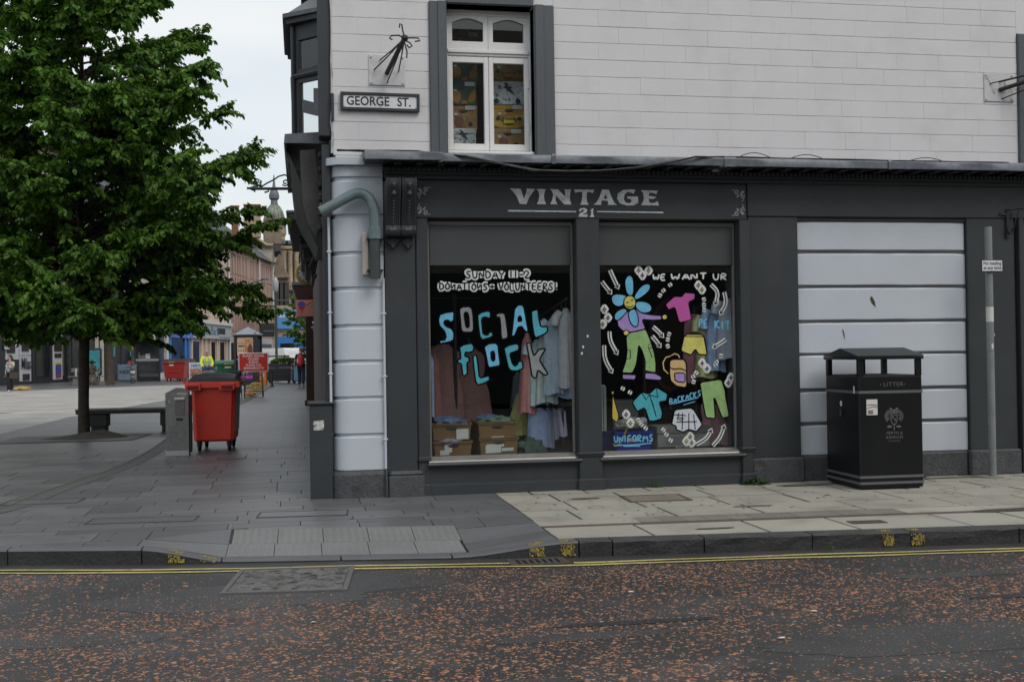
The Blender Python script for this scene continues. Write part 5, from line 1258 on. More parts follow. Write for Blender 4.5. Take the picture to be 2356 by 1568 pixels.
# white flower garland, timber downpipe
gx_ = MB(); rr = random.Random(2)
c0 = onY(727, 712, 21.0); c1 = onY(731, 790, 21.0)
t = thing('flower_garland', 'trailing garland of white flowers beside the pink sign', 'flowers', c0)
for k in range(420):
    s = rr.random(); p = Vector((rr.gauss(0, .035)+(c1.x-c0.x)*s+.04*math.sin(s*9), rr.gauss(0, .05), (c1.z-c0.z)*s)); r_ = rr.uniform(.012, .028)
    v1 = Vector((rr.uniform(-1, 1), rr.uniform(-1, 1), rr.uniform(-1, 1))).normalized()*r_*1.6; v2 = v1.orthogonal().normalized()*r_*1.3
    gx_.add([p-v1, p+v2, p+v1, p-v2], [(0, 1, 2, 3)])
gx_.build('blossoms', M('white petals', (.6, .6, .56), rough=.7, var=.2, scale=20), t, kind='stuff', fixn=False)
MB().tube([(0, 0, .05), ((c1.x-c0.x), .02, c1.z-c0.z)], .012, 5).build('stem', flat('garland stem', (.05, .1, .03)), t)
p0 = onY(744, 600, 9.0); p1 = onY(750, 930, 9.0)
t = thing('downpipe', 'old brown downpipe on the side street wall', 'pipe', (p1.x, 9, 0))
MB().tube([(0, 0, 0), (0, 0, 4.4)], .045, 8).build('tube', M('rusty brown pipe', (0.10, .06, .045), rough=.6, var=.4, scale=5), t, smooth=True)
for z in (.9, 2.4, 3.8): MB().lathe([(.058, 0), (.058, .06)], (0, 0, z), 8).build('collar', M('rusty brown pipe', (0.10, .06, .045)), t)
# ================================================================= things on the near pavement
def gx_at(u, y, v=885): return onY(u, v, y).x
# ---- litter bin
def litter_bin():
    t = thing('litter_bin', 'black hooded litter bin with silver bands and council crest', 'litter bin', (5.955, -.562, 0), R(-1.2))
    BB = M('black bin coating', (0.006, 0.0068, 0.008), rough=0.4, var=0.15, scale=3, bump=0.04, spec=.35, stain=(0.010, .012, .013), stain_scale=2)
    BAND = M('silver band', (0.15, 0.155, 0.16), rough=0.4, metal=.3, var=.1)
    LT = M('faded silver print', (0.13, 0.13, 0.125), rough=.5, var=.2)
    w, d = .348, .39
    MB().bbox(-w, w, -d, d, .015, 1.165, .012).build('body', BB, t)
    MB().box(-w+.03, w-.03, -d+.03, d-.03, -.0, .02).build('plinth', BLACK_PLASTIC, t)
    for sx in (-1, 1):
        for sy in (-1, 1): MB().bbox(sx*(w-.028)-.028, sx*(w-.028)+.028, sy*(d-.028)-.028, sy*(d-.028)+.028, 1.16, 1.335, .006).build('post', BB, t)
    MB().bbox(.03, .09, d-.06, d-.002, 1.16, 1.335, .006).build('post', BB, t)
    MB().box(-w+.05, w-.05, -d+.05, d-.05, 1.166, 1.172).build('ash_plate', M('ash plate', (.035, .033, .03), rough=.6, var=.3), t)
    e = .016
    rim = MB(); rim.bbox(-w-e, w+e, -d-e, d+e, 1.332, 1.362, .004); rim.build('hood_rim', BB, t)
    MB().prism([(-d-e, 1.364), (d+e, 1.364), (d+e, 1.372), (0, 1.452), (-d-e, 1.372)], -w-e, w+e, 'x').build('hood', M('dusty hood', (.022, .026, .028), rough=.45, var=.2), t)
    for z, h in ((.985, .028), (.118, .026), (.055, .026)):
        mb = MB(); mb.box(-w-.003, w+.003, -d-.003, -d-.0005, z, z+h); mb.box(-w-.003, -w-.0005, -d-.003, d+.003, z, z+h); mb.box(w+.0005, w+.003, -d-.003, d+.003, z, z+h); mb.build('band', BAND, t)
    text('lettering', 'LITTER', .058, LT, t, (.03, -d-.0025, 1.075), sx=1.2, spacing=1.05); text('lettering', 'LITTER', .05, M('dim print', (.03, .031, .032)), t, (-w-.0025, .0, 1.075), rz=R(-90))
    for x in (-.11, .155): MB().ell((x, -d-.001, 1.075), (.006, .003, .006), 8, 4).build('rivet', LT, t)
    y = -d-.002
    # crest: two wings, crowned shield, ribbon
    cx, cz = .03, .725
    def sp(l, nm='crest_shape', dy=0.0, m=LT): link(nm, poly_mesh([[(cx+a, cz+b) for a, b in q] for q in l], lambda p: Vector((p[0], y-dy, p[1])), .0012, Vector((0, 1, 0))), m, t)
    for s in (-1, 1):
        for k in range(9):
            a = R(-35+k*17); r0, r1 = .035, .085-.012*abs(k-3)/5
            q = [(s*(.02+r0*math.cos(a-.05)), .02+r0*math.sin(a-.05)), (s*(.02+r1*math.cos(a-.09)), .02+r1*math.sin(a-.09)), (s*(.02+r1*math.cos(a+.09)), .02+r1*math.sin(a+.09)), (s*(.02+r0*math.cos(a+.05)), .02+r0*math.sin(a+.05))]
            sp([q], 'crest_feather')
        sp([chaikin([(s*.005, .075), (s*.04, .09), (s*.05, .115), (s*.02, .105)], 1)], 'crest_head')
        sp([chaikin([(s*.02, -.075), (s*.06, -.07), (s*.085, -.085), (s*.06, -.095), (s*.03, -.09)], 1)], 'crest_scroll')
    sp([[(-.04, .05), (.04, .05), (.036, .075), (.02, .06), (0, .082), (-.02, .06), (-.036, .075)]], 'crest_crown')
    sp([[(-.038, .04), (.038, .04), (.038, -.02), (.022, -.055), (0, -.075), (-.022, -.055), (-.038, -.02)], [(-.03, .032), (.03, .032), (.03, -.018), (.016, -.047), (0, -.062), (-.016, -.047), (-.03, -.018)]], 'crest_shield')
    sp([[(-.022, .022), (-.002, .022), (-.002, .002), (-.022, .002)]], 'crest_charge'); sp([[(.004, -.002), (.022, -.002), (.018, -.024), (.004, -.028)]], 'crest_charge'); sp([[(-.008, -.085), (.008, -.085), (0, -.13)]], 'crest_point')
    text('lettering', 'PERTH &', .042, LT, t, (cx, y, .575), shear=.25, sx=1.12); text('lettering', 'KINROSS', .042, LT, t, (cx, y, .532), shear=.25, sx=1.12); text('lettering', 'COUNCIL', .024, LT, t, (cx, y, .494), spacing=1.35)
    # stickers
    st = MB().box(-.27, -.15, y-.0015, y, .765, .925).build('sticker', PAPER, t)
    MB().tube([(-.265, y-.002, .865), (-.22, y-.002, .872), (-.152, y-.002, .862)], .004, 4, squash=(Vector((0, 1, 0)), .1)).build('sticker_print', INK, t)
    MB().tube([(-.265, y-.002, .835), (-.2, y-.002, .85), (-.152, y-.002, .843)], .003, 4, squash=(Vector((0, 1, 0)), .1)).build('sticker_print', INK, t)
    MB().box(-.255, -.2, y-.0022, y-.0016, .775, .815).build('sticker_print', M('brown sticker', (.22, .17, .13), var=.4, scale=50), t)
    MB().box(-w-.004, -w-.0022, -.30, -.27, .985, 1.06).build('sticker', PAPER, t); MB().ell((-w-.003, .02, .87), (.0015, .028, .032), 10, 5).build('sticker', PAPER, t)
    MB().tube([(-w-.004, .02, .81), (-w-.004, .025, .74)], .016, 5).build('lock', BLACK_METAL, t)
litter_bin()
# ---- sign pole
t = thing('sign_pole', 'grey steel post with a No loading at any time plate', 'sign post', (7.50, -.32, 0))
MB().tube([(0, 0, -.02), (0, 0, 2.77)], .040, 16).build('pole', GALV, t, smooth=True)
MB().lathe([(.12, -.005), (.12, .006), (.06, .02)], (0, 0, 0), 12).build('footing', M('mortar collar', (.2, .19, .17), rough=.9), t)
pl_ = MB(); pl_.bbox(-.128, .128, -.062, -.048, 2.27, 2.40, .012); pl_.build('plate_edge', INK, t)
MB().bbox(-.121, .121, -.065, -.06, 2.277, 2.393, .002).build('plate', M('white sign face', (.68, .69, .70), rough=.4, var=.04), t)
text('lettering', 'No loading', .053, INK, t, (0, -.0662, 2.362), bold=.0008, sx=.92); text('lettering', 'at any time', .053, INK, t, (0, -.0662, 2.312), bold=.0008, sx=.92)
MB().bbox(-.046, .046, -.05, .045, 2.325, 2.345, .004).build('clip', SILVER, t)
MB().lathe([(.0412, 0), (.0412, .165)], (0, 0, 1.72), 16).build('sticker', PAPER, t, smooth=True)
MB().ell((.0, -.0405, 1.45), (.014, .002, .035), 8, 5).build('sticker', PAPER, t); MB().ell((.03, -.0275, 1.575), (.012, .006, .02), 8, 5).build('sticker', M('pink sticker', (.4, .3, .32)), t)
# ---- weeds
LEAFG = M('weed green', (0.055, 0.115, 0.03), rough=.6, var=.3, scale=30)
def weed(loc, r, h, n, lb, seed, grass=False, sc=1.0):
    rr = random.Random(seed); mb = MB()
    for k in range(n):
        a = rr.uniform(0, 6.28); q = r*math.sqrt(rr.random()); p = Vector((q*math.cos(a), q*math.sin(a)*.5, 0)); 
        if grass:
            tip = p+Vector((rr.uniform(-.03, .03), rr.uniform(-.03, .03), rr.uniform(.4, 1)*h)); s = Vector((rr.uniform(-1, 1), rr.uniform(-1, 1), 0)).normalized()*.003
            mb.add([p-s, p+s, tip], [(0, 1, 2)])
        else:
            z = h*(1-(q/r)**2)*rr.uniform(.3, 1); c = p+Vector((0, 0, z)); d = Vector((math.cos(a), math.sin(a), rr.uniform(-.4, .5))).normalized(); l = rr.uniform(.018, .038)*sc; s = d.cross(Vector((0, 0, 1))).normalized()*l*.36
            mb.add([c-d*l, c+s, c+d*l, c-s], [(0, 1, 2, 3)])
    t = thing('weed', lb, 'plant', loc); mb.build('leaves', LEAFG, t, kind='stuff', fixn=False)
    sm_ = MB()
    for k in range(5): a = 2*math.pi*k/5; sm_.tube([(0, 0, 0), (r*.5*math.cos(a), r*.25*math.sin(a), h*.5)], .003, 4)
    sm_.build('stem', LEAFG, t)
weed((4.80, -.13, 0), .17, .085, 240, 'leafy green weed at the foot of the pilaster right of the windows', 1)
weed((3.70, -.10, 0), .07, .10, 60, 'tuft of grass at the foot of the right shop window', 2, True)
weed((6.72, -.09, 0), .11, .17, 110, 'leafy weed between the litter bin and the sign pole', 3)
weed((3.98, -3.565, -.10), .03, .09, 22, 'tiny weed growing in a kerb joint', 5, False, .6)
weed((2.37, -.17, -.005), .45, .012, 140, 'low moss along the foot of the left shop window', 6, True)
weed((3.95, -.13, -.005), .30, .012, 110, 'low moss along the foot of the right shop window', 7, True)
weed((.47, 9.0, .95), .05, .1, 30, 'small weed sprouting by the brown downpipe', 8)
# ---- bits of litter
for i, (x, y, z, s, lb) in enumerate(((-1.5, 5.55, .003, .05, 'crumpled white wrapper beside the red bin wheels'), (-.92, 5.35, .003, .03, 'white scrap on the slabs right of the red bin'), (-1.45, 5.25, .003, .035, 'pale scrap in front of the steel cabinet'), (1.98, -2.95, .003, .02, 'white pebble at the corner of the buff paving'), (3.0, -5.35, ROAD_Z+.005, .05, 'white scrap trodden into the road'), (2.55, -5.9, ROAD_Z+.005, .045, 'white scrap on the road near the bottom edge'), (3.75, -6.35, ROAD_Z+.005, .05, 'pale scrap on the road at lower right'), (.05, -4.9, ROAD_Z+.005, .04, 'small white scrap on the road left of centre'), (2.1, -4.55, ROAD_Z+.005, .05, 'grey scrap on the road below the gully'))):
    rr = random.Random(i); mb = MB(); n = 7
    mb.add([(0, 0, .006)]+[(s*.6*rr.uniform(.5, 1)*math.cos(6.28*k/n), s*.4*rr.uniform(.5, 1)*math.sin(6.28*k/n), rr.uniform(0, .004)) for k in range(n)], [(0, k+1, (k+1) % n+1) for k in range(n)])
    o = mb.build('litter_scrap', PAPER, None, label=lb, cat='litter', fixn=False); o.location = (x, y, z)
# ================================================================= side street furniture
def red_bin():
    t = thing('wheelie_bin', 'large red four-wheeled bin with black lid beside the steel cabinet', 'bin', (-1.345, 6.35, 0), R(-1.5))
    RED = M('red moulded plastic', (0.72, 0.050, 0.028), rough=0.42, var=0.10, scale=2, fine=20, bump=.05, stain=(0.54, .032, .025), stain_scale=2.5)
    D = 1.0
    def ring(w0, y0, y1, z, ch): return [(-w0+ch, y0, z), (w0-ch, y0, z), (w0, y0+ch, z), (w0, y1-ch, z), (w0-ch, y1, z), (-w0+ch, y1, z), (-w0, y1-ch, z), (-w0, y0+ch, z)]
    rings = [ring(.275, .06, D-.06, .155, .05), ring(.30, .03, D-.04, .185, .05), ring(.335, .0, D-.0, 1.05, .05)]
    mb = MB(); mb.add([p for r in rings for p in r], [(i*8+k, i*8+(k+1) % 8, (i+1)*8+(k+1) % 8, (i+1)*8+k) for i in range(2) for k in range(8)]+[tuple(range(8)), tuple(16+k for k in range(8))])
    mb.build('body', RED, t)
    rim = MB(); frame2(rim, -.40, .40, -.06, D+.06, .085, 1.035, 1.075); rim.build('rim', RED, t)
    lip = MB(); lip.bbox(-.41, .41, -.075, -.055, .985, 1.078, .006)
    lip.build('lip', RED, t)
    for x in (-.29, .22): 
        MB().bbox(x-.12, x+.12, -.10, -.07, .945, 1.06, .01).build('lifting_pocket', RED, t); MB().box(x-.085, x+.085, -.103, -.0995, .965, 1.02).build('pocket_slot', M('deep red', (.10, .01, .008)), t)
    MB().tube([(-.42, -.04, 1.06), (-.44, -.04, 1.11), (-.41, -.03, 1.12), (-.40, -.03, 1.07)], .014, 6).build('hook', RED, t)
    for x in (-.21, .27): MB().prism([(x-.025, .985), (x+.025, .985), (x+.008, .88), (x-.008, .88)], -.012, .012, 'y').build('rib', RED, t)
    LID = M('charcoal plastic lid', (0.045, .047, .05), rough=.5, var=.2, scale=6)
    lid = MB(); n = 8
    vs = []
    for i in range(n+1):
        yy = -.02+(D+.05)*i/n; hh = .04+.10*math.sin(math.pi*min(1, (i+.6)/n*1.0))
        for x, k in ((-.385, 0), (-.33, .75), (-.15, 1), (.15, 1), (.33, .75), (.385, 0)): vs.append((x, yy, 1.077+hh*k))
    lid.add(vs, [(i*6+k, i*6+k+1, (i+1)*6+k+1, (i+1)*6+k) for i in range(n) for k in range(5)]+[tuple(range(6)), tuple(n*6+k for k in range(6))]); lid.build('lid', LID, t, smooth=True)
    h = MB(); h.bbox(.07, .375, .62, .72, 1.16, 1.235, .015); h.bbox(.07, .12, .45, .72, 1.14, 1.225, .01); h.bbox(.325, .375, .45, .72, 1.14, 1.225, .01); h.build('lid_handle', BLACK_PLASTIC, t)
    # grey label strip on the side
    sd_ = MB(); sd_.add([(.311, .05, .30), (.311, D-.05, .30), (.339, D-.05, .98), (.339, .05, .98)], [(0, 1, 2, 3)]); sd_.build('side_panel', M('scuffed grey panel', (.62, .60, .58), rough=.7, var=.35, scale=9, stain=(.12, .06, .05), stain_scale=12), t)
    for i, (x, y) in enumerate(((-.225, .12), (.225, .12), (-.20, D-.12), (.225, D-.12))):
        w = MB().lathe([(.0, -.024), (.085, -.024), (.10, -.012), (.10, .012), (.085, .024), (.0, .024)], (x, y+.03, .10), 16, 'x').build('wheel', RUBBER, t, smooth=True)
        MB().lathe([(.045, -.028), (.045, .028)], (x, y+.03, .10), 10, 'x').build('hub', M('castor hub', (.2, .2, .2), rough=.5), w)
        fk = MB(); fk.bbox(x-.04, x-.03, y-.005, y+.06, .09, .165, .003); fk.bbox(x+.03, x+.04, y-.005, y+.06, .09, .165, .003); fk.bbox(x-.042, x+.042, y-.04, y+.06, .152, .168, .004); fk.build('fork', STEEL, w)
red_bin()
def cabinet():
    t = thing('steel_cabinet', 'stainless steel street cabinet with pitched top next to the red bin', 'cabinet', (-1.82, 5.75, 0), R(2))
    MB().bbox(-.165, .165, 0, .34, .0, .085, .006).build('base', M('pale steel base', (.34, .335, .32), rough=.6, var=.15), t)
    MB().prism([(-.165, .088), (.165, .088), (.165, .955), (.06, 1.0), (-.03, 1.005), (-.165, .935)], 0, .34, 'y').build('body', STEEL, t)
    MB().bbox(-.03, .115, -.006, .002, .60, .85, .004).build('door', M('dull steel door', (.14, .14, .135), rough=.5, metal=.6, var=.2), t)
    MB().bbox(-.035, .115, -.03, .002, .83, .868, .006).build('rain_hood', M('bright hood', (.5, .49, .45), rough=.4, metal=.5), t); MB().bbox(-.015, .085, -.008, .002, .525, .565, .003).build('slot', BLACK_PLASTIC, t)
    MB().lathe([(.008, 0), (.008, -.008)], (.09, -.006, .73), 8, 'y').build('lock', SILVER, t)
    MB().box(-.12, -.105, -.002, -.0005, .79, .83).build('sticker', M('blue sticker', (.35, .42, .5)), t); MB().box(.0, .14, -.002, -.0005, .905, .94).build('sticker', M('torn pale label', (.36, .36, .35), var=.3, scale=60), t)
    MB().bbox(.168, .20, .05, .30, .05, .9, .006).build('side_cover', BLACK_PLASTIC, t)
cabinet()
def bench():
    t = thing('stone_bench', 'long backless bench with dark slab legs behind the tree', 'bench', (-3.30, 12.15, 0), R(-2))
    WOODG = M('grey bench timber', (.20, .195, .18), rough=.7, var=.25, scale=5); DK = M('dark bench stone', (.035, .035, .037), rough=.6, var=.2)
    for k in range(4): MB().bbox(-1.1, 1.1, -.26+k*.132, -.26+k*.132+.122, .425, .462, .006).build('slat', WOODG, t)
    MB().bbox(-1.09, 1.09, -.25, .25, .365, .424, .006).build('seat_frame', DK, t)
    for x in (-.68, .68): l = MB().bbox(x-.17, x+.17, -.18, .18, .11, .364, .01).build('leg', DK, t); MB().bbox(x-.14, x+.14, -.15, .15, -.01, .108, .006).build('foot', DK, l)
bench()
# ---- the near street tree
LEAFM = bpy.data.materials.new('broad green leaves'); LEAFM.use_nodes = True
def leaf_mat(mat, c0, c1, c2):
    nt = mat.node_tree; N = nt.nodes; L = nt.links; b = N['Principled BSDF']
    at = N.new('ShaderNodeAttribute'); at.attribute_name = 'tone'
    rp = N.new('ShaderNodeValToRGB'); e = rp.color_ramp.elements; e[0].color = (*c0, 1); e[1].color = (*c2, 1); k = e.new(.5); k.color = (*c1, 1)
    L.new(at.outputs['Fac'], rp.inputs['Fac']); L.new(rp.outputs['Color'], b.inputs['Base Color']); b.inputs['Roughness'].default_value = .5; b.inputs['Specular IOR Level'].default_value = .35
    tr = N.new('ShaderNodeBsdfTranslucent'); mx = N.new('ShaderNodeMixShader'); mx.inputs['Fac'].default_value = .36
    L.new(rp.outputs['Color'], tr.inputs['Color']); L.new(b.outputs[0], mx.inputs[1]); L.new(tr.outputs[0], mx.inputs[2]); L.new(mx.outputs[0], N['Material Output'].inputs['Surface'])
leaf_mat(LEAFM, (0.052, 0.12, 0.016), (0.098, 0.21, 0.022), (0.175, 0.335, 0.034))
BARK = M('street tree bark', (0.060, 0.050, 0.038), rough=.9, var=.45, scale=7, fine=40, bump=.9, bdist=.02, stain=(.12, .09, .06), stain_scale=5, stain_lo=.55, stain_hi=.7)
def leaf_mesh(C, D, Lh, W, tone, rs):
    """C base points, D unit leaf direction, Lh length, W width ratio -> folded pointed leaves"""
    n = len(C)
    up = np.tile(np.array([0, 0, 1.0]), (n, 1))+rs.normal(0, .35, (n, 3))
    S = np.cross(D, up); S /= np.maximum(np.linalg.norm(S, axis=1, keepdims=True), 1e-6)
    Nn = np.cross(S, D)
    Lh = Lh[:, None]; Wd = (Lh[:, 0]*W)[:, None]
    V = np.zeros((n, 7, 3))
    V[:, 0] = C; V[:, 1] = C+D*Lh*.35+S*Wd*.5+Nn*Wd*.12; V[:, 2] = C+D*Lh*.75+S*Wd*.33+Nn*Wd*.05; V[:, 3] = C+D*Lh-Nn*Lh*.12
    V[:, 4] = C+D*Lh*.75-S*Wd*.33+Nn*Wd*.05; V[:, 5] = C+D*Lh*.35-S*Wd*.5+Nn*Wd*.12; V[:, 6] = C+D*Lh*.55
    me = bpy.data.meshes.new('leaves'); me.vertices.add(n*7); me.vertices.foreach_set('co', V.ravel())
    F_ = np.array([[0, 1, 2, 6], [6, 2, 3, 4], [0, 6, 4, 5]]); nf = 3
    idx = ((np.arange(n)*7)[:, None, None]+F_[None]).reshape(-1)
    me.loops.add(n*nf*4); me.loops.foreach_set('vertex_index', idx.astype(np.int32)); me.polygons.add(n*nf)
    me.polygons.foreach_set('loop_start', (np.arange(n*nf)*4).astype(np.int32)); me.polygons.foreach_set('loop_total', np.full(n*nf, 4, np.int32))
    a = me.attributes.new('tone', 'FLOAT', 'POINT'); a.data.foreach_set('value', np.repeat(tone, 7).astype(np.float32))
    me.update(); me.validate(); return me
def street_tree(loc, Rz, zmin, zmax, trunk_r, label, name, nbr, leafL, twigs, lp, seed, mat, tie=True, group=None, yaw=0):
    """Rz(z): crown radius"""
    rr = random.Random(seed); rs = np.random.RandomState(seed)
    t = thing(name, label, 'tree', loc, 0, group)
    H = zmax*.97; n = 16; bend = [(0.03*math.sin(i*.9+seed), .03*math.cos(i*.7)) for i in range(n+1)]
    tr = [Vector((bend[i][0]*min(1, i/3), bend[i][1]*min(1, i/3), H*i/n)) for i in range(n+1)]
    rad = [trunk_r*(1.18 if i == 0 else 1.0)*(1-.93*max(0, (i/n-.12))/.88) if i/n > .12 else trunk_r*(1.18 if i == 0 else 1.0) for i in range(n+1)]
    MB().tube([tr[0]+Vector((0, 0, -.05))]+tr, [rad[0]*1.05]+rad, 12).build('trunk', BARK, t, smooth=True)
    if tie:
        for z in (.85, .42, 1.35): MB().lathe([(trunk_r*1.08, 0), (trunk_r*1.08, .012)], (tr[1].x*z, 0, z), 14).build('tree_tie', BLACK_PLASTIC, t)
    br = MB(); C = []; D = []
    def axis(z): i = min(n-1, max(0, int(z/H*n))); return tr[i].lerp(tr[i+1], z/H*n-i)
    for b in range(nbr):
        f = (b+.5)/nbr; zt = zmin+(zmax-zmin)*(f**.92)+rr.uniform(-.25, .25)*min(1, f*8)
        az = b*2.39996+rr.uniform(-.35, .35)
        L_ = Rz(zt)*(rr.uniform(.72, 1.08) if b % 3 else rr.uniform(.35, .7))
        rise = .35+.55*f
        zs = max(zmin*.9, zt-L_*rise*rr.uniform(.5, 1.0)); zs = min(zs, H*.96)
        if zs < zmin+.1: zs = zmin+rr.uniform(.0, .5)
        s0 = axis(zs); e0 = Vector((s0.x+math.cos(az)*L_, s0.y+math.sin(az)*L_, zt))
        m = s0.lerp(e0, .5)+Vector((rr.uniform(-.15, .15), rr.uniform(-.15, .15), rr.uniform(.02, .14)*L_))
        pts = []
        k = 9
        for i in range(k+1):
            q = i/k; p = s0*(1-q)**2+m*2*q*(1-q)+e0*q*q; pts.append(p+Vector((rr.uniform(-.02, .02), rr.uniform(-.02, .02), rr.uniform(-.02, .02)))*L_*.4)
        r0 = trunk_r*.36*(1-.5*f)
        br.tube(pts, [max(.004, r0*(1-.92*i/k)) for i in range(k+1)], 6)
        nt_ = int(twigs*L_/3)+3
        for j in range(nt_):
            q = rr.uniform(.22, 1.0)**.8; ii = min(k-1, int(q*k)); p = pts[ii].lerp(pts[ii+1], q*k-ii)
            dirb = (pts[ii+1]-pts[ii]).normalized()
            sd_ = rr.choice((-1, 1)); a = az+sd_*rr.uniform(.2, 1.35); lt = rr.uniform(.35, .95)*(.55+.5*(1-q))*min(1, L_/2.6)
            td = Vector((math.cos(a), math.sin(a), rr.uniform(-.45, .9))).normalized()
            if j >= nt_-2: td = dirb; p = pts[-2]; lt = rr.uniform(.3, .55)
            tp = [p+td*lt*(i/4)+Vector((0, 0, -.10*lt*(i/4)**2*2)) for i in range(5)]
            br.tube(tp, [.007, .006, .005, .004, .002], 3, cap=False)
            nl = int(lp*lt)+4
            for l in range(nl):
                u = rr.uniform(.08, 1.02); i4 = min(3, int(u*4)); c = tp[i4].lerp(tp[i4+1], u*4-i4)
                sid = 1 if l % 2 else -1; ss = td.cross(Vector((0, 0, 1))).normalized()*sid
                d = (td*rr.uniform(.1, .7)+ss*rr.uniform(.25, .9)+Vector((0, 0, rr.uniform(-1.15, -.15)))).normalized()
                c = c+ss*rr.uniform(0, .05)+Vector((0, 0, rr.uniform(-.03, .03)))
                C.append(c); D.append(d)
    br.build('branches', BARK, t, smooth=True, kind='stuff')
    C = np.array(C); D = np.array(D); ln = len(C)
    me = leaf_mesh(C, D, leafL*rs.uniform(.65, 1.2, ln), .62, np.clip(rs.normal(.45, .22, ln), 0, 1), rs)
    link('crown', me, mat, t, kind='stuff')
    return t, ln
def R_near(z):
    tb = [(1.6, 1.2), (1.95, 2.6), (2.5, 3.75), (2.95, 3.6), (3.5, 3.2), (4.2, 3.5), (5.0, 3.45), (6.0, 3.0), (7.0, 2.4), (8.2, 1.9), (9.5, 1.4), (11, .5)]
    for (a, ra), (b, rb) in zip(tb, tb[1:]):
        if a <= z <= b: return ra+(rb-ra)*(z-a)/(b-a)
    return .5
TREE, NL = street_tree((-4.02, 10.7, 0), R_near, 1.75, 10.8, .098, 'leafy young street tree with slim trunk in front of the bench', 'street_tree', 285, .118, 33, 70, 5, LEAFM)
print('leaves', NL)
pit = MB(); rr = random.Random(9); n = 20
vs = [(0, 0, .10)]
for ring_, rad_, hh in ((0, .35, .085), (1, .62, .03), (2, .80, -.005)):
    for k in range(n):
        a = 2*math.pi*k/n; rx = rad_*1.0*(1+rr.uniform(-.08, .08)); vs.append((rx*math.cos(a), rx*.62*math.sin(a), hh*(1+.6*math.cos(a-.3))+rr.uniform(-.008, .008)))
fs = [(0, 1+k, 1+(k+1) % n) for k in range(n)]+[(1+r_*n+k, 1+r_*n+(k+1) % n, 1+(r_+1)*n+(k+1) % n, 1+(r_+1)*n+k) for r_ in range(2) for k in range(n)]
pit.add(vs, fs); o = pit.build('tree_pit', M('resin bound grit', (.115, .105, .085), rough=.95, var=.4, scale=30, fine=150, bump=.8, bdist=.01), None, smooth=True, label='lumpy mound of grit around the slim tree trunk', cat='tree pit'); o.location = (-3.95, 10.45, 0)
sheet('tree_pit_border', [(-5.35, 9.55), (-3.0, 9.55), (-2.85, 11.3), (-5.3, 11.3)], .001, M('pale grey slab border', (.175, .172, .16), rough=.7, var=.15, scale=4))
# ================================================================= things in the shop windows
def crate(u0, v0, u1, v1, Z, y, dep, label, labels, side=0.0, col=(0.20, 0.115, 0.045)):
    a = onY(*Z(u0, v1), y); b = onY(*Z(u1, v0), y); w = (b.x-a.x)/2; h = b.z-a.z
    t = thing('plastic_crate', label, 'crate', ((a.x+b.x)/2, y, a.z), R(side))
    CR = M('brown crate plastic', col, rough=.5, var=.2, scale=8, stain=(.10, .06, .03), stain_scale=9)
    k = .93
    vs = [(-w*k, .015, 0), (w*k, .015, 0), (w*k, dep-.015, 0), (-w*k, dep-.015, 0), (-w, 0, h*.86), (w, 0, h*.86), (w, dep, h*.86), (-w, dep, h*.86)]
    MB().add(vs, [(0, 1, 2, 3), (0, 1, 5, 4), (1, 2, 6, 5), (2, 3, 7, 6), (3, 0, 4, 7)]).build('body', CR, t)
    rim = MB()
    for z in (h*.87, h*.97):
        frame2(rim, -w-.012, w+.012, -.012, dep+.012, .014, z, z+.010)
    rim.build('rim', CR, t)
    rb = MB()
    for i in range(13): x = -w+2*w*i/12; rb.box(x-.003, x+.003, -.010, .0, h*.86, h*.98)
    rb.build('lattice', CR, t)
    MB().ell((0.0, .004, h*.70), (.07, .008, .020), 14, 5).build('hand_hole', M('dark hole', (.02, .018, .02)), t)
    for (x, z, sw, sh) in labels: MB().box(x*w-sw/2, x*w+sw/2, -.004, -.001, z*h-sh/2, z*h+sh/2).xf(lambda v, x=x: Vector((v.x, v.y+.012*(1-v.z/h), v.z+.02*(v.x-x*w)))).build('paper_label', PAPER, t)
    return t, w, h
fl0 = .363
c1, w_, h_ = crate(228, 955, 620, 1118, Z2, .32, .36, 'lower brown crate of the stack at the left edge of the shop window', [(-.25, .55, .08, .09), (-.45, .25, .10, .05)])
c2, w2_, h2_ = crate(210, 760, 612, 945, Z2, .32, .36, 'upper brown crate of the stack at the left edge of the shop window', [(.55, .35, .13, .11)])
c3, w3_, h3_ = crate(705, 915, 1105, 1108, Z2, .30, .42, 'lower brown crate of the middle stack in the left shop window', [(-.3, .33, .17, .08), (.45, .3, .13, .035), (-.2, .55, .19, .03)], 2)
c4, w4_, h4_ = crate(693, 742, 1085, 925, Z2, .30, .42, 'upper brown crate of the middle stack in the left shop window', [(-.0, .05, .14, .025)], 2)
for c_ in (c1, c3): c_.location.z = fl0+.002
def cloth_mat(nm, col, var=.18): return M(nm, col, rough=.85, var=var, scale=14, fine=70, bump=.5, bdist=.01)
def heap(label, c, rx, ry, rz, mat, seed, name='folded_clothes'):
    rr = random.Random(seed); mb = MB(); n, m = 26, 14; vs = []
    for i in range(m+1):
        for k in range(n):
            a = 2*math.pi*k/n; ph = math.pi*i/m
            d = Vector((math.sin(ph)*math.cos(a), math.sin(ph)*math.sin(a), math.cos(ph)))
            nn = mnoise.noise(d*2.6+Vector((seed, 0, 0)))*.42+mnoise.noise(d*6.5+Vector((0, seed, 0)))*.20
            rad_ = 1+nn; z = d.z*rz*rad_
            if d.z < 0: z *= .3
            vs.append((d.x*rx*rad_, d.y*ry*rad_, z))
    mb.add(vs, [(i*n+k, i*n+(k+1) % n, (i+1)*n+(k+1) % n, (i+1)*n+k) for i in range(m) for k in range(n)])
    o = mb.build(name, mat, None, smooth=True, label=label, cat='clothes'); o.location = c; return o
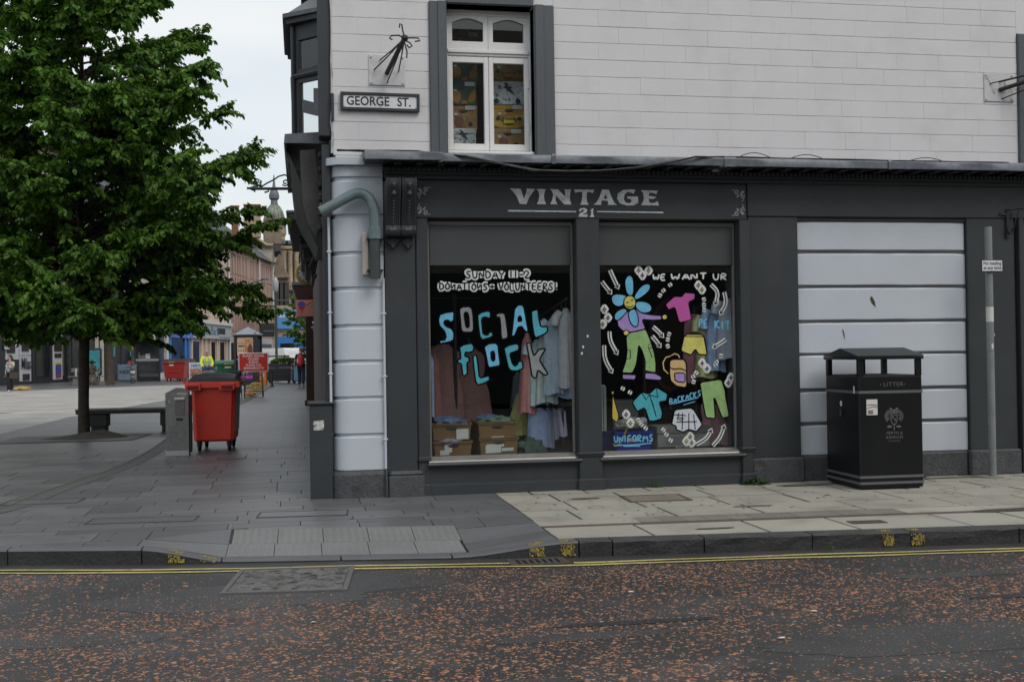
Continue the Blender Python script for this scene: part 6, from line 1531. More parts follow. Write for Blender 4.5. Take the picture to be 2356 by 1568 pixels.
BLUEC = cloth_mat('blue school shirt cloth', (.13, .17, .32)); GREENC = cloth_mat('sage green cloth', (.14, .21, .16)); LILC = cloth_mat('lilac cloth', (.24, .22, .30))
ZT1 = fl0+h_; 
heap('crumpled blue clothes heaped in the upper left crate', (c2.location.x, .50, c2.location.z+h2_*.93), w2_*.86, .17, .07, BLUEC, 3); heap('sage green clothes heaped in the upper middle crate', (c4.location.x+.03, .50, c4.location.z+h4_*.95), w4_*.85, .19, .055, GREENC, 8)
heap('dark blue cloth at the back of the upper middle crate', (c4.location.x-.04, .62, c4.location.z+h4_*1.06), w4_*.7, .12, .06, BLUEC, 12); heap('lilac cloth showing between the left crates', (c1.location.x-.03, .40, c1.location.z+h_*.92), w_*.8, .1, .05, LILC, 15)
heap('white bag slumped on the blue box', onY(*Z4(600, 790), .52), .17, .13, .10, M('white plastic bag', (.5, .5, .49), rough=.4, var=.1), 21, 'plastic_bag')
heap('sea green cloth heaped on the window floor', onY(*Z2(1240, 1050), .62)+Vector((0, 0, -.03)), .16, .14, .16, cloth_mat('sea green cloth', (.09, .15, .125)), 25)
GB = 2.2
def garment(label, top, bot, wt, wb, y, col, seed, neck=True, name='hanging_garment', dep=.07, rz=0.0, sleeves=0.0, waist=0.0):
    """loft of wavy rings, shoulders at top, open hem; top/bot=(x,z)"""
    rr = random.Random(seed); n, m = 44, 20; vs = []
    folds = rr.randint(5, 8); ph = rr.uniform(0, 6)
    H = top[1]-bot[1]
    t = thing(name, label, 'garment', (top[0], y, top[1]), R(rz))
    for i in range(m+1):
        f = i/m; cx = (bot[0]-top[0])*f
        w = wt*(.30+.70*sm(f/.13)) if f < .13 else wt+(wb-wt)*((f-.13)/.87)
        if waist: w *= 1-waist*math.exp(-((f-.42)/.1)**2)
        amp = .05+.55*f
        for k in range(n):
            a = 2*math.pi*k/n; s = 1+amp*.22*math.sin(folds*a+ph+1.5*f)+amp*.10*math.sin((folds*2+1)*a+2.3)
            vs.append((cx+w*math.cos(a)*(1+.25*(s-1)), dep*(.45+.7*f)*math.sin(a)*s*1.25, -H*f+rr.uniform(-.003, .003)-(.012*math.sin(3*a+ph) if i == m else 0)))
    mb = MB().add(vs, [(i*n+k, i*n+(k+1) % n, (i+1)*n+(k+1) % n, (i+1)*n+k) for i in range(m) for k in range(n)])
    mt = cloth_mat('cloth '+label[:30], tuple(min(.8, c_*GB) for c_ in col)); mb.build('body', mt, t, smooth=True)
    if sleeves:
        for s in (-1, 1):
            MB().tube([(s*wt*.75, 0, -.05), (s*(wt+.03), -.01, -.05-sleeves*.35), (s*(wt+.05), -.02, -.05-sleeves)], [.05, .052, .045], 10).build('sleeve', mt, t, smooth=True)
    MB().tube([(0, 0, -.005), (0, 0, .05), (.015, 0, .075), (.0, 0, .09), (-.012, 0, .08)], .0035, 5).build('hanger_hook', SILVER, t)
    MB().tube([(-wt*.7, 0, -.03), (0, 0, .0), (wt*.7, 0, -.03)], .006, 5).build('hanger', BLACK_PLASTIC, t)
    return t
def zp(Z, x, y, d): q = onY(*Z(x, y), d); return (q.x, q.z)
DUSTY = (.125, .066, .060)
garment('dusty pink pleated dress at the left edge of the shop window', zp(Z2, 320, -60, .85), zp(Z2, 325, 730, .85), .20, .25, .85, DUSTY, 1, waist=.2, sleeves=.0)
garment('dusty pink dress right of the black stand in the left window', zp(Z2, 590, -40, .95), zp(Z2, 605, 740, .95), .17, .25, .95, (.11, .058, .053), 2, waist=.2)
garment('narrow rust pink dress by the window jamb', zp(Z2, 225, 40, .70), zp(Z2, 235, 760, .70), .05, .09, .70, (.15, .065, .06), 3)
garment('pale blue garment squeezed against the left jamb', zp(Z2, 196, 50, .6), zp(Z2, 190, 700, .6), .03, .04, .6, (.20, .23, .34), 4)
garment('long dull pink dress in the middle of the clothes rail', zp(Z2, 1195, -180, .75), zp(Z2, 1200, 655, .75), .06, .105, .75, (.34, .15, .145), 5)
garment('olive yellow dress low in the left shop window', zp(Z2, 1130, 430, .95), zp(Z2, 1140, 890, .95), .06, .20, .95, (.30, .28, .10), 6)
garment('teal garment behind the olive dress', zp(Z2, 1100, 230, 1.2), zp(Z2, 1110, 600, 1.2), .06, .10, 1.2, (.10, .12, .13), 7)
BL = (.30, .36, .56)
garment('pale blue checked dress right of the pink one on the rail', zp(Z2, 1300, -110, .70), zp(Z2, 1310, 570, .70), .09, .12, .70, BL, 8, sleeves=.12)
garment('light blue dress with white hem on the rail', zp(Z2, 1390, -190, .62), zp(Z2, 1400, 550, .62), .09, .13, .62, (.34, .40, .58), 9)
garment('grey blue frilly dress near the end of the rail', zp(Z1, 1480, 1090, .52), zp(Z2, 1478, 455, .52), .12, .12, .52, (.27, .31, .43), 10, sleeves=.14)
garment('blue gingham dress behind the frilly one', zp(Z1, 1560, 1060, .60), zp(Z2, 1570, 495, .60), .07, .12, .60, (.22, .27, .46), 11)
garment('lilac striped dress at the near end of the rail', zp(Z1, 1600, 1000, .42), zp(Z2, 1620, 388, .42), .08, .10, .42, (.40, .35, .47), 12, sleeves=.14)
for i, (x, w, yb, col, lb) in enumerate(((1320, .15, 1020, (.20, .235, .37), 'slate blue skirt hanging on the lower rail'), (1412, .07, 1015, (.17, .16, .23), 'plum grey skirt second on the lower rail'), (1470, .06, 930, (.17, .18, .22), 'grey skirt in the middle of the lower rail'), (1535, .09, 890, (.23, .20, .28), 'dusky lilac skirt at the end of the lower rail'))):
    garment(lb, zp(Z2, x, 600, .75+.05*i), zp(Z2, x+5, yb, .75+.05*i), w*.8, w, .75+.05*i, col, 20+i, name='hanging_skirt')
rl = thing('clothes_rail', 'chrome clothes rail running back from the left shop window', 'clothes rail', (2.5, .4, .363))
a_ = onY(*Z1(1612, 898), .34)-Vector(rl.location); b_ = onY(*Z1(1330, 1085), 1.5)-Vector(rl.location)
MB().tube([a_, b_], .012, 8).build('rail', SILVER, rl); MB().tube([(b_.x, b_.y, 0), b_], .014, 8).build('upright', BLACK_METAL, rl); MB().tube([(a_.x+.05, a_.y+.5, 0), (a_.x+.05, a_.y+.5, a_.z)], .014, 8).build('upright', BLACK_METAL, rl)
lr = onY(*Z2(1450, 590), .9)-Vector(rl.location); MB().bbox(lr.x-.22, lr.x+.3, .42, .62, lr.z-.0, lr.z+.05, .006).build('shelf', GREY_PLASTIC, rl)
st_ = thing('garment_stand', 'tall black garment stand between the two pink dresses', 'stand', (onY(*Z2(455, 700), .80).x, .80, .363))
MB().tube([(0, 0, .012), (0, 0, 1.75)], .022, 8).build('post', BLACK_METAL, st_); MB().tube([(-.3, .08, 1.72), (.3, .14, 1.72)], .012, 6).build('arm', BLACK_METAL, st_)
for k in range(3): MB().tube([(0, 0, .04), (.2*math.cos(2.1*k), .2*math.sin(2.1*k), .01)], .012, 6).build('foot', BLACK_METAL, st_)
# right window
GB = 2.1
garment('mauve dress on the far rail in the right window', zp(Z3, 1245, 1060, .6), zp(Z4, 1245, 330, .6), .12, .14, .6, (.22, .10, .12), 31)
garment('pale yellow dress on the rail in the right window', zp(Z3, 1370, 1050, .46), zp(Z4, 1372, 285, .46), .09, .13, .46, (.42, .36, .17), 32, sleeves=.16)
garment('blue denim coloured dress on the rail in the right window', zp(Z3, 1462, 985, .38), zp(Z4, 1465, 220, .38), .10, .12, .38, (.20, .26, .45), 33, sleeves=.2)
garment('grey gingham dress at the near end of the right window rail', zp(Z3, 1590, 900, .27), zp(Z3, 1600, 1530, .27), .11, .13, .27, (.24, .25, .30), 34, waist=.15, sleeves=.12)
garment('long plum pink dress low at the right of the right window', zp(Z4, 1390, 520, .5), zp(Z4, 1520, 985, .5), .10, .24, .5, (.27, .13, .145), 35, waist=.15)
garment('white shirt between the dresses in the right window', zp(Z3, 1530, 920, .55), zp(Z4, 1530, 140, .55), .06, .08, .55, (.30, .33, .42), 36)
r2 = thing('clothes_rail', 'chrome clothes rail running back from the right shop window', 'clothes rail', (4.3, .5, .363)); a_ = onY(*Z3(1600, 815), .4)-Vector(r2.location); b_ = onY(*Z3(1260, 1005), 1.6)-Vector(r2.location)
MB().tube([a_, b_], .012, 8).build('rail', SILVER, r2); MB().tube([(b_.x, b_.y, 0), b_], .014, 8).build('upright', BLACK_METAL, r2); MB().tube([(a_.x, a_.y+.4, 0), (a_.x, a_.y+.4, a_.z)], .014, 8).build('upright', BLACK_METAL, r2)
# blue boxes
def bluebox(u0, v0, u1, v1, y, lb, col, lid=True):
    a = onY(*Z4(u0, v1), y); b = onY(*Z4(u1, v0), y); w = (b.x-a.x)/2; h = b.z-fl0-.003
    t = thing('storage_box', lb, 'box', ((a.x+b.x)/2, y, fl0+.003)); BM = M('blue box plastic '+lb[:12], col, rough=.4, var=.1, scale=6)
    MB().add([(-w*.94, .01, 0), (w*.94, .01, 0), (w*.94, .3, 0), (-w*.94, .3, 0), (-w, 0, h*.9), (w, 0, h*.9), (w, .31, h*.9), (-w, .31, h*.9)], [(0, 1, 2, 3), (0, 1, 5, 4), (1, 2, 6, 5), (2, 3, 7, 6), (3, 0, 4, 7)]).build('body', BM, t)
    r_ = MB(); frame2(r_, -w-.012, w+.012, -.015, .325, .02, h*.86, h); r_.build('rim', BM, t)
    MB().bbox(-w*.98, w*.98, -.008, .004, h*.28, h*.31, .002).build('rib', BM, t)
    return t, w, h
t, w, h = bluebox(425, 840, 805, 1078, .34, 'bright blue plastic box in the right shop window', (.020, .045, .42))
MB().box(-.08, .03, -.006, -.003, h*.45, h*.65).build('paper_label', PAPER, t)
YST = M('yellow strap', (.45, .36, .02), rough=.5)
MB().tube([(-w*.3, -.02, h*1.35), (-w*.55, -.02, h*.8), (-w*.8, -.02, h*.35), (-w*1.1, -.02, h*.25), (-w*1.12, -.02, h*.4)], .012, 6, squash=(Vector((0, 1, 0)), .2)).build('strap', YST, t); MB().tube([(-w*.6, .03, h*1.42), (0, .0, h*1.38), (w*.6, .02, h*1.25)], .014, 6, squash=(Vector((0, 1, 0)), .3)).build('strap', YST, t)
bluebox(278, 840, 425, 1060, .42, 'navy plastic box at the left edge of the right window', (.012, .018, .10))
# printed archive box
a = onY(*Z4(868, 1068), .34); b = onY(*Z4(1410, 785), .34); w = (b.x-a.x)/2; h = b.z-fl0
t = thing('archive_box', 'grey and white printed archive box in the right shop window', 'box', ((a.x+b.x)/2, .34, fl0+.003))
MB().bbox(-w, w, 0, .36, 0, h*.72, .006).build('body', M('printed grey card', (.42, .42, .41), rough=.8, var=.08), t); MB().bbox(-w-.01, w+.01, -.01, .37, h*.66, h, .006).build('lid', M('speckled grey card', (.27, .265, .255), rough=.8, var=.35, scale=60, fine=150), t)
for z in (.2, .3, .4, .5): MB().box(-w*.7, w*.3, -.003, -.001, h*z, h*z+.004).build('print_line', GREY_PLASTIC, t)
MB().box(-w, w, -.0035, -.001, .002, h*.1).build('print_band', GREY_PLASTIC, t); MB().bbox(-.10, .10, -.007, -.003, h*.03, h*.13, .003).build('label_plate', PAPER, t); text('lettering', 'BANKERS BOX', .022, INK, t, (0, -.0085, h*.08), bold=.0004)
# rolled ironing board cover, wooden mirror and cabinet deeper in
c = onY(*Z4(297, 600), .5); t = thing('ironing_board', 'white narrow board leaning at the left of the right window', 'board', (c.x, .5, fl0)); MB().bbox(-.04, .04, 0, .05, .004, onY(*Z4(297, 360), .5).z-fl0, .025).build('board', M('off white fabric', (.5, .5, .48), rough=.8), t); MB().box(-.003, .003, -.004, -.001, .05, onY(*Z4(297, 380), .5).z-fl0).build('seam', GREY_PLASTIC, t)
WOOD = M('dark varnished wood', (.10, .045, .018), rough=.35, var=.3, scale=5)
c = onY(*Z3(1000, 1380), 1.15)
t = thing('oval_mirror', 'dark oval wooden dressing mirror behind the painted figure', 'mirror', (c.x, 1.15, fl0)); H = c.z-fl0
n = 26; o_ = [(.27*math.cos(2*math.pi*k/n), .55*math.sin(2*math.pi*k/n)+H) for k in range(n)]; i_ = [(.23*math.cos(2*math.pi*k/n), .50*math.sin(2*math.pi*k/n)+H) for k in range(n)]
link('frame', poly_mesh([o_, i_], lambda p: Vector((p[0], 0, p[1])), .05, Vector((0, 1, 0))), WOOD, t); link('back_board', poly_mesh([i_], lambda p: Vector((p[0], .02, p[1])), .01, Vector((0, 1, 0))), M('dark wood back', (.035, .018, .010), rough=.4), t)
for s in (-1, 1): MB().lathe([(.03, 0), (.02, .05), (.028, .2), (.016, .3), (.024, H), (.016, H+.3)], (s*.32, .03, .004), 10).build('post', WOOD, t, smooth=True)
MB().bbox(-.36, .36, -.05, .12, .16, .2, .01).build('stretcher', WOOD, t)
c0 = onY(*Z4(400, 720), 1.0); c1_ = onY(*Z4(665, 520), 1.0); t = thing('grey_cabinet', 'grey metal filing cabinet deep in the right window', 'cabinet', ((c0.x+c1_.x)/2, 1.0, fl0)); w = (c1_.x-c0.x)/2
MB().bbox(-w, w, 0, .4, .004, c1_.z-fl0, .008).build('body', M('grey cabinet paint', (.16, .155, .15), rough=.5, var=.1), t); MB().bbox(-w*.5, w*.3, -.02, 0, (c1_.z-fl0)*.6, (c1_.z-fl0)*.64, .004).build('handle', BLACK_PLASTIC, t)
c0 = onY(*Z4(720, 760), 1.3); c1_ = onY(*Z4(1290, 310), 1.3); t = thing('wooden_dresser', 'dark wooden dresser at the back of the right window', 'dresser', ((c0.x+c1_.x)/2, 1.35, fl0)); w = (c1_.x-c0.x)/2; H = c1_.z-fl0
MB().bbox(-w, w, 0, .45, .1, H, .01).build('carcass', M('dark dresser wood', (.035, .02, .012), rough=.4, var=.3), t)
for k in range(3): d_ = MB().bbox(-w*.92, w*.92, -.015, 0, .14+k*(H-.16)/3, .11+(k+1)*(H-.16)/3, .006).build('drawer', M('dark dresser wood', (.035, .02, .012)), t); MB().ell((0, -.025, .12+(k+.5)*(H-.16)/3), (.015, .012, .015), 8, 5).build('knob', GOLD, d_)
for x in (-w+.04, w-.04): MB().lathe([(.025, 0), (.03, .1)], (x, .04, .003), 8).build('foot', WOOD, t)
# ---- produce boxes stacked behind the upper window
def zb7(x, y): return ((1650+x/2.412)/1.7385, (y/2.412)/1.7385)
def produce_box(x0, y0, x1, y1, lb, col, stain, kind, dy=0.0):
    y = .42+dy; a = onY(*zb7(x0, y1), y); b = onY(*zb7(x1, y0), y); w = (b.x-a.x)/2; h = b.z-a.z
    t = thing('produce_box', lb, 'cardboard box', ((a.x+b.x)/2, y, a.z), R(random.uniform(-1.5, 1.5)))
    m = M('card '+lb[:24], tuple(min(.7, c_*1.35) for c_ in col), rough=.75, var=.12, scale=6, stain=stain, stain_scale=7 if kind != 'news' else 22, stain_lo=.52, stain_hi=.6)
    MB().bbox(-w, w, 0, .38, 0, h, .006).build('body', m, t); MB().bbox(-w-.004, w+.004, -.004, .384, h*.80, h+.003, .005).build('lid', m, t)
    yy = -.006
    def pl(loop, mat, nm, d=0.0): link(nm, poly_mesh([loop], lambda p: Vector((p[0], yy-d, p[1])), .0015, Vector((0, 1, 0))), mat, t)
    pl(chaikin([(-.06, h*.78), (.06, h*.78), (.04, h*.70), (0, h*.66), (-.04, h*.70)], 1), INK, 'hand_hole')
    if kind == 'fruit':
        OR = M('orange print', (.42, .19, .02), rough=.7); GR = M('green print', (.03, .10, .045), rough=.7); RD = M('red print', (.30, .03, .02), rough=.7)
        pl([(-w*.96, h*.15), (-w*.5, h*.05), (w*.5, h*.05), (w*.96, h*.15), (w*.96, h*.02), (-w*.96, h*.02)], GR, 'print')
        pl(circ(0, h*.38, w*.38, h*.22, 20), RD, 'print_ring', .001); pl(circ(0, h*.38, w*.33, h*.19, 20), OR, 'print_disc', .002)
        text('lettering', 'favorita', .055, GR, t, (0, yy-.005, h*.38), bold=.001)
        for s in (-1, 1): pl(circ(s*w*.62, h*.42, .025, .022, 10), INK, 'vent_hole')
    elif kind == 'green':
        pl(chaikin([(w*.3, h*.1), (w*.9, h*.15), (w*.92, h*.75), (w*.55, h*.5)], 1), M('orange print', (.42, .19, .02)), 'print'); pl(circ(-w*.45, h*.35, .05, .07), M('orange print', (.42, .19, .02)), 'print'); pl([(-w*.1, h*.06), (w*.3, h*.06), (w*.3, h*.18), (-w*.1, h*.18)], M('orange print', (.42, .19, .02)), 'print')
    elif kind == 'news':
        pl([(-w*.25, h*.95), (-w*.05, h*.9), (w*.3, h*.55), (w*.45, h*.42), (w*.2, h*.5), (-w*.05, h*.6)], M('slate print', (.03, .035, .05)), 'print', .001)
        for s in (-.7, .6): pl(circ(s*w, h*.14, .03, .028, 10), INK, 'vent_hole', .001)
    else:
        pl(circ(-w*.3, h*.3, .05, .06), M('faded print', (.20, .07, .03)), 'print'); 
        for s in (.5,): pl(circ(s*w, h*.2, .025, .025, 10), INK, 'vent_hole', .001)
    for (x, z, sw, sh) in ((w*.5, h*.88, .11, .045), (-w*.55, h*.6, .035, .025)): pl([(x-sw/2, z-sh/2), (x+sw/2, z-sh/2), (x+sw/2, z+sh/2), (x-sw/2, z+sh/2)], PAPER, 'paper_label', .006)
    return t, w, h
TAN = (.30, .165, .07); GRN = (.035, .065, .045); YEL = (.42, .24, .03)
produce_box(362, 1245, 612, 1428, 'black and white printed box at the foot of the left stack in the upper window', (.48, .49, .50), (.06, .08, .10), 'news')
produce_box(358, 1016, 622, 1243, 'tan cardboard box second from the bottom of the left stack upstairs', TAN, (.22, .11, .05), 'tan', .01)
produce_box(350, 788, 618, 1010, 'dark green and orange box third up in the left stack upstairs', GRN, (.05, .08, .05), 'green', -.01)
produce_box(345, 545, 630, 785, 'dark green box at the top of the left stack upstairs', GRN, (.04, .07, .045), 'green', .02)
produce_box(770, 1248, 1075, 1432, 'tan box with white labels at the foot of the right stack upstairs', TAN, (.35, .22, .05), 'tan')
t, w, h = produce_box(765, 1010, 1092, 1243, 'yellow fruit box with a red ring second from the bottom upstairs', YEL, (.36, .20, .04), 'fruit', .01)
MB().box(-.06, .06, -.016, -.013, h*.22, h*.36).build('price_sticker', M('yellow sticker', (.62, .55, .02)), t)
produce_box(760, 792, 1078, 1005, 'black and white printed box third up in the right stack upstairs', (.48, .49, .50), (.06, .07, .09), 'news', -.01)
produce_box(755, 568, 1100, 788, 'brown and yellow fruit box at the top of the right stack upstairs', (.26, .14, .035), (.30, .17, .04), 'fruit', .02)
produce_box(400, 310, 640, 540, 'dim brown box behind the left fanlight upstairs', (.10, .065, .035), (.08, .05, .03), 'tan', .25)
# ================================================================= buildings along the side street
SLATE = M('slate roof', (0.06, 0.063, 0.07))
SASH = M('far white sash', (.55, .55, .54), rough=.6, bump=0)
def building(name, label, A, Bp, H, depth, mat, wins, roof=None, floor_mat=None, shop=None, panes=DARK_GLASS, frames=True, rdepth=.25, z0=0.0):
    """front from A to Bp (left to right as seen from the street); wins: (s0,s1,z0,z1) openings"""
    A = Vector((*A, 0)); Bp = Vector((*Bp, 0)); d = Bp-A; W = d.length; d.normalize(); inw = Vector((-d.y, d.x, 0))
    t = thing(name, label, 'building', A); t['front'] = 0
    del t['front']
    o = Vector((0, 0, 0)); to = lambda s, z, off=0.0: d*s+inw*off+Vector((0, 0, z))
    holed(W, H, wins, to, inw, rdepth, z0).build('wall', mat, t, fixn=False)
    b = MB(); c = [to(0, 0, .0), to(W, 0, .0), to(W, 0, depth), to(0, 0, depth)]; up = Vector((0, 0, H))
    b.add(c+[p+up for p in c], [(1, 2, 6, 5), (2, 3, 7, 6), (3, 0, 4, 7), (4, 5, 6, 7)])
    b.add([to(0, 0, rdepth+.25), to(W, 0, rdepth+.25), to(W, H, rdepth+.25), to(0, H, rdepth+.25)], [(0, 1, 2, 3)])
    b.build('side_wall', mat, t, fixn=False)
    for (s0, s1, a, e) in wins:
        q = MB().add([to(s0, a, rdepth), to(s1, a, rdepth), to(s1, e, rdepth), to(s0, e, rdepth)], [(0, 1, 2, 3)]).build('window', panes, t, fixn=False)
        if frames:
            f = MB()
            for (x0, x1, y0, y1) in ((s0, s0+.08, a, e), (s1-.08, s1, a, e), (s0, s1, a, a+.08), (s0, s1, e-.08, e), (s0, s1, (a+e)/2-.04, (a+e)/2+.04)):
                f.add([to(x0, y0, rdepth-.04), to(x1, y0, rdepth-.04), to(x1, y1, rdepth-.04), to(x0, y1, rdepth-.04)], [(0, 1, 2, 3)])
            f.build('sash', SASH, q, fixn=False)
        if a > 3: MB().add([to(s0-.1, a-.12, -.1), to(s1+.1, a-.12, -.1), to(s1+.1, a-.12, .1), to(s0-.1, a-.12, .1), to(s0-.1, a, -.1), to(s1+.1, a, -.1), to(s1+.1, a, .1), to(s0-.1, a, .1)], [(0, 1, 5, 4), (4, 5, 6, 7), (0, 3, 7, 4), (1, 2, 6, 5)]).build('sill', mat, t, fixn=False)
    if roof:
        rd, rh = roof
        r_ = MB(); e = .3
        P0 = [to(-.1, H, -e), to(W+.1, H, -e), to(W+.1, H+rh, rd), to(-.1, H+rh, rd), to(-.1, H, 2*rd+e), to(W+.1, H, 2*rd+e)]
        r_.add(P0, [(0, 1, 2, 3), (3, 2, 5, 4), (0, 3, 4), (1, 5, 2)]); r_.build('roof', SLATE, t, fixn=False)
        g_ = MB(); g_.tube([to(-.1, H-.05, -.34), to(W+.1, H-.05, -.34)], .09, 6); g_.build('gutter', BLACK_METAL, t)
    return t, to, W
def flatrect(t, to, s0, s1, z0, z1, off, mat, nm, th=.04):
    MB().add([to(s0, z0, off), to(s1, z0, off), to(s1, z1, off), to(s0, z1, off), to(s0, z0, off+th), to(s1, z0, off+th), to(s1, z1, off+th), to(s0, z1, off+th)], [(0, 1, 2, 3), (0, 1, 5, 4), (2, 3, 7, 6), (0, 3, 7, 4), (1, 2, 6, 5)]).build(nm, mat, t, fixn=False)
def ftext(t, to, s, z, off, txt, size, mat, d, **k):
    p = to(s, z, off); text('lettering', txt, size, mat, t, p, rz=math.atan2(d[1], d[0]), **k)
SHOPGLASS = M('dim shop glazing', (0.020, 0.023, 0.026), rough=.12, var=.5, scale=.6, fine=2, bump=0, spec=.6)
CHAR = M('charcoal shop trim', (.028, .029, .032), rough=.5)
LSTONE = M('pale sandstone', (.50, .41, .33), rough=.85, var=.18, scale=1.5, fine=8, bump=.2, stain=(.42, .31, .21), stain_scale=.5)
PINKST = M('pink harled wall', (.36, .245, .205), rough=.9, var=.12, scale=1, fine=12, bump=.3, stain=(.30, .20, .165), stain_scale=.4)
PINKTR = M('pink stone trim', (.40, .27, .215), rough=.85, var=.12)
DSTONE = M('sooty sandstone', (.20, .16, .115), rough=.9, var=.35, scale=1.2, fine=6, bump=.3, stain=(.05, .045, .04), stain_scale=.7)
TSTONE = M('tan sandstone', (.36, .29, .20), rough=.9, var=.3, scale=1.0, fine=5, bump=.3, stain=(.10, .085, .065), stain_scale=.6)
# --- dark fronted shop with white posters
A = onZ(-60, 890); Bq = onZ(152, 877.5); A = (A.x, A.y); Bq = (Bq.x, Bq.y)
dd = (Vector(Bq)-Vector(A)); Wm = dd.length; dd.normalize()
def s_of(u, A=None, B=None):
    """distance along A->B where photo column u crosses"""
    r = ray(u, 850); d = Vector(B)-Vector(A); L_ = d.length; d.normalize()
    # CAM + r t = A + d s
    det = r.x*(-d.y)-(-d.x)*r.y; ax, ay = A[0]-CAM.x, A[1]-CAM.y
    return (r.x*ay-r.y*ax)/det
upw = [(k*3.2+1, k*3.2+2.3, z, z+1.9) for k in range(int(Wm/3.2)) for z in (5, 8.2, 11.2)]
ms, to, W = building('poster_shop_building', 'tall beige building with charcoal ground floor shop and white window posters', A, Bq, 15, 12, M('beige ashlar', (.36, .32, .26), rough=.85, var=.15), upw, roof=(5, 3.2))
flatrect(ms, to, 0, W, 0, 4.0, -.06, CHAR, 'shopfront', .05)
sx = lambda u: s_of(u, A, Bq)
flatrect(ms, to, 0, W, 0.0, .16, -.14, CHAR, 'plinth', .09)
POST = M('white poster vinyl', (.50, .51, .54), rough=.6, var=.05)
PHOTO = M('dark poster picture', (.025, .02, .015), rough=.6, var=.9, scale=3, fine=12, bump=0, stain=(.12, .09, .05), stain_scale=2.5)
for (u0, u1, z0, z1, m, nm) in ((10, 40, 1.5, 2.9, POST, 'poster'), (42, 68, .18, 3.2, POST, 'poster'), (71, 78, .0, 3.9, CHAR, 'mullion'), (80, 111, .4, 3.7, SHOPGLASS, 'glazing'), (113, 117, 0, 3.9, CHAR, 'mullion'), (119, 140, .18, 3.2, POST, 'poster'), (141.5, 143, .4, 3.6, SILVER, 'trim')):
    flatrect(ms, to, sx(u0), sx(u1), z0, z1, -.10, m, nm)
flatrect(ms, to, sx(46), sx(62), 2.0, 2.9, -.15, PHOTO, 'poster_picture'); flatrect(ms, to, sx(48), sx(63), .25, .62, -.15, PHOTO, 'poster_picture'); flatrect(ms, to, sx(12), sx(30), 1.9, 2.5, -.15, PHOTO, 'poster_picture'); flatrect(ms, to, sx(121), sx(138), 2.0, 2.6, -.15, PHOTO, 'poster_picture'); flatrect(ms, to, sx(122), sx(137), 1.6, 1.85, -.15, PHOTO, 'poster_picture')
for k, c in enumerate(((.5, .42, .03), (.07, .07, .30), (.07, .07, .30), (.07, .07, .30), (.07, .07, .30), (.4, .04, .05))):
    flatrect(ms, to, sx(124), sx(136), 1.15-k*.165, 1.28-k*.165, -.16, flat('notice %d' % min(k, 1+(k > 4)), c), 'notice_bar')
ftext(ms, to, (sx(44)+sx(66))/2, 1.22, -.16, 'Milas', .95, INK, dd, bold=.02, sx=.62); ftext(ms, to, (sx(44)+sx(66))/2, 1.75, -.16, 'COMING SOON MILAS TURKISH', .13, INK, dd, sx=.7)
flatrect(ms, to, sx(4), sx(14), 2.45, 2.85, -.2, M('yellow notice', (.5, .36, .03)), 'notice'); flatrect(ms, to, sx(4), sx(15), 2.1, 2.42, -.2, POST, 'notice')
# --- cream pillared shop with a banner
A2 = Bq; p = onZ(345, 874); B2_ = (p.x, p.y); d2 = (Vector(B2_)-Vector(A2)).normalized()
sx2 = lambda u: s_of(u, A2, B2_)
W2_ = (Vector(B2_)-Vector(A2)).length
upw = [(k*2.4+.6, k*2.4+1.7, z, z+1.9) for k in range(int(W2_/2.4)) for z in (5, 8.2)]
cs, to, W = building('cream_pillar_shop_building', 'building with cream stone pillars and glazed shop behind the second tree', A2, B2_, 11.5, 10, M('cream stone', (.42, .38, .31), rough=.85, var=.15), upw, roof=(5, 3))
flatrect(cs, to, 0, W, 0, 4.2, -.05, SHOPGLASS, 'shopfront', .04)
CREAM = M('cream painted pillar', (.46, .43, .36), rough=.7, var=.2, scale=3, stain=(.2, .18, .14), stain_scale=2)
for u0, u1 in ((160, 166), (221, 229), (232, 241), (243, 246), (276, 279), (306, 309)): flatrect(cs, to, sx2(u0), sx2(u1), 0, 3.9, -.25, CREAM if u0 in (221, 232) else CHAR, 'pillar', .22)
flatrect(cs, to, 0, W, 3.5, 4.3, -.3, M('pale fascia', (.3, .31, .32)), 'fascia', .26)
flatrect(cs, to, sx2(246), sx2(306), 0, .45, -.12, CHAR, 'plinth', .06)
for u in (252, 262, 300, 312): flatrect(cs, to, sx2(u), sx2(u+4), 1.6, 2.6, -.1, flat('teal window sticker', (.05, .28, .34)), 'window_sticker')
# --- receding terrace on the far side
P0 = Vector(B2_); dT = Vector((.168, .986)).normalized(); PEND = P0+dT*80
sT = lambda u: s_of(u, tuple(P0), tuple(PEND)); at = lambda s: tuple(P0+dT*s)
s = [sT(u) for u in (346, 386, 438, 525, 628)]; SB = list(s)
def terr(i, name, label, H, mat, cols, rows, roof, **k):
    W = s[i+1]-s[i]; wins = []
    for (f0, f1) in cols:
        for (z0, z1) in rows: wins.append((W*f0, W*f1, z0, z1))
    return building(name, label, at(s[i]), at(s[i+1]), H, 11, mat, wins, roof=roof, **k)
WHITEB = M('white rendered front', (.52, .52, .50), rough=.7, var=.1)
wb, to, W = terr(0, 'white_fronted_building', 'white fronted building with a blue octagonal hanging sign', 11, WHITEB, [(.1, .4), (.55, .88)], [(4.6, 6.9), (7.8, 10)], (4.5, 3))
flatrect(wb, to, W*.08, W*.75, .5, 3.0, -.05, SHOPGLASS, 'shopfront'); flatrect(wb, to, 0, W, 3.5, 3.9, -.35, WHITEB, 'fascia', .32)
for f in (.02, .78): flatrect(wb, to, W*f, W*f+.5, 0, 3.5, -.2, WHITEB, 'pilaster', .18)
bb_, to, W = terr(1, 'blue_shop_building', 'narrow grey building with a bright blue shopfront', 11.3, M('grey render', (.22, .22, .225), rough=.8, var=.1), [(.2, .45), (.6, .85)], [(4.8, 7), (8, 10)], (4.5, 3))
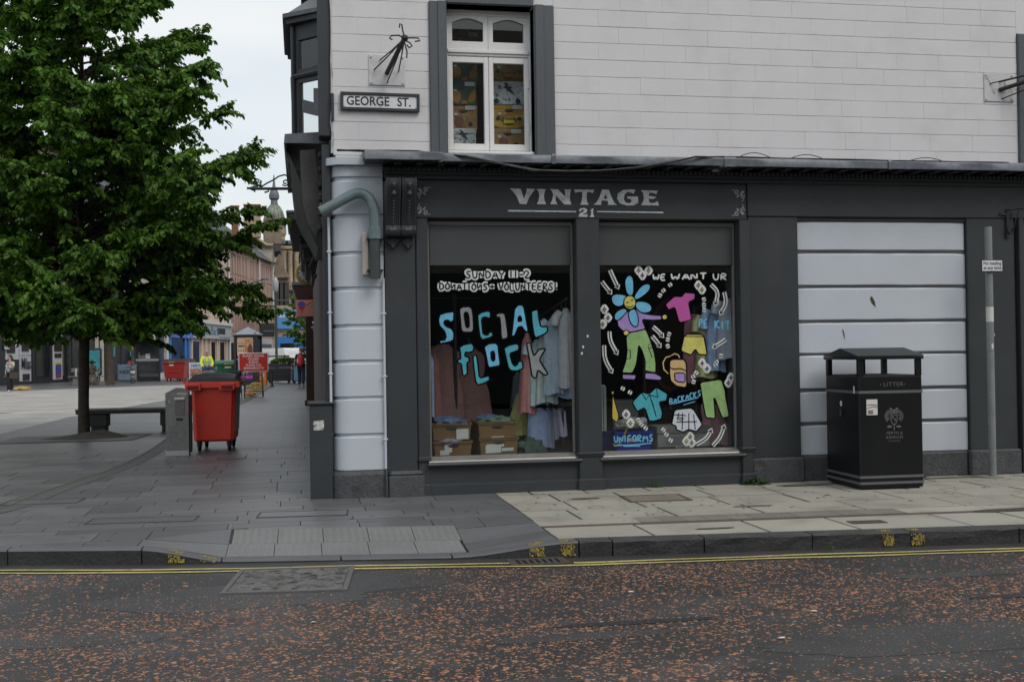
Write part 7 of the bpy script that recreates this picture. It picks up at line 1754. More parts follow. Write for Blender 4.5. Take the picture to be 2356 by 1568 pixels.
BLU = M('bright blue shop paint', (.03, .16, .45), rough=.4, var=.1); flatrect(bb_, to, 0, W, 2.9, 4.0, -.25, M('blue sign panel', (.05, .12, .42), rough=.5, var=.7, scale=2.2, fine=6, bump=0, stain=(.28, .36, .55), stain_scale=3, stain_lo=.56, stain_hi=.6), 'fascia', .2)
flatrect(bb_, to, W*.1, W*.8, .3, 2.8, -.05, SHOPGLASS, 'shopfront')
for f in (.0, .68, .84): flatrect(bb_, to, W*f, W*f+.45, 0, 2.9, -.15, BLU, 'pilaster', .12)
ls, to, W = terr(2, 'pale_stone_building', 'pale sandstone building with grey lettered shop fascia', 11.6, LSTONE, [(.08, .2), (.36, .48), (.62, .74)], [(4.9, 6.7), (7.7, 9.5)], (4.8, 3.2))
flatrect(ls, to, 0, W, 2.95, 4.1, -.3, M('pale grey fascia', (.36, .38, .37), rough=.6), 'fascia', .27); flatrect(ls, to, 0, W, 4.1, 4.35, -.45, WHITEB, 'fascia_hood', .42)
for f, w_ in ((.05, .16), (.5, .12), (.75, .13)): flatrect(ls, to, W*f, W*(f+w_), .1, 2.7, -.04, SHOPGLASS, 'shop_glass')
for f in (.0, .24, .34, .46, .65, .7, .92): flatrect(ls, to, W*f, W*f+.35, 0, 2.95, -.12, LSTONE, 'pilaster', .1)
ftext(ls, to, W*.42, 3.55, -.32, 'BlissBarb', .95, M('fascia blue lettering', (.05, .13, .25)), dT, sx=1.6); flatrect(ls, to, W*.6, W*.82, 3.35, 3.85, -.31, CHAR, 'sign_panel', .01); ftext(ls, to, W*.8, 3.1, -.32, 'www.blissbarb.co.uk', .28, M('fascia blue lettering', (.05, .13, .25)), dT, sx=1.6); flatrect(ls, to, W*.22, W*.27, 3.1, 3.9, -.315, INK, 'sign_logo', .012)
# projecting blue sign boxes on the terrace
for (u, v0, v1, w_, lb, txt) in ((360, 622+120, 762, 20, 'blue octagonal hanging sign on the white fronted building', 'cut'), (409, 757, 771, 24, 'small blue projecting sign beside the pale fascia', '')):
    sp = sT(u); q = Vector((*at(sp), 0)); dist = (q-CAM).dot(fwd)
    zc = CAM.z+( (823-(v0+v1)/2) )*dist/F_PX; hh = (v1-v0)/2*dist/F_PX; ww = w_/2*dist/F_PX
    t = thing('hanging_sign', lb, 'shop sign', (q.x+.5, q.y, zc), R(-8))
    n = 8 if txt else 4; an = [R(22.5+45*k) for k in range(8)] if txt else [R(45+90*k) for k in range(4)]; kx = 1.08 if txt else 1.41
    MB().prism([(ww*kx*math.cos(a), hh*kx*math.sin(a)) for a in an], -.05, .05, 'y').build('panel', M('navy sign blue', (.02, .045, .30), rough=.4) if txt else BLU, t)
    for k in (-.3, .25): MB().box(-ww*.6, ww*.6, -.06, -.052, hh*k-.05, hh*k+.06).build('lettering_bar', POST, t)
    MB().tube([(-ww, 0, hh*.9), (-ww-.5, 0, hh*.9)], .03, 5).build('arm', BLACK_METAL, t)
# --- pink harled block with slit windows
Wp = s[4]-s[3]; wins = []
cols = [.03, .09, .15, .20, .245, .31, .375, .43, .48, .53, .60, .68, .74, .79, .86, .91, .96]
for i, f in enumerate(cols):
    for j, (z0, z1) in enumerate(((3.9, 6.0), (6.7, 8.5), (9.0, 10.6))):
        if (i*7+j*3) % 11 == 0: continue
        if j == 0 and i in (4, 9): z0, z1 = 3.9, 5.0
        wins.append((Wp*f, Wp*f+.42, z0, z1))
BOARD = M('brown blind window', (.15, .095, .07), rough=.8, var=.2)
pk, to, W = building('pink_harled_building', 'long pink harled block with tall slit windows and slate roof', at(s[3]), at(s[4]), 11.1, 11, PINKST, wins, roof=(5.5, 4.6), panes=BOARD, frames=False, rdepth=.15)
for f in (.0, .645, .99): MB().tube([to(W*f+.1, 0, -.15), to(W*f+.1, 11, -.15)], .10, 6).build('downpipe', POST, pk)
flatrect(pk, to, 0, W, 0, 3.2, -.06, M('pale shop row', (.36, .37, .37)), 'shop_row'); 
for f0, f1, m in ((.02, .3, SHOPGLASS), (.36, .62, CHAR), (.66, .95, CHAR)): flatrect(pk, to, W*f0, W*f1, .3, 2.7, -.1, m, 'shop_glass')
flatrect(pk, to, W*.55, W*.66, 2.0, 3.1, -.2, INK, 'shop_sign', .08)
for (z,) in ((3.5,), (6.35,), (8.75,)): flatrect(pk, to, 0, W, z, z+.12, -.03, PINKTR, 'string_course', .03)
REDB = M('red brick', (.20, .085, .055), rough=.9, var=.2)
POTM = M('terracotta pot', (.26, .125, .08), rough=.8, var=.2)
def stack(name, label, y, u0, u1, vt, vb, mat, npots, dep=1.2):
    a = onY(u0, vb, y); b = onY(u1, vt, y); t = thing(name, label, 'chimney', ((a.x+b.x)/2, y, a.z)); w = (b.x-a.x)/2; h = b.z-a.z
    MB().box(-w, w, 0, dep, 0, h).build('stack', mat, t); MB().bbox(-w-.15, w+.15, -.15, dep+.15, h, h+.3, .05).build('cope', mat, t)
    for k in range(npots): x = -w*.82+1.64*w*k/max(1, npots-1); MB().lathe([(.19, .3), (.15, .85), (.2, .9), (.2, 1.0)], (x, dep*.4, h), 10).build('chimney_pot', POTM, t, smooth=True)
stack('chimney_stack', 'red brick chimney rising from the pink block roof', 88, 533, 546, 497, 550, REDB, 2, 2.0)
stack('chimney_stack', 'brown stone chimney stack with red pots left of the dome', 108, 561, 599, 491, 545, TSTONE, 6)
stack('chimney_stack', 'dark stone chimney stack with pots just below the dome', 118, 606, 647, 524, 560, DSTONE, 6)
# --- stone gable house behind the pink block
a = onY(555, 590, 110); b = onY(626, 545, 110); c = onY(626, 600, 110)
gm = thing('stone_gable_building', 'rubble stone gable rising behind the slate roof', 'building', (a.x, 110, 0)); w = b.x-a.x; zt = onY(590, 540, 110).z; z2 = onY(626, 568, 110).z
MB().prism([(0, 0), (w, 0), (w, z2), (w*.8, z2), (w*.25, zt), (0, zt)], 0, 10, 'y').build('wall', sheet_brick('rubble stone', (.22, .165, .12), (.15, .115, .09), (.38, .34, .29), .9, .42, .05, .9), gm)
MB().tube([(w*.22, -.2, zt+.15), (w*.82, -.2, z2+.15), (w+.1, -.2, z2+.15)], .22, 5).build('skew_stones', TSTONE, gm)
MB().box(-6, w*.3, 1.5, 9, 0, zt-.5).build('rear_wall', TSTONE, gm)
# --- sooty ornate building with arched pediment, then tan bank with columns
def gpt(u, v, y): return onY(u, v, y)
def facing_block(name, label, y, u0, u1, vt, mat, dep=12):
    a = gpt(u0, 860, y); b = gpt(u1, vt, y); t = thing(name, label, 'building', (a.x, y, 0)); w = b.x-a.x; h = b.z
    return t, w, h
t, w, h = facing_block('sooty_ornate_building', 'soot-blackened ornate stone building with arched pediment', 112, 629, 662, 625, DSTONE)
wins = [(w*f, w*f+.6, z, z+2.6) for f in (.12, .42, .70) for z in (h*.36, h*.64)]
holed(w, h, wins, lambda s_, z: Vector((s_, 0, z)), Vector((0, 1, 0)), .4).build('wall', DSTONE, t, fixn=False); MB().box(0, w, .5, 12, 0, h-.05).build('body', DSTONE, t)
for q in wins: MB().box(q[0], q[1], .35, .4, q[2], q[3]).build('window', DARK_GLASS, t)
for z in (h*.32, h*.60, h*.93): MB().bbox(-.2, w+.2, -.4, .2, z, z+.35, .08).build('cornice', DSTONE, t)
for f in (.02, .34, .62, .92): MB().lathe([(.22, h*.37), (.16, h*.58)], (w*f, -.15, 0), 8).build('column', DSTONE, t, smooth=True)
n = 10; MB().prism([(w*.15+w*.7*(1-math.cos(math.pi*k/n))/2, h*.95+2.4*math.sin(math.pi*k/n)) for k in range(n+1)], -.3, .6, 'y').build('pediment', DSTONE, t)
for f in (.18, .58): MB().prism([(w*f, .2), (w*f+w*.26, .2), (w*f+w*.26, 3)]+[(w*f+w*.13+w*.13*math.cos(math.pi*k/6), 3+w*.13*math.sin(math.pi*k/6)) for k in range(1, 6)]+[(w*f, 3)], -.05, .05, 'y').build('arched_opening', DARK_GLASS, t)
t, w, h = facing_block('tan_bank_building', 'tan sandstone bank with columns and a balcony at the far end of the street', 122, 655, 700, 560, TSTONE)
wins = [(w*f, w*f+.9, z, z+3.0) for f in (.1, .4, .7) for z in (h*.2, h*.42, h*.72)]
holed(w, h, wins, lambda s_, z: Vector((s_, 0, z)), Vector((0, 1, 0)), .4).build('wall', TSTONE, t, fixn=False); MB().box(0, w, .5, 12, 0, h-.05).build('body', TSTONE, t)
for q in wins: MB().box(q[0], q[1], .35, .4, q[2], q[3]).build('window', SASH if q[2] < h*.5 and q[0] < w*.3 else DARK_GLASS, t)
for z in (h*.36, h*.62, h*.95): MB().bbox(-.3, w+.3, -.6, .2, z, z+.4, .08).build('cornice', TSTONE, t)
for f in (.04, .33, .62): MB().lathe([(.34, h*.66), (.30, h*.7), (.26, h*.9), (.4, h*.94)], (w*f, -.25, 0), 10).build('column', TSTONE, t, smooth=True); MB().bbox(w*f-.5, w*f+.5, -.7, .3, h*.99, h*1.02, .05).build('cap_stone', LEAD, t)
for k in range(12): MB().box(w*k/12, w*k/12+.12, -.65, -.55, h*.63, h*.68).build('baluster', TSTONE, t)
# --- domed tower
Y = 136; a = gpt(607, 592, Y); b = gpt(657, 527, Y); cx = (a.x+b.x)/2; r_ = (b.x-a.x)/2
t = thing('domed_tower', 'stone tower with a green copper dome and tall finial', 'tower', (cx, Y, 0)); zb = b.z; zd = gpt(633, 470, Y).z; zf = gpt(633, 402, Y).z
MB().lathe([(r_*1.0, 0), (r_*1.0, zb-4.5), (r_*1.1, zb-4.3), (r_*.95, zb-4), (r_*.95, zb-1), (r_*1.08, zb-.6), (r_*1.08, zb)], (0, 0, 0), 8).build('drum', TSTONE, t)
COP = M('verdigris copper', (.27, .32, .245), rough=.7, var=.5, scale=.35, fine=2.5, bump=.1, stain=(.10, .09, .07), stain_scale=.55, stain_lo=.5, stain_hi=.6)
n = 9; H = zd-zb; MB().lathe([(r_*.98*math.cos(math.pi/2*k/n*.97), zb+H*math.sin(math.pi/2*k/n)) for k in range(n+1)], (0, 0, 0), 24).build('dome', COP, t, smooth=True)
for k in range(12):
    an = 2*math.pi*k/12; MB().tube([(r_*1.0*math.cos(math.pi/2*j/8*.97)*math.cos(an), r_*1.0*math.cos(math.pi/2*j/8*.97)*math.sin(an), zb+H*math.sin(math.pi/2*j/8)) for j in range(9)], .09, 4).build('rib', COP, t)
MB().lathe([(.5, zd-.2), (.4, zd+.5), (.62, zd+.7), (.66, zd+1.1), (.5, zd+1.7), (.26, zd+2.0), (.16, zd+2.6), (.05, zf)], (0, 0, 0), 12).build('finial', LEAD, t, smooth=True)
for k in range(8): an = 2*math.pi*(k+.5)/8; MB().box(-.5, .5, -.1, .1, zb-3.6, zb-1.4).xf(lambda v, an=an: Vector((v.x*math.cos(an+math.pi/2)+r_*.95*.93*math.cos(an), v.x*math.sin(an+math.pi/2)+r_*.95*.93*math.sin(an)+v.y, v.z))).build('louvre', DARK_GLASS, t)
# slate roofs with dormer right of the tower
a = gpt(668, 592, 116); b = gpt(712, 555, 116)
t = thing('dormer_roof_building', 'far building with slate mansard and white dormer window', 'building', (a.x, 128, 0)); MB().box(0, 8, 0, 10, 0, gpt(690, 640, 128).z).build('wall', TSTONE, t); MB().prism([(-.5, gpt(690, 640, 128).z), (8, gpt(690, 640, 128).z), (7, gpt(690, 560, 128).z), (.6, gpt(690, 560, 128).z)], -.2, 9, 'y').build('roof', SLATE, t)
zc = gpt(690, 605, 128).z; d_ = MB().bbox(1.6, 3.4, -1, 3, zc-1.5, zc+1.5, .05).build('dormer', SASH, t); MB().box(1.85, 3.15, -1.05, -1.0, zc-1.2, zc+1.1).build('pane', DARK_GLASS, d_)
# building across the road from the shop (seen only in the glass)
op = [(x+.6, x+2.0, z, z+2.2) for x in range(0, 26, 3) for z in (4.2, 7.4)]
ob, to, W = building('opposite_building', 'sandstone terrace on the camera side of the road reflected in the glass', (26, -21), (-1.5, -21), 11, 8, M('opposite stone', (.28, .25, .21), rough=.9, var=.3), op)
flatrect(ob, to, 0, W, 0, 3.8, -.06, CHAR, 'shopfront')
# ================================================================= people
SKIN = M('skin', (.42, .24, .17), rough=.6, var=.08); HAIRB = M('dark hair', (.018, .014, .012), rough=.6, var=.2)
def skin_mesh(name, verts, edges, mat, parent, root=0, sub=1):
    """verts: (x,y,z,r) or (x,y,z,rx,ry)"""
    me = bpy.data.meshes.new(name); me.from_pydata([v[:3] for v in verts], edges, []); me.update()
    o = link(name, me, mat, parent)
    o.modifiers.new('skin', 'SKIN')
    for i, v in enumerate(verts): me.skin_vertices[0].data[i].radius = (v[3], v[4] if len(v) > 4 else v[3]); me.skin_vertices[0].data[i].use_root = (i == root)
    s_ = o.modifiers.new('sub', 'SUBSURF'); s_.levels = sub; s_.render_levels = sub
    dg = bpy.context.evaluated_depsgraph_get(); m2 = bpy.data.meshes.new_from_object(o.evaluated_get(dg))
    o.modifiers.clear(); o.data = m2
    m2.materials.clear(); m2.materials.append(mat); m2.polygons.foreach_set('use_smooth', [True]*len(m2.polygons))
    return o
def person(label, loc, rz, h, pose, top, legs, shoes, hair=None, group=None, long_sleeve=True, wide=1.0):
    """faces -Y before rz. pose: dict of joint positions as fractions of height, right(+x)/left(-x)"""
    t = thing('person', label, 'person', loc, rz, group)
    J = dict(sh=(.108, .01, .805), el=(.135, .02, .63), wr=(.14, -.03, .485), hip=(.052, 0, .52), kn=(.056, -.01, .285), an=(.055, .02, .045), toe=(.06, -.085, .018))
    def jp(k, s):
        v = pose.get(k+('R' if s > 0 else 'L'), J[k]); v = (v[0]*(1 if k+('R' if s > 0 else 'L') in pose else s), v[1], v[2]); return [c*h for c in v]
    V = []; E = []
    def add(p, r, par=None, ry=None):
        V.append((*p, r*h, (ry if ry else r)*h)); i = len(V)-1
        if par is not None: E.append((par, i))
        return i
    lean = pose.get('lean', 0.0)*h
    pel = add((0, 0, .53*h), .062, None, .05); sp = add((0, lean*.4, .63*h), .058, pel, .045); ch = add((0, lean*.8, .745*h), .072, sp, .05); nk = add((0, lean, .83*h), .030, ch)
    hx = pose.get('head', (0, 0)); hd = add((hx[0]*h, lean-.008*h+hx[1]*h, .885*h), .042, nk, .047); ht = add((hx[0]*h, lean-.004*h+hx[1]*h, .945*h), .048, hd, .055); add((hx[0]*h, lean+hx[1]*h, .982*h), .026, ht)
    add((hx[0]*h, lean-.062*h+hx[1]*h, .908*h), .008, hd)
    hands = []
    for s in (1, -1):
        sh = add([jp('sh', s)[0], jp('sh', s)[1]+lean*.9, jp('sh', s)[2]], .034, ch); el = add(jp('el', s), .026, sh); wr = add(jp('wr', s), .017, el)
        d = (Vector(jp('wr', s))-Vector(jp('el', s))).normalized(); w = Vector(jp('wr', s)); pa = add(w+d*.035*h, .019, wr, .010); hands.append((w+d*.05*h, d, s))
        hi = add(jp('hip', s), .050, pel); kn = add(jp('kn', s), .034, hi); an = add(jp('an', s), .022, kn); add(jp('toe', s), .018, an)
    body = skin_mesh('body', V, E, SKIN, t)
    fg = MB()
    for p, d, s in hands:
        side = d.cross(Vector((0, 1, 0))); side = side.normalized() if side.length > .1 else Vector((1, 0, 0)); cu = side.cross(d).normalized()
        for k, l in enumerate((.034, .040, .038, .030)):
            b0 = p+side*(k-1.5)*.0085*h; fg.tube([b0, b0+d*l*.55*h-cu*.004*h, b0+d*l*.9*h-cu*.018*h], [.0048*h, .0045*h, .0035*h], 5)
        b0 = p-d*.02*h+side*.018*h; fg.tube([b0, b0+side*.014*h+d*.014*h, b0+side*.016*h+d*.03*h-cu*.008*h], [.0055*h, .005*h, .004*h], 5)
    fg.build('fingers', SKIN, body)
    for s in (-1, 1): MB().ell((s*.018*h+hx[0]*h, lean-.052*h+hx[1]*h, .925*h), (.006*h, .003*h, .004*h), 6, 4).build('eye', INK, body); MB().ell((s*.049*h+hx[0]*h, lean+hx[1]*h, .915*h), (.006*h, .011*h, .017*h), 6, 4).build('ear', SKIN, body)
    MB().ell((hx[0]*h, lean-.052*h+hx[1]*h, .893*h), (.014*h, .003*h, .003*h), 6, 4).build('mouth', M('lips', (.3, .1, .09)), body)
    # clothing
    V2 = []; E2 = []
    V, E = V2, E2
    def addc(p, r, par=None, ry=None):
        V2.append((*p, r*h, (ry if ry else r)*h)); i = len(V2)-1
        if par is not None: E2.append((par, i))
        return i
    a0 = addc((0, 0, .50*h), .078*wide, None, .060*wide); a1 = addc((0, lean*.4, .62*h), .072*wide, a0, .058*wide); a2 = addc((0, lean*.8, .745*h), .083*wide, a1, .062); a3 = addc((0, lean, .822*h), .040, a2)
    for s in (1, -1):
        q = jp('sh', s); b1 = addc([q[0], q[1]+lean*.9, q[2]-.008*h], .043*wide, a2); e_ = Vector(jp('el', s)); 
        if long_sleeve: b2 = addc(e_, .034*wide, b1); addc(Vector(jp('wr', s)), .025, b2)
        else: addc(Vector(q).lerp(e_, .75), .036, b1)
    skin_mesh('top', V2, E2, top, t)
    V2 = []; E2 = []
    a0 = addc((0, 0, .535*h), .070*wide, None, .056*wide)
    for s in (1, -1):
        b1 = addc(jp('hip', s), .056*wide, a0); b2 = addc(jp('kn', s), .044*wide, b1); q = jp('an', s); addc((q[0], q[1], q[2]+.012*h), .040*wide, b2)
    skin_mesh('trousers', V2, E2, legs, t)
    for s in (1, -1):
        a_ = Vector(jp('an', s)); b_ = Vector(jp('toe', s)); d = b_-a_
        skin_mesh('shoe', [(*(a_-d*.25+Vector((0, 0, -.012*h))), .024*h), (*(a_+d*.35+Vector((0, 0, -.012*h))), .026*h), (*(b_+Vector((0, 0, .004*h))), .020*h)], [(0, 1), (1, 2)], shoes, t)
    c = Vector((hx[0]*h, lean+hx[1]*h+.008*h, .945*h))
    if hair == 'long':
        hm = MB().ell(c+Vector((0, .006*h, .008*h)), (.058*h, .062*h, .055*h), 14, 8)
        hm.tube([c+Vector((.03*h, .03*h, .0)), c+Vector((.055*h, .03*h, -.07*h)), c+Vector((.06*h, .02*h, -.13*h))], [.03*h, .03*h, .012*h], 8); hm.tube([c+Vector((-.03*h, .03*h, .0)), c+Vector((-.05*h, .03*h, -.07*h)), c+Vector((-.05*h, .03*h, -.12*h))], [.03*h, .028*h, .012*h], 8); hm.tube([c+Vector((0, .04*h, 0)), c+Vector((0, .055*h, -.12*h))], [.04*h, .03*h], 8)
        # open the face
        hm.v = [(x, max(y, c.y-.038*h) if abs(x-c.x) < .045*h and z < c.z+.035*h else y, z) for x, y, z in hm.v]
        hm.build('hair', HAIRB, t, smooth=True)
    elif hair == 'short': MB().ell(c+Vector((0, .012*h, .010*h)), (.051*h, .052*h, .045*h), 12, 6).build('hair', M('cropped grey hair', (.2, .16, .13)), t, smooth=True)
    return t, h
hs = M('hi-vis yellow fabric', (.62, .78, .03), rough=.7, var=.08, scale=6); BLKT = M('black cloth', (.012, .012, .014), rough=.85, var=.2); NAVY = M('dark denim', (.018, .024, .045), rough=.85, var=.2)
CREAMJ = M('cream jacket', (.47, .43, .34), rough=.8, var=.1, scale=5)
# woman with coffee and shopping bag
y = 44.3; x = gx_at(24, y, 860)
wm, h = person('person in cream jacket and black flared trousers carrying a cup and bag', (x, y, 0), R(-35), 1.70,
    dict(elR=(.13, -.03, .64), wrR=(.075, -.14, .70), elL=(-.15, .02, .63), wrL=(-.17, -.01, .48), knR=(.05, -.06, .29), anR=(.05, -.05, .05), toeR=(.06, -.15, .02), knL=(-.05, .03, .28), anL=(-.06, .12, .07), toeL=(-.06, .05, .02), head=(-.005, -.012)), CREAMJ, BLKT, M('white trainers', (.62, .62, .6), rough=.6), 'long', wide=1.05)
MB().bbox(-.085, .085, -.118, -.09, .92, 1.33, .02).build('shirt', M('pale blue shirt', (.30, .42, .60), rough=.8), wm); MB().tube([(.04, -.125, 1.34), (0, -.13, 1.1), (-.04, -.125, 1.34)], .006, 4).build('lanyard', flat('lanyard blue', (.03, .06, .3)), wm)
for s in (-1, 1): MB().prism([(s*.055*1.7-.06, .45), (s*.055*1.7+.06, .45), (s*.055*1.7+.085, .075), (s*.055*1.7-.085, .075)], -.06 if s < 0 else -.14, .07 if s < 0 else -.02, 'y').xf(lambda v: v).build('trouser_flare', BLKT, wm)
R_ = lambda o, v: (Matrix.Translation(o.location) @ Matrix.Rotation(o.rotation_euler.z, 4, 'Z')) @ Vector(v)
cp = thing('coffee_cup', 'white paper cup held by the person in the cream jacket', 'cup', R_(wm, (.09, -.30, 1.20))); MB().lathe([(.028, -.06), (.038, .05)], (0, 0, 0), 12).build('cup', PAPER, cp, smooth=True); MB().lathe([(.041, .05), (.041, .06), (.03, .072)], (0, 0, 0), 12).build('lid', M('dark cup lid', (.12, .08, .08)), cp)
bg = thing('shopping_bag', 'brown tote bag hanging from the arm of the person in cream', 'bag', R_(wm, (.36, -.12, .62)), R(-20)); MB().prism([(-.20, 0), (.20, .0), (.23, .28), (-.17, .30)], -.06, .06, 'y').build('bag_body', M('brown woven bag', (.06, .05, .035), rough=.8, var=.3, scale=30), bg)
for yy_ in (-.05, .05): MB().tube([(-.1, yy_, .28), (-.12, yy_, .45), (-.05, yy_, .58), (.05, yy_, .45), (.1, yy_, .28)], .010, 5).build('bag_handle', BLKT, bg)
# worker in hi-vis with a cart
y = 44.5; x = gx_at(476, y)
hv, h = person('bald person in a hi-vis yellow jacket pushing a small cart', (x, y, 0), R(12), 1.82, dict(elR=(.15, -.05, .64), wrR=(.11, -.17, .56), elL=(-.15, -.05, .64), wrL=(-.11, -.17, .56), head=(.008, -.006)), hs, NAVY, BLKT, None, wide=1.12)
BAND2 = M('reflective band', (.42, .44, .44), rough=.4)
for z, rx, ry in ((1.08, .155, .128), (1.22, .16, .13)): MB().lathe([(1.0, 0), (1.0, .055)], (0, 0, 0), 20).xf(lambda v, z=z, rx=rx, ry=ry: Vector((v.x*rx, v.y*ry, z+v.z))).build('reflective_band', BAND2, hv)
for s in (-1, 1): MB().tube([(s*.09, -.125, 1.12), (s*.09, -.12, 1.42), (s*.09, -.02, 1.52)], .022, 6, squash=(Vector((0, 1, 0)), .4)).build('reflective_band', BAND2, hv); MB().tube([(s*.27, -.09, 1.16), (s*.27, -.11, 1.11)], .066, 8).build('reflective_band', BAND2, hv)
MB().tube([(-.07, -.095, 1.69), (-.03, -.1, 1.69), (.03, -.1, 1.69), (.07, -.095, 1.69)], .008, 5).build('glasses', INK, hv)
ct = thing('hand_cart', 'small grey cart with blue trays pushed by the person in hi-vis', 'cart', R_(hv, (0, -.62, 0)), R(12)); GM = M('grey cart plastic', (.14, .15, .155), rough=.5)
MB().bbox(-.28, .28, -.25, .25, .45, .82, .03).build('tub', GM, ct); MB().prism([(-.27, .86), (.27, .86), (.31, 1.02), (-.31, 1.02)], -.2, .2, 'y').build('tray', M('blue tray', (.04, .07, .17), rough=.5), ct); MB().bbox(-.2, .2, -.21, -.2, .92, .97, .004).build('tray_slot', BLACK_PLASTIC, ct)
for s in (-1, 1):
    MB().tube([(s*.24, .3, 1.0), (s*.26, .2, .45), (s*.26, 0, .12)], .018, 6).build('side_rail', GM, ct); MB().lathe([(.11, -.025), (.11, .025)], (s*.26, .05, .11), 14, 'x').build('wheel', RUBBER, ct)
    for k in range(4): MB().bbox(s*.33-.05, s*.33+.05, -.1, .1, .84+k*.05, .87+k*.05, .004).build('bag_stripe', POST if k % 2 else GM, ct)
MB().tube([(-.24, .3, 1.0), (.24, .3, 1.0)], .018, 6).build('handle', GM, ct)
# man with red rucksack walking away
y = 43.0; x = gx_at(693, y, 860)
bp, h = person('person in black t-shirt with a red rucksack walking away', (x, y, 0), R(172), 1.86, dict(elR=(.15, .05, .64), wrR=(.16, -.02, .50), elL=(-.17, -.05, .65), wrL=(-.19, .0, .50), knR=(.05, -.05, .285), anR=(.05, -.02, .045), knL=(-.055, .02, .285), anL=(-.055, .05, .05)), BLKT, NAVY, M('tan shoes', (.30, .15, .06), rough=.6), 'short', long_sleeve=False, wide=1.12)
rk = thing('rucksack', 'bright red rucksack on the back of the person in black', 'bag', R_(bp, (0, .21, 1.12)), R(172)); RKM = M('red rucksack nylon', (.45, .02, .03), rough=.5, var=.15, scale=8)
MB().ell((0, 0, .12), (.18, .12, .29), 16, 10).build('pack', RKM, rk, smooth=True); MB().ell((0, .09, .0), (.14, .06, .14), 14, 8).build('pocket', RKM, rk, smooth=True); MB().bbox(.10, .15, .08, .10, .0, .2, .004).build('patch', PAPER, rk)
for s in (-1, 1): MB().tube([(s*.1, -.05, .36), (s*.12, -.16, .42), (s*.13, -.3, .34)], .025, 6).build('strap', RKM, rk)
# two people looking into the blue shop
y = 64; 
for i, (u, hh, lb) in enumerate(((422, 1.72, 'person in dark coat and hat standing at the blue shop'), (411, 1.45, 'smaller person in brown beside the blue shop window'))):
    person(lb, (gx_at(u, y-i, 860), y-i, 0), R(165), hh, {}, BLKT if i == 0 else M('brown coat', (.06, .04, .03), rough=.9), BLKT, BLKT, 'long', wide=1.2)
# ---- bronze seated statue on the far bench
y = 55.6; x = gx_at(212, y)
BRZ = M('weathered bronze', (.075, .062, .048), rough=.45, metal=.4, var=.4, scale=9, bump=.5, bdist=.02)
stt = thing('seated_statue', 'bronze statue of a seated figure in a bonnet on the far bench', 'statue', (x, y, 0), R(10)); k = 1.0
V = [(0, .12, .52, .16, .14), (0, .10, .78, .15, .12), (0, .08, 1.02, .17, .12), (0, .06, 1.14, .06), (0, .03, 1.24, .085), (0, .03, 1.33, .06), (.16, .06, 1.04, .08), (.24, .0, .80, .07), (.06, -.18, .72, .05), (-.16, .06, 1.04, .08), (-.24, .0, .80, .07), (-.06, -.18, .72, .05), (.10, -.25, .52, .12), (.09, -.36, .12, .07), (.09, -.48, .05, .045), (-.10, -.25, .52, .12), (-.09, -.36, .12, .07), (-.09, -.48, .05, .045)]
E = [(0, 1), (1, 2), (2, 3), (3, 4), (4, 5), (2, 6), (6, 7), (7, 8), (2, 9), (9, 10), (10, 11), (0, 12), (12, 13), (13, 14), (0, 15), (15, 16), (16, 17)]
skin_mesh('body', V, E, BRZ, stt)
sk_ = MB(); n = 20; vs = []
for i, (z, w, yy_) in enumerate(((.55, .24, -.15), (.40, .26, -.32), (.2, .25, -.36), (.12, .26, -.37))):
    for q in range(n): a = 2*math.pi*q/n; f = 1+.10*math.sin(7*a)*i/3; vs.append((w*math.cos(a)*f, yy_+.15*math.sin(a)*f, z))
sk_.add(vs, [(i*n+q, i*n+(q+1) % n, (i+1)*n+(q+1) % n, (i+1)*n+q) for i in range(3) for q in range(n)]); sk_.build('skirt', BRZ, stt, smooth=True)
MB().ell((0, .06, 1.30), (.13, .13, .12), 14, 8).build('bonnet', BRZ, stt, smooth=True); MB().tube([(-.16, 0, 1.28), (0, -.12, 1.36), (.16, 0, 1.28)], .03, 6).build('bonnet_brim', BRZ, stt); MB().ell((.17, .1, 1.27), (.06, .04, .05), 8, 5).build('bow', BRZ, stt)
fb = thing('park_bench', 'pale timber bench with backrest under the far statue', 'bench', (gx_at(199, 56), 56.0, 0), R(10))
TIM = M('pale weathered timber', (.22, .20, .165), rough=.8, var=.2, scale=5)
for k in range(4): MB().bbox(-.98, .98, -.30+k*.15, -.17+k*.15, .46, .50, .008).build('seat_slat', TIM, fb)
for k in range(2): MB().bbox(-.80, .80, .27, .31, .74+k*.11, .84+k*.11, .008).build('back_slat', TIM, fb)
for s_ in (-.55, .55): MB().bbox(s_-.05, s_+.05, .23, .27, .45, .95, .008).build('back_post', POST, fb); MB().bbox(s_-.18, s_+.10, -.2, .2, 0, .45, .01).build('leg', M('grey concrete leg', (.17, .17, .17), rough=.8), fb)
# ================================================================= far street furniture
# ---- trestle sign
y = 31.2; x0, x1 = gx_at(562, y, 905), gx_at(606, y, 905); cx = (x0+x1)/2
t = thing('road_closed_sign', 'red sign with white letters saying Guard Vennel closed ahead on a trestle', 'sign', (cx, y, 0), R(3)); w = .34
TUB = M('rusty grey tube', (.07, .065, .06), rough=.6, var=.3, scale=9)
for s in (-1, 1):
    MB().tube([(s*w, -.22, 0), (s*(w-.06), 0, 1.35)], .022, 7).build('leg', TUB, t); MB().tube([(s*w*.95, .3, 0), (s*(w-.06), .03, 1.3)], .022, 7).build('leg', TUB, t)
for z, yy in ((.20, -.19), (.30, .2), (.78, -.09), (.55, .15)): MB().tube([(-w, yy, z), (w, yy, z)], .018, 6).build('cross_bar', TUB, t)
z0, z1, ww = .90, 1.60, .535
SGR = M('sign red', (.52, .030, .024), rough=.4, var=.12, scale=1.5); SGW = M('sign white', (.66, .66, .65), rough=.45, var=.06)
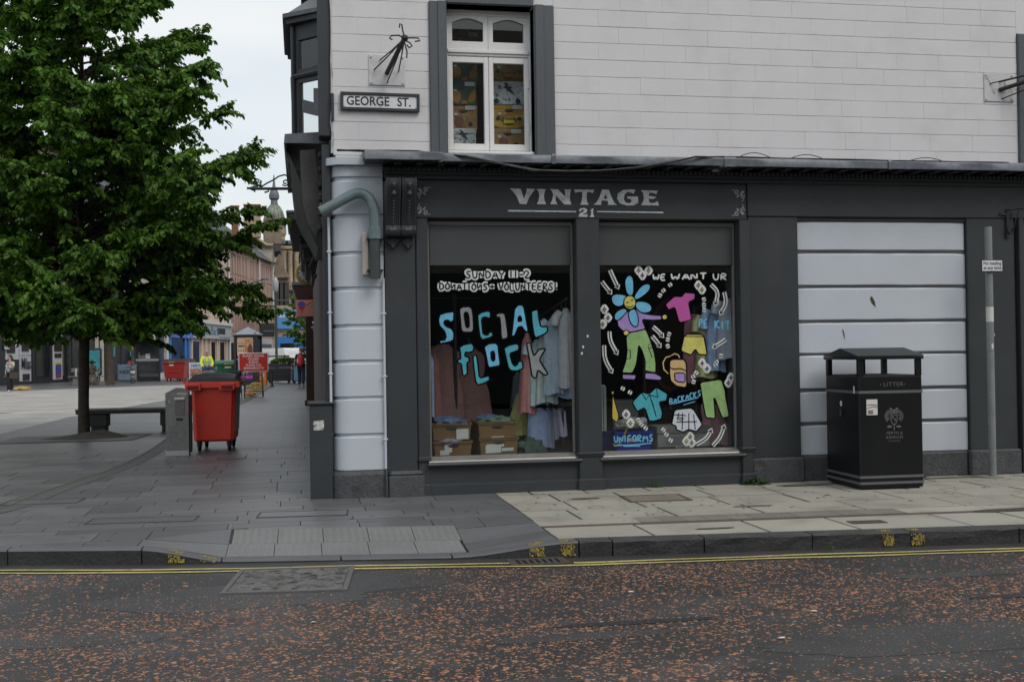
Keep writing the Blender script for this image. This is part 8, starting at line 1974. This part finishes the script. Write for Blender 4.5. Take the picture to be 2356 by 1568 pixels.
MB().bbox(-ww, ww, -.155, -.135, z0, z1, .02).build('border', SGW, t); MB().bbox(-ww+.03, ww-.03, -.160, -.15, z0+.03, z1-.03, .004).build('panel', SGR, t)
for k, ws in enumerate(('GUARD VENNEL', 'CLOSED', 'AHEAD', 'PLEASE USE', 'SKINNERGATE')): text('lettering', ws, .118, SGW, t, (0, -.1625, z1-.115-k*.113), bold=.0022, sx=.92)
YB = M('yellow sandbag', (.42, .29, .10), rough=.8, var=.2, scale=8); OB = M('orange sandbag', (.5, .20, .03), rough=.8, var=.3, scale=12)
def bag(lb, loc, r, m, seed, rz=0):
    o = heap(lb, loc, *r, m, seed, 'sandbag'); o['category'] = 'sandbag'; o.rotation_euler = (0, 0, rz); return o
bag('round yellow sandbag slung on the trestle bar', (cx+.12, y-.24, .22), (.20, .12, .17), YB, 4); bag('yellow sandbag folded over the upper part of the pile', (cx+.10, y-.12, .42), (.21, .1, .09), YB, 6); bag('yellow sandbag at the left of the trestle', (cx-.12, y-.1, .36), (.16, .1, .07), YB, 7); bag('orange and yellow sandbag on the ground under the trestle', (cx-.16, y-.22, .06), (.20, .14, .12), OB, 9)
bag('yellow sandbag on the ground behind the person in cream', (gx_at(50, 46.5, 868), 46.5, .05), (.45, .2, .14), YB, 11)
# ---- advertising column
y = 49.0; cx = gx_at(572, y); t = thing('advertising_column', 'square advertising kiosk with pyramid roof and posters', 'advertising column', (cx, y, 0), R(-14)); w = .52
KB = M('black kiosk frame', (.018, .02, .024), rough=.4)
MB().bbox(-w, w, -w, w, 0, .18, .02).build('plinth', KB, t); MB().box(-w+.05, w-.05, -w+.05, w-.05, .18, 2.52).build('core', KB, t)
for sx in (-1, 1):
    for sy in (-1, 1): MB().bbox(sx*w-.06, sx*w+.06, sy*w-.06, sy*w+.06, .1, 2.6, .02).build('corner_post', KB, t); MB().ell((sx*w, sy*w, 2.66), (.05, .05, .05), 8, 5).build('post_ball', KB, t)
MB().bbox(-w-.1, w+.1, -w-.1, w+.1, 2.52, 2.6, .02).build('eaves', KB, t)
MB().add([(-w-.12, -w-.12, 2.6), (w+.12, -w-.12, 2.6), (w+.12, w+.12, 2.6), (-w-.12, w+.12, 2.6), (0, 0, 3.02)], [(0, 1, 4), (1, 2, 4), (2, 3, 4), (3, 0, 4)]).build('roof', M('grey kiosk roof', (.24, .26, .29), rough=.5, var=.1), t)
yy = -w-.005
def pq(x0, x1, z0, z1, m, nm, d=0.0): MB().box(x0, x1, yy-.01-d, yy-d, z0, z1).build(nm, m, t)
pq(-.42, .42, 1.52, 2.46, M('beige poster', (.52, .38, .24), rough=.5), 'poster'); pq(-.42, .42, .25, 1.48, M('purple poster', (.045, .03, .11), rough=.5), 'poster')
pq(-.02, .38, 1.58, 2.36, M('orange poster picture', (.45, .20, .07), rough=.5, var=.6, scale=4, fine=9, bump=0), 'poster_picture', .011); 
MB().ell((.27, yy-.03, 2.22), (.06, .008, .09), 10, 6).build('poster_face', SKIN, t); MB().prism([(.12, 1.6), (.40, 1.6), (.38, 2.0), (.30, 2.12), (.22, 2.1), (.14, 1.9)], yy-.032, yy-.024, 'y').build('poster_figure', M('rust print', (.12, .045, .03), var=.4, scale=12), t)
text('lettering', 'SUNSET', .15, M('red print ink', (.35, .06, .03)), t, (-.21, yy-.014, 2.16)); pq(-.36, -.06, 1.98, 2.05, CHAR, 'poster_bar', .011)
for k in range(3): MB().ell((-.34+k*.13, yy-.012, 1.78), (.03, .004, .05), 8, 4).build('poster_icon', CHAR, t)
pq(-.3, .38, .34, .50, M('magenta bar', (.45, .04, .36)), 'poster_bar', .011); MB().ell((.28, yy-.012, 1.42), (.12, .004, .09), 12, 5).build('poster_blob', M('magenta bar', (.45, .04, .36)), t)
text('lettering', 'positive about', .13, POST, t, (-.1, yy-.014, 1.34)); text('lettering', 'www', .1, POST, t, (0, yy-.024, .42))
for k in range(3): pq(-.2, .2-.05*k, .72-k*.07, .75-k*.07, POST, 'poster_line', .011)
MB().box(w+.004, w+.012, -.4, .4, .3, 2.4).build('side_poster', M('navy side poster', (.03, .045, .09), var=.5, scale=3), t)
# ---- bins by the far shops
def big_bin(label, loc, rz, col, lid, w=.62, d=.5, h=1.15):
    t = thing('wheelie_bin', label, 'bin', loc, rz); m = M('bin plastic '+label[:16], col, rough=.45, var=.12)
    MB().add([(-w*.86, -d*.86, .16), (w*.86, -d*.86, .16), (w*.86, d*.86, .16), (-w*.86, d*.86, .16), (-w, -d, h), (w, -d, h), (w, d, h), (-w, d, h)], [(0, 1, 2, 3), (0, 1, 5, 4), (1, 2, 6, 5), (2, 3, 7, 6), (3, 0, 4, 7), (4, 5, 6, 7)]).build('body', m, t)
    r_ = MB(); frame2(r_, -w-.05, w+.05, -d-.05, d+.05, .08, h-.05, h+.02); r_.build('rim', m, t)
    n = 6; lm = MB(); vs = []
    for i in range(n+1):
        a = math.pi*i/n; vs += [(-w-.03, -d*math.cos(a)*1.05, h+.03+.16*math.sin(a)), (w+.03, -d*math.cos(a)*1.05, h+.03+.16*math.sin(a))]
    lm.add(vs, [(2*i, 2*i+1, 2*i+3, 2*i+2) for i in range(n)]+[tuple(2*i for i in range(n+1)), tuple(2*i+1 for i in range(n+1))]); lm.build('lid', lid or m, t, smooth=True)
    for s in (-1, 1):
        for q in (-1, 1): MB().lathe([(.10, -.03), (.10, .03)], (s*w*.7, q*d*.7, .10), 12, 'x').build('wheel', RUBBER, t)
    for z in (.55, .8): MB().bbox(-w*.5, w*.5, -d*.97, -d*.90, z, z+.04, .01).build('rib', m, t)
    MB().box(-w*.5, w*.1, -d-.055, -d-.051, h-.03, h+.01).build('label', M('yellow bin label', (.5, .38, .05)), t); MB().box(-w*.45, -w*.05, -d*.98, -d*.965, h*.8, h*.9).build('label', PAPER, t)
    return t
big_bin('dark red bin with black lid between the phone box and the blue shop', (gx_at(406, 63), 63, 0), R(-8), (.33, .02, .018), BLACK_PLASTIC, .66, .6, 1.2); big_bin('dark red bin just right of the larger far red bin', (gx_at(428, 65), 65, 0), R(-8), (.30, .02, .018), BLACK_PLASTIC, .45, .6, 1.2)
big_bin('green wheelie bin with green domed lid behind the trestle sign', (gx_at(531, 51), 51, 0), R(10), (.012, .11, .045), M('green bin lid', (.015, .12, .06), rough=.45), .82, .55, 1.1)
big_bin('red bin partly hidden behind the phone box', (gx_at(312, 66), 66, 0), R(0), (.33, .02, .018), None, .4, .4, 1.1)
# ---- phone box
y = 63.5; cx = gx_at(340, y); t = thing('phone_box', 'black framed glass telephone kiosk near the white shop', 'phone box', (cx, y, 0), R(6)); w = .72
for sx in (-1, 1):
    for sy in (-1, 1): MB().bbox(sx*w-.05, sx*w+.05, sy*w-.05, sy*w+.05, 0, 2.5, .01).build('post', KB, t)
MB().bbox(-w-.06, w+.06, -w-.06, w+.06, 2.5, 2.62, .02).build('roof', M('grey kiosk roof', (.24, .26, .29)), t); MB().bbox(-w, w, -.02, .02, 0, 2.5, .005).build('back_panel', CHAR, t)
for z in (.5, 1.1): MB().bbox(-w, w, -w-.02, -w+.02, z, z+.06, .005).build('rail', KB, t)
MB().box(-w+.05, w-.05, -w, -w+.01, .3, 2.45).build('pane', GLASS, t); MB().bbox(-.35, .1, -.12, -.02, 1.1, 1.9, .02).build('telephone', BLACK_METAL, t); MB().box(-.1, .15, -.135, -.122, 1.45, 1.75).build('notice', PAPER, t); MB().bbox(-.7, .7, -w-.05, -w-.03, 1.28, 1.42, .004).build('notice_strip', M('grey strip', (.25, .25, .26)), t)
# ---- lamp posts
def lamp(label, u, y, vb, vt, kind, r0=.09):
    cx = gx_at(u, y, vb); dist = (Vector((cx, y, 0))-CAM).dot(fwd); zt = onY(u, vt, y).z
    t = thing('lamp_post', label, 'lamp post', (cx, y, 0)); LM = M('dark lamp post paint', (.05, .06, .065), rough=.5, var=.2)
    MB().lathe([(r0*1.6, 0), (r0*1.6, 1.0), (r0*1.05, 1.15), (r0, zt*.6), (r0*.75, zt)], (0, 0, 0), 12).build('column', LM, t, smooth=True)
    if kind == 'lantern':
        MB().lathe([(.08, zt), (.15, zt+.1), (.17, zt+.6), (.12, zt+.75), (.04, zt+.9)], (0, 0, 0), 10).build('lantern', M('frosted lantern', (.35, .36, .36), rough=.3), t, smooth=True)
        for z in (zt-.5, zt*.56, zt*.28): MB().tube([(-.75, 0, z), (.75, 0, z)], .05, 6).build('cross_arm', LM, t)
        for s in (-1, 1): MB().ell((s*.5, 0, zt*.28), (.12, .12, .07), 8, 5).build('bracket_knob', LM, t)
    for k in range(3): MB().lathe([(r0*1.64, 0), (r0*1.64, .16)], (0, 0, .3+k*.28), 12).build('sticker', PAPER if k == 1 else M('grey sticker', (.2, .2, .2), var=.5, scale=20), t)
    if kind == 'sign': MB().bbox(-.06, .06, -.14, -.11, zt-.9, zt-.55, .01).build('tag', M('yellow tag', (.45, .28, .03)), t)
    return t
lamp('tall dark lamp post with lantern in front of the white van', 637, 57, 878, 672, 'lantern', .075); lamp('dark post covered in stickers in front of the phone box', 305.5, 58.5, 880, 770, 'sign', .08)
# wall lamp on the pink block
t = thing('wall_lamp', 'grey arm lamp on the pink harled wall', 'lamp', (*at(SB[3]+Wp*.40), 8.2)); MB().tube([(0, 0, -.6), (.1, 0, 0), (1.6, -.4, .45)], [.1, .08, .06], 6).build('arm', LEAD, t); MB().ell((1.7, -.42, .46), (.45, .16, .09), 10, 5).build('head', LEAD, t)
# ---- white van
cx = gx_at(628, 67); t = thing('white_van', 'white panel van parked beyond the planters', 'van', (cx, 67, 0), R(-24))
VW = M('white van paint', (.76, .765, .76), rough=.3, var=.05, coat=.3)
sec = [(-.93, .42), (.93, .42), (.97, .9), (.94, 1.35), (.86, 1.92), (.74, 2.02), (-.74, 2.02), (-.86, 1.92), (-.94, 1.35), (-.97, .9)]
prof = [(0, 1, 1), (.06, 1.01, 1), (3.1, 1.01, 1), (3.6, 1.0, .97), (4.15, .98, .70), (4.75, .93, .56), (5.0, .85, .5)]
vs = []; n = len(sec)
for (yv, kx, kz) in prof:
    for (x_, z_) in sec: vs.append((x_*kx, yv, .42+(z_-.42)*kz))
MB().add(vs, [(i*n+k, i*n+(k+1) % n, (i+1)*n+(k+1) % n, (i+1)*n+k) for i in range(len(prof)-1) for k in range(n)]+[tuple(range(n)), tuple((len(prof)-1)*n+k for k in range(n))]).build('body', VW, t, smooth=True)
for sx in (-1, 1):
    MB().bbox(sx*.90-.07, sx*.90+.07, -.05, .06, .95, 1.28, .02).build('tail_light', M('tail light red', (.45, .02, .02), rough=.25), t)
    for yv in (.95, 4.0): wv = MB().lathe([(.2, -.1), (.33, -.09), (.34, 0), (.33, .09), (.2, .1)], (sx*.86, yv, .34), 18, 'x').build('wheel', RUBBER, t, smooth=True); MB().lathe([(.2, -.105), (.2, .105)], (sx*.86, yv, .34), 12, 'x').build('rim', SILVER, wv)
    MB().add([(sx*.965, 3.0, 1.32), (sx*.945, 3.9, 1.32), (sx*.88, 3.65, 1.82), (sx*.885, 3.0, 1.82)], [(0, 1, 2, 3)]).build('side_window', DARK_GLASS, t, fixn=False)
    MB().ell((sx*1.08, 3.75, 1.35), (.10, .08, .14), 8, 6).build('mirror', BLACK_PLASTIC, t)
MB().add([(-.75, 3.66, 1.93), (.75, 3.66, 1.93), (.82, 4.2, 1.5), (-.82, 4.2, 1.5)], [(0, 1, 2, 3)]).build('windscreen', DARK_GLASS, t, fixn=False)
for sx in (-.42, .42): dr = MB().bbox(sx-.40, sx+.40, -.022, .0, .6, 1.85, .03).build('rear_door', VW, t); MB().bbox(sx*.2-.04, sx*.2+.04, -.035, -.02, 1.0, 1.2, .005).build('handle', BLACK_PLASTIC, dr)
MB().bbox(-.98, .98, -.10, .1, .38, .58, .04).build('bumper', GREY_PLASTIC, t); MB().bbox(-.26, .26, -.112, -.10, .44, .55, .004).build('number_plate', M('yellow plate', (.5, .42, .05)), t); MB().add([(.962, .5, 1.0), (.962, 2.8, 1.0), (.905, 2.8, 1.75), (.905, .5, 1.75)], [(0, 1, 2, 3)]).xf(lambda v: v+Vector((.004, 0, 0))).build('side_panel', M('van panel', (.70, .705, .70), rough=.35), t, fixn=False)
# ---- planters with plants
PLM = M('charcoal planter boards', (.045, .048, .054), rough=.6, var=.15)
def planter(label, u0, u1, y, h, seed, ad=False):
    a, b = gx_at(u0, y), gx_at(u1, y); w = (b-a)/2; t = thing('planter', label, 'planter', ((a+b)/2, y, 0), R(-4)); hh = h/4
    for k in range(4): MB().bbox(-w, w, -.4, .4, .1+k*hh, .1+(k+1)*hh-.015, .012).build('board', PLM, t)
    for s_ in (-.8, .8): MB().bbox(w*s_-.06, w*s_+.06, -.35, .35, 0, .11, .01).build('foot', PLM, t)
    MB().box(-w+.06, w-.06, -.34, .34, h+.0, h+.10).build('soil', M('potting soil', (.03, .022, .015), rough=.95), t)
    if ad:
        MB().box(-w*.75, w*.9, -.425, -.405, .15, h+.02).build('advert_panel', M('sky blue advert', (.20, .48, .66), rough=.5), t); MB().ell((w*.2, -.428, h*.6), (w*.35, .006, h*.3), 14, 5).build('advert_bubble', POST, t); MB().box(-w*.2, w*.85, -.432, -.427, .2, .34).build('advert_band', M('advert blue', (.05, .25, .5)), t)
    return t, w, h+.1
t1, w1, h1 = planter('long charcoal planter with low green plants in front of the van', 617, 671, 52.5, .98, 1); t2, w2, h2 = planter('charcoal planter with a pale blue advert behind the rucksack', 673, 712, 51, .92, 2, True)
def bush(label, loc, rx, ry, rz, n, L_, seed, mat, spiky=False, name='planter_plant'):
    rs = np.random.RandomState(seed); t = thing(name, label, 'plant', loc)
    if spiky:
        a = rs.uniform(0, 6.28, n); e = rs.uniform(.7, 1.5, n); D = np.stack([np.cos(a)*np.cos(e), np.sin(a)*np.cos(e), np.sin(e)], 1); C = np.zeros((n, 3)); Ls = rs.uniform(.6, 1, n)*L_
        me = leaf_mesh(C, D, Ls, .10, rs.uniform(.2, .9, n), rs)
    else:
        D = rs.normal(0, 1, (n, 3)); D /= np.linalg.norm(D, axis=1, keepdims=True); q = rs.uniform(.4, 1, n)[:, None]**.5
        C = D*q*np.array([rx, ry, rz]); C[:, 2] = np.abs(C[:, 2]); D2 = D+rs.normal(0, .6, (n, 3)); D2 /= np.linalg.norm(D2, axis=1, keepdims=True)
        me = leaf_mesh(C, D2, L_*rs.uniform(.6, 1.3, n), .6, np.clip(rs.normal(.6, .25, n), 0, 1), rs)
    link('leaves', me, mat, t, kind='stuff'); MB().tube([(0, 0, -.05), (0, 0, rz*.5)], .03, 6).build('stem', BARK, t)
BUSHM = bpy.data.materials.new('planter foliage'); BUSHM.use_nodes = True; leaf_mat(BUSHM, (.06, .13, .02), (.10, .20, .03), (.16, .28, .05))
bush('bushy light green plant in the long planter', (t1.location.x+.25, 52.5, h1), .75, .3, .28, 700, .14, 1, BUSHM); bush('spiky upright plant at the end of the long planter', (t1.location.x-.85, 52.4, h1-.05), .2, .2, .6, 60, .75, 2, LEAFM, True); bush('dull grey green plant in the advert planter', (t2.location.x-.2, 51, h2), .5, .3, .35, 400, .12, 3, M('dusty plant', (.09, .10, .05), rough=.8, var=.4, scale=12))
# ---- hoop bollard, orange box, boards, advert screen
t = thing('hoop_bollard', 'bent black tubular hoop in front of the planters', 'bollard', (gx_at(622, 44.5), 44.5, 0), R(10)); MB().tube([(-.45, .1, .85), (-.15, .05, .88), (.02, 0, .80), (.08, 0, .66), (.08, 0, 0)], .055, 10).build('tube', BLACK_METAL, t, smooth=True); MB().bbox(-.03, .2, -.1, .1, 0, .03, .01).build('base_plate', BLACK_METAL, t); MB().tube([(-.45, .1, .85), (-.55, .1, .7), (-.55, .1, 0)], .055, 10).build('tube', BLACK_METAL, t, smooth=True)
t = thing('orange_box', 'orange courier box with a white house mark beside the kiosk', 'box', (gx_at(606, 47.5), 47.5, 0), R(-6)); MB().bbox(-.19, .19, -.16, .16, .02, .78, .02).build('body', M('courier orange', (.62, .16, .01), rough=.5), t)
MB().prism([(-.08, .42), (.08, .42), (.08, .54), (.11, .54), (0, .65), (-.11, .54), (-.08, .54)], -.168, -.162, 'y').build('house_mark', POST, t); text('lettering', 'JUST EAT', .075, POST, t, (0, -.17, .33), bold=.001, shear=.1)
t = thing('a_board', 'white pavement board with a photo of pastries by the far red bins', 'a-board', (gx_at(451, 61), 61, 0)); MB().bbox(-.42, .42, -.02, .02, .03, 1.15, .01).build('panel', M('pale blue board', (.48, .55, .60), rough=.5), t); MB().box(-.34, .34, -.032, -.022, .15, .80).build('photo', M('pastry photo', (.30, .14, .08), var=.9, scale=5, fine=14, bump=0, stain=(.5, .42, .38), stain_scale=6, stain_lo=.5, stain_hi=.56), t); text('lettering', 'NERO', .2, M('board blue lettering', (.05, .10, .28)), t, (0, -.025, .95), bold=.006)
for s_ in (-1, 1): MB().tube([(s_*.38, .0, 1.0), (s_*.38, .45, 0)], .02, 5).build('leg', SILVER, t)
t = thing('banner_barrier', 'slate blue cafe banner reading NERO outside the glazed shop', 'barrier', (gx_at(293, 62), 62, 0)); MB().bbox(-.52, .52, -.015, .015, .12, 1.1, .006).build('banner', M('slate blue canvas', (.14, .21, .28), rough=.8), t); text('lettering', 'NERO', .34, M('banner lettering', (.025, .03, .035)), t, (0, -.02, .62), bold=.01); text('lettering', 'CAFFE', .12, M('banner lettering', (.025, .03, .035)), t, (0, -.02, .9))
for s_ in (-1, 1): MB().tube([(s_*.55, 0, 0), (s_*.55, 0, 1.15)], .025, 6).build('post', SILVER, t)
t = thing('advert_screen', 'black framed advert panel with turquoise poster behind the statue', 'advert panel', (gx_at(208, 58.5), 58.5, 0), R(4)); MB().bbox(-.65, .65, -.08, .08, .5, 2.1, .05).build('frame', KB, t); MB().box(-.55, .55, -.095, -.082, .6, 1.98).build('poster', M('turquoise poster', (.06, .40, .45), var=.25, scale=2), t); MB().bbox(-.1, .1, -.06, .06, 0, .52, .01).build('stand', KB, t)
t = thing('stone_planter_seat', 'dark stone block with slatted chair behind the red bin', 'seat', (gx_at(539, 29.5, 905), 29.5, 0), R(6)); DKS = M('dark block stone', (.05, .05, .05), rough=.7, var=.2); MB().bbox(-.26, .18, -.3, .5, 0, .18, .02).build('foot', DKS, t); MB().bbox(-.30, .22, -.35, .55, .18, .62, .02).build('block', DKS, t); MB().bbox(-.32, .25, -.38, .58, .62, .70, .02).build('cap', M('block cap', (.09, .09, .085)), t)
for k in range(5): MB().tube([(.16+k*.03, .1, .7), (.19+k*.033, .15, .98)], .012, 5).build('chair_slat', TUB, t)
MB().tube([(.17, .1, .97), (.36, .15, 1.0)], .02, 5).build('chair_rail', TUB, t); MB().tube([(.2, .1, .45), (.34, .12, .45)], .02, 5).build('chair_rail', TUB, t)
for q in (.24, .34): MB().tube([(q, .1, .75), (q+.02, .05, 0)], .018, 5).build('chair_leg', TUB, t)
# ---- further trees
def R2(z): return max(.3, 2.6*math.sin(math.pi*min(1, max(0, (z-2.0)/7.5)))**.7)
street_tree((gx_at(254, 55), 55, 0), R2, 2.9, 9.2, .22, 'second street tree standing by the far bench', 'street_tree', 46, .24, 11, 16, 15, LEAFM, tie=False)
def R3(z): return max(.2, 1.5*math.sin(math.pi*min(1, max(0, (z-1.4)/4.6)))**.8)
street_tree((gx_at(690, 58.5)+.55, 58.5, 0), R3, 1.8, 5.3, .10, 'dense dark green tree at the end of the brown shop', 'street_tree', 60, .2, 16, 26, 25, LEAFM, tie=False)
# blue shops in the distance beyond the van
t = thing('blue_far_shop', 'far shop with bright blue sign and blue front beyond the van', 'building', (gx_at(662, 92), 92, 0)); MB().box(-1.2, 4, 0, 8, 0, 6).build('wall', TSTONE, t)
MB().box(-1.0, 2, -.2, -.02, 3.9, 5.6).build('sign', M('sky sign', (.08, .26, .55), rough=.5), t); MB().box(-.9, 3, -.12, -.01, 0, 3.2).build('shopfront', BLU, t); MB().box(-.6, .6, -.16, -.13, .6, 2.6).build('window', DARK_GLASS, t); text('lettering', 'shop', .01, POST, t, (0, -.22, 4.8)) if False else None
MB().box(-.7, 1.2, -.23, -.21, 4.9, 5.15).build('lettering_bar', POST, t); MB().box(-2.4, -1.1, -.6, -.3, 3.2, 4.4).build('hanging_panel', INK, t)
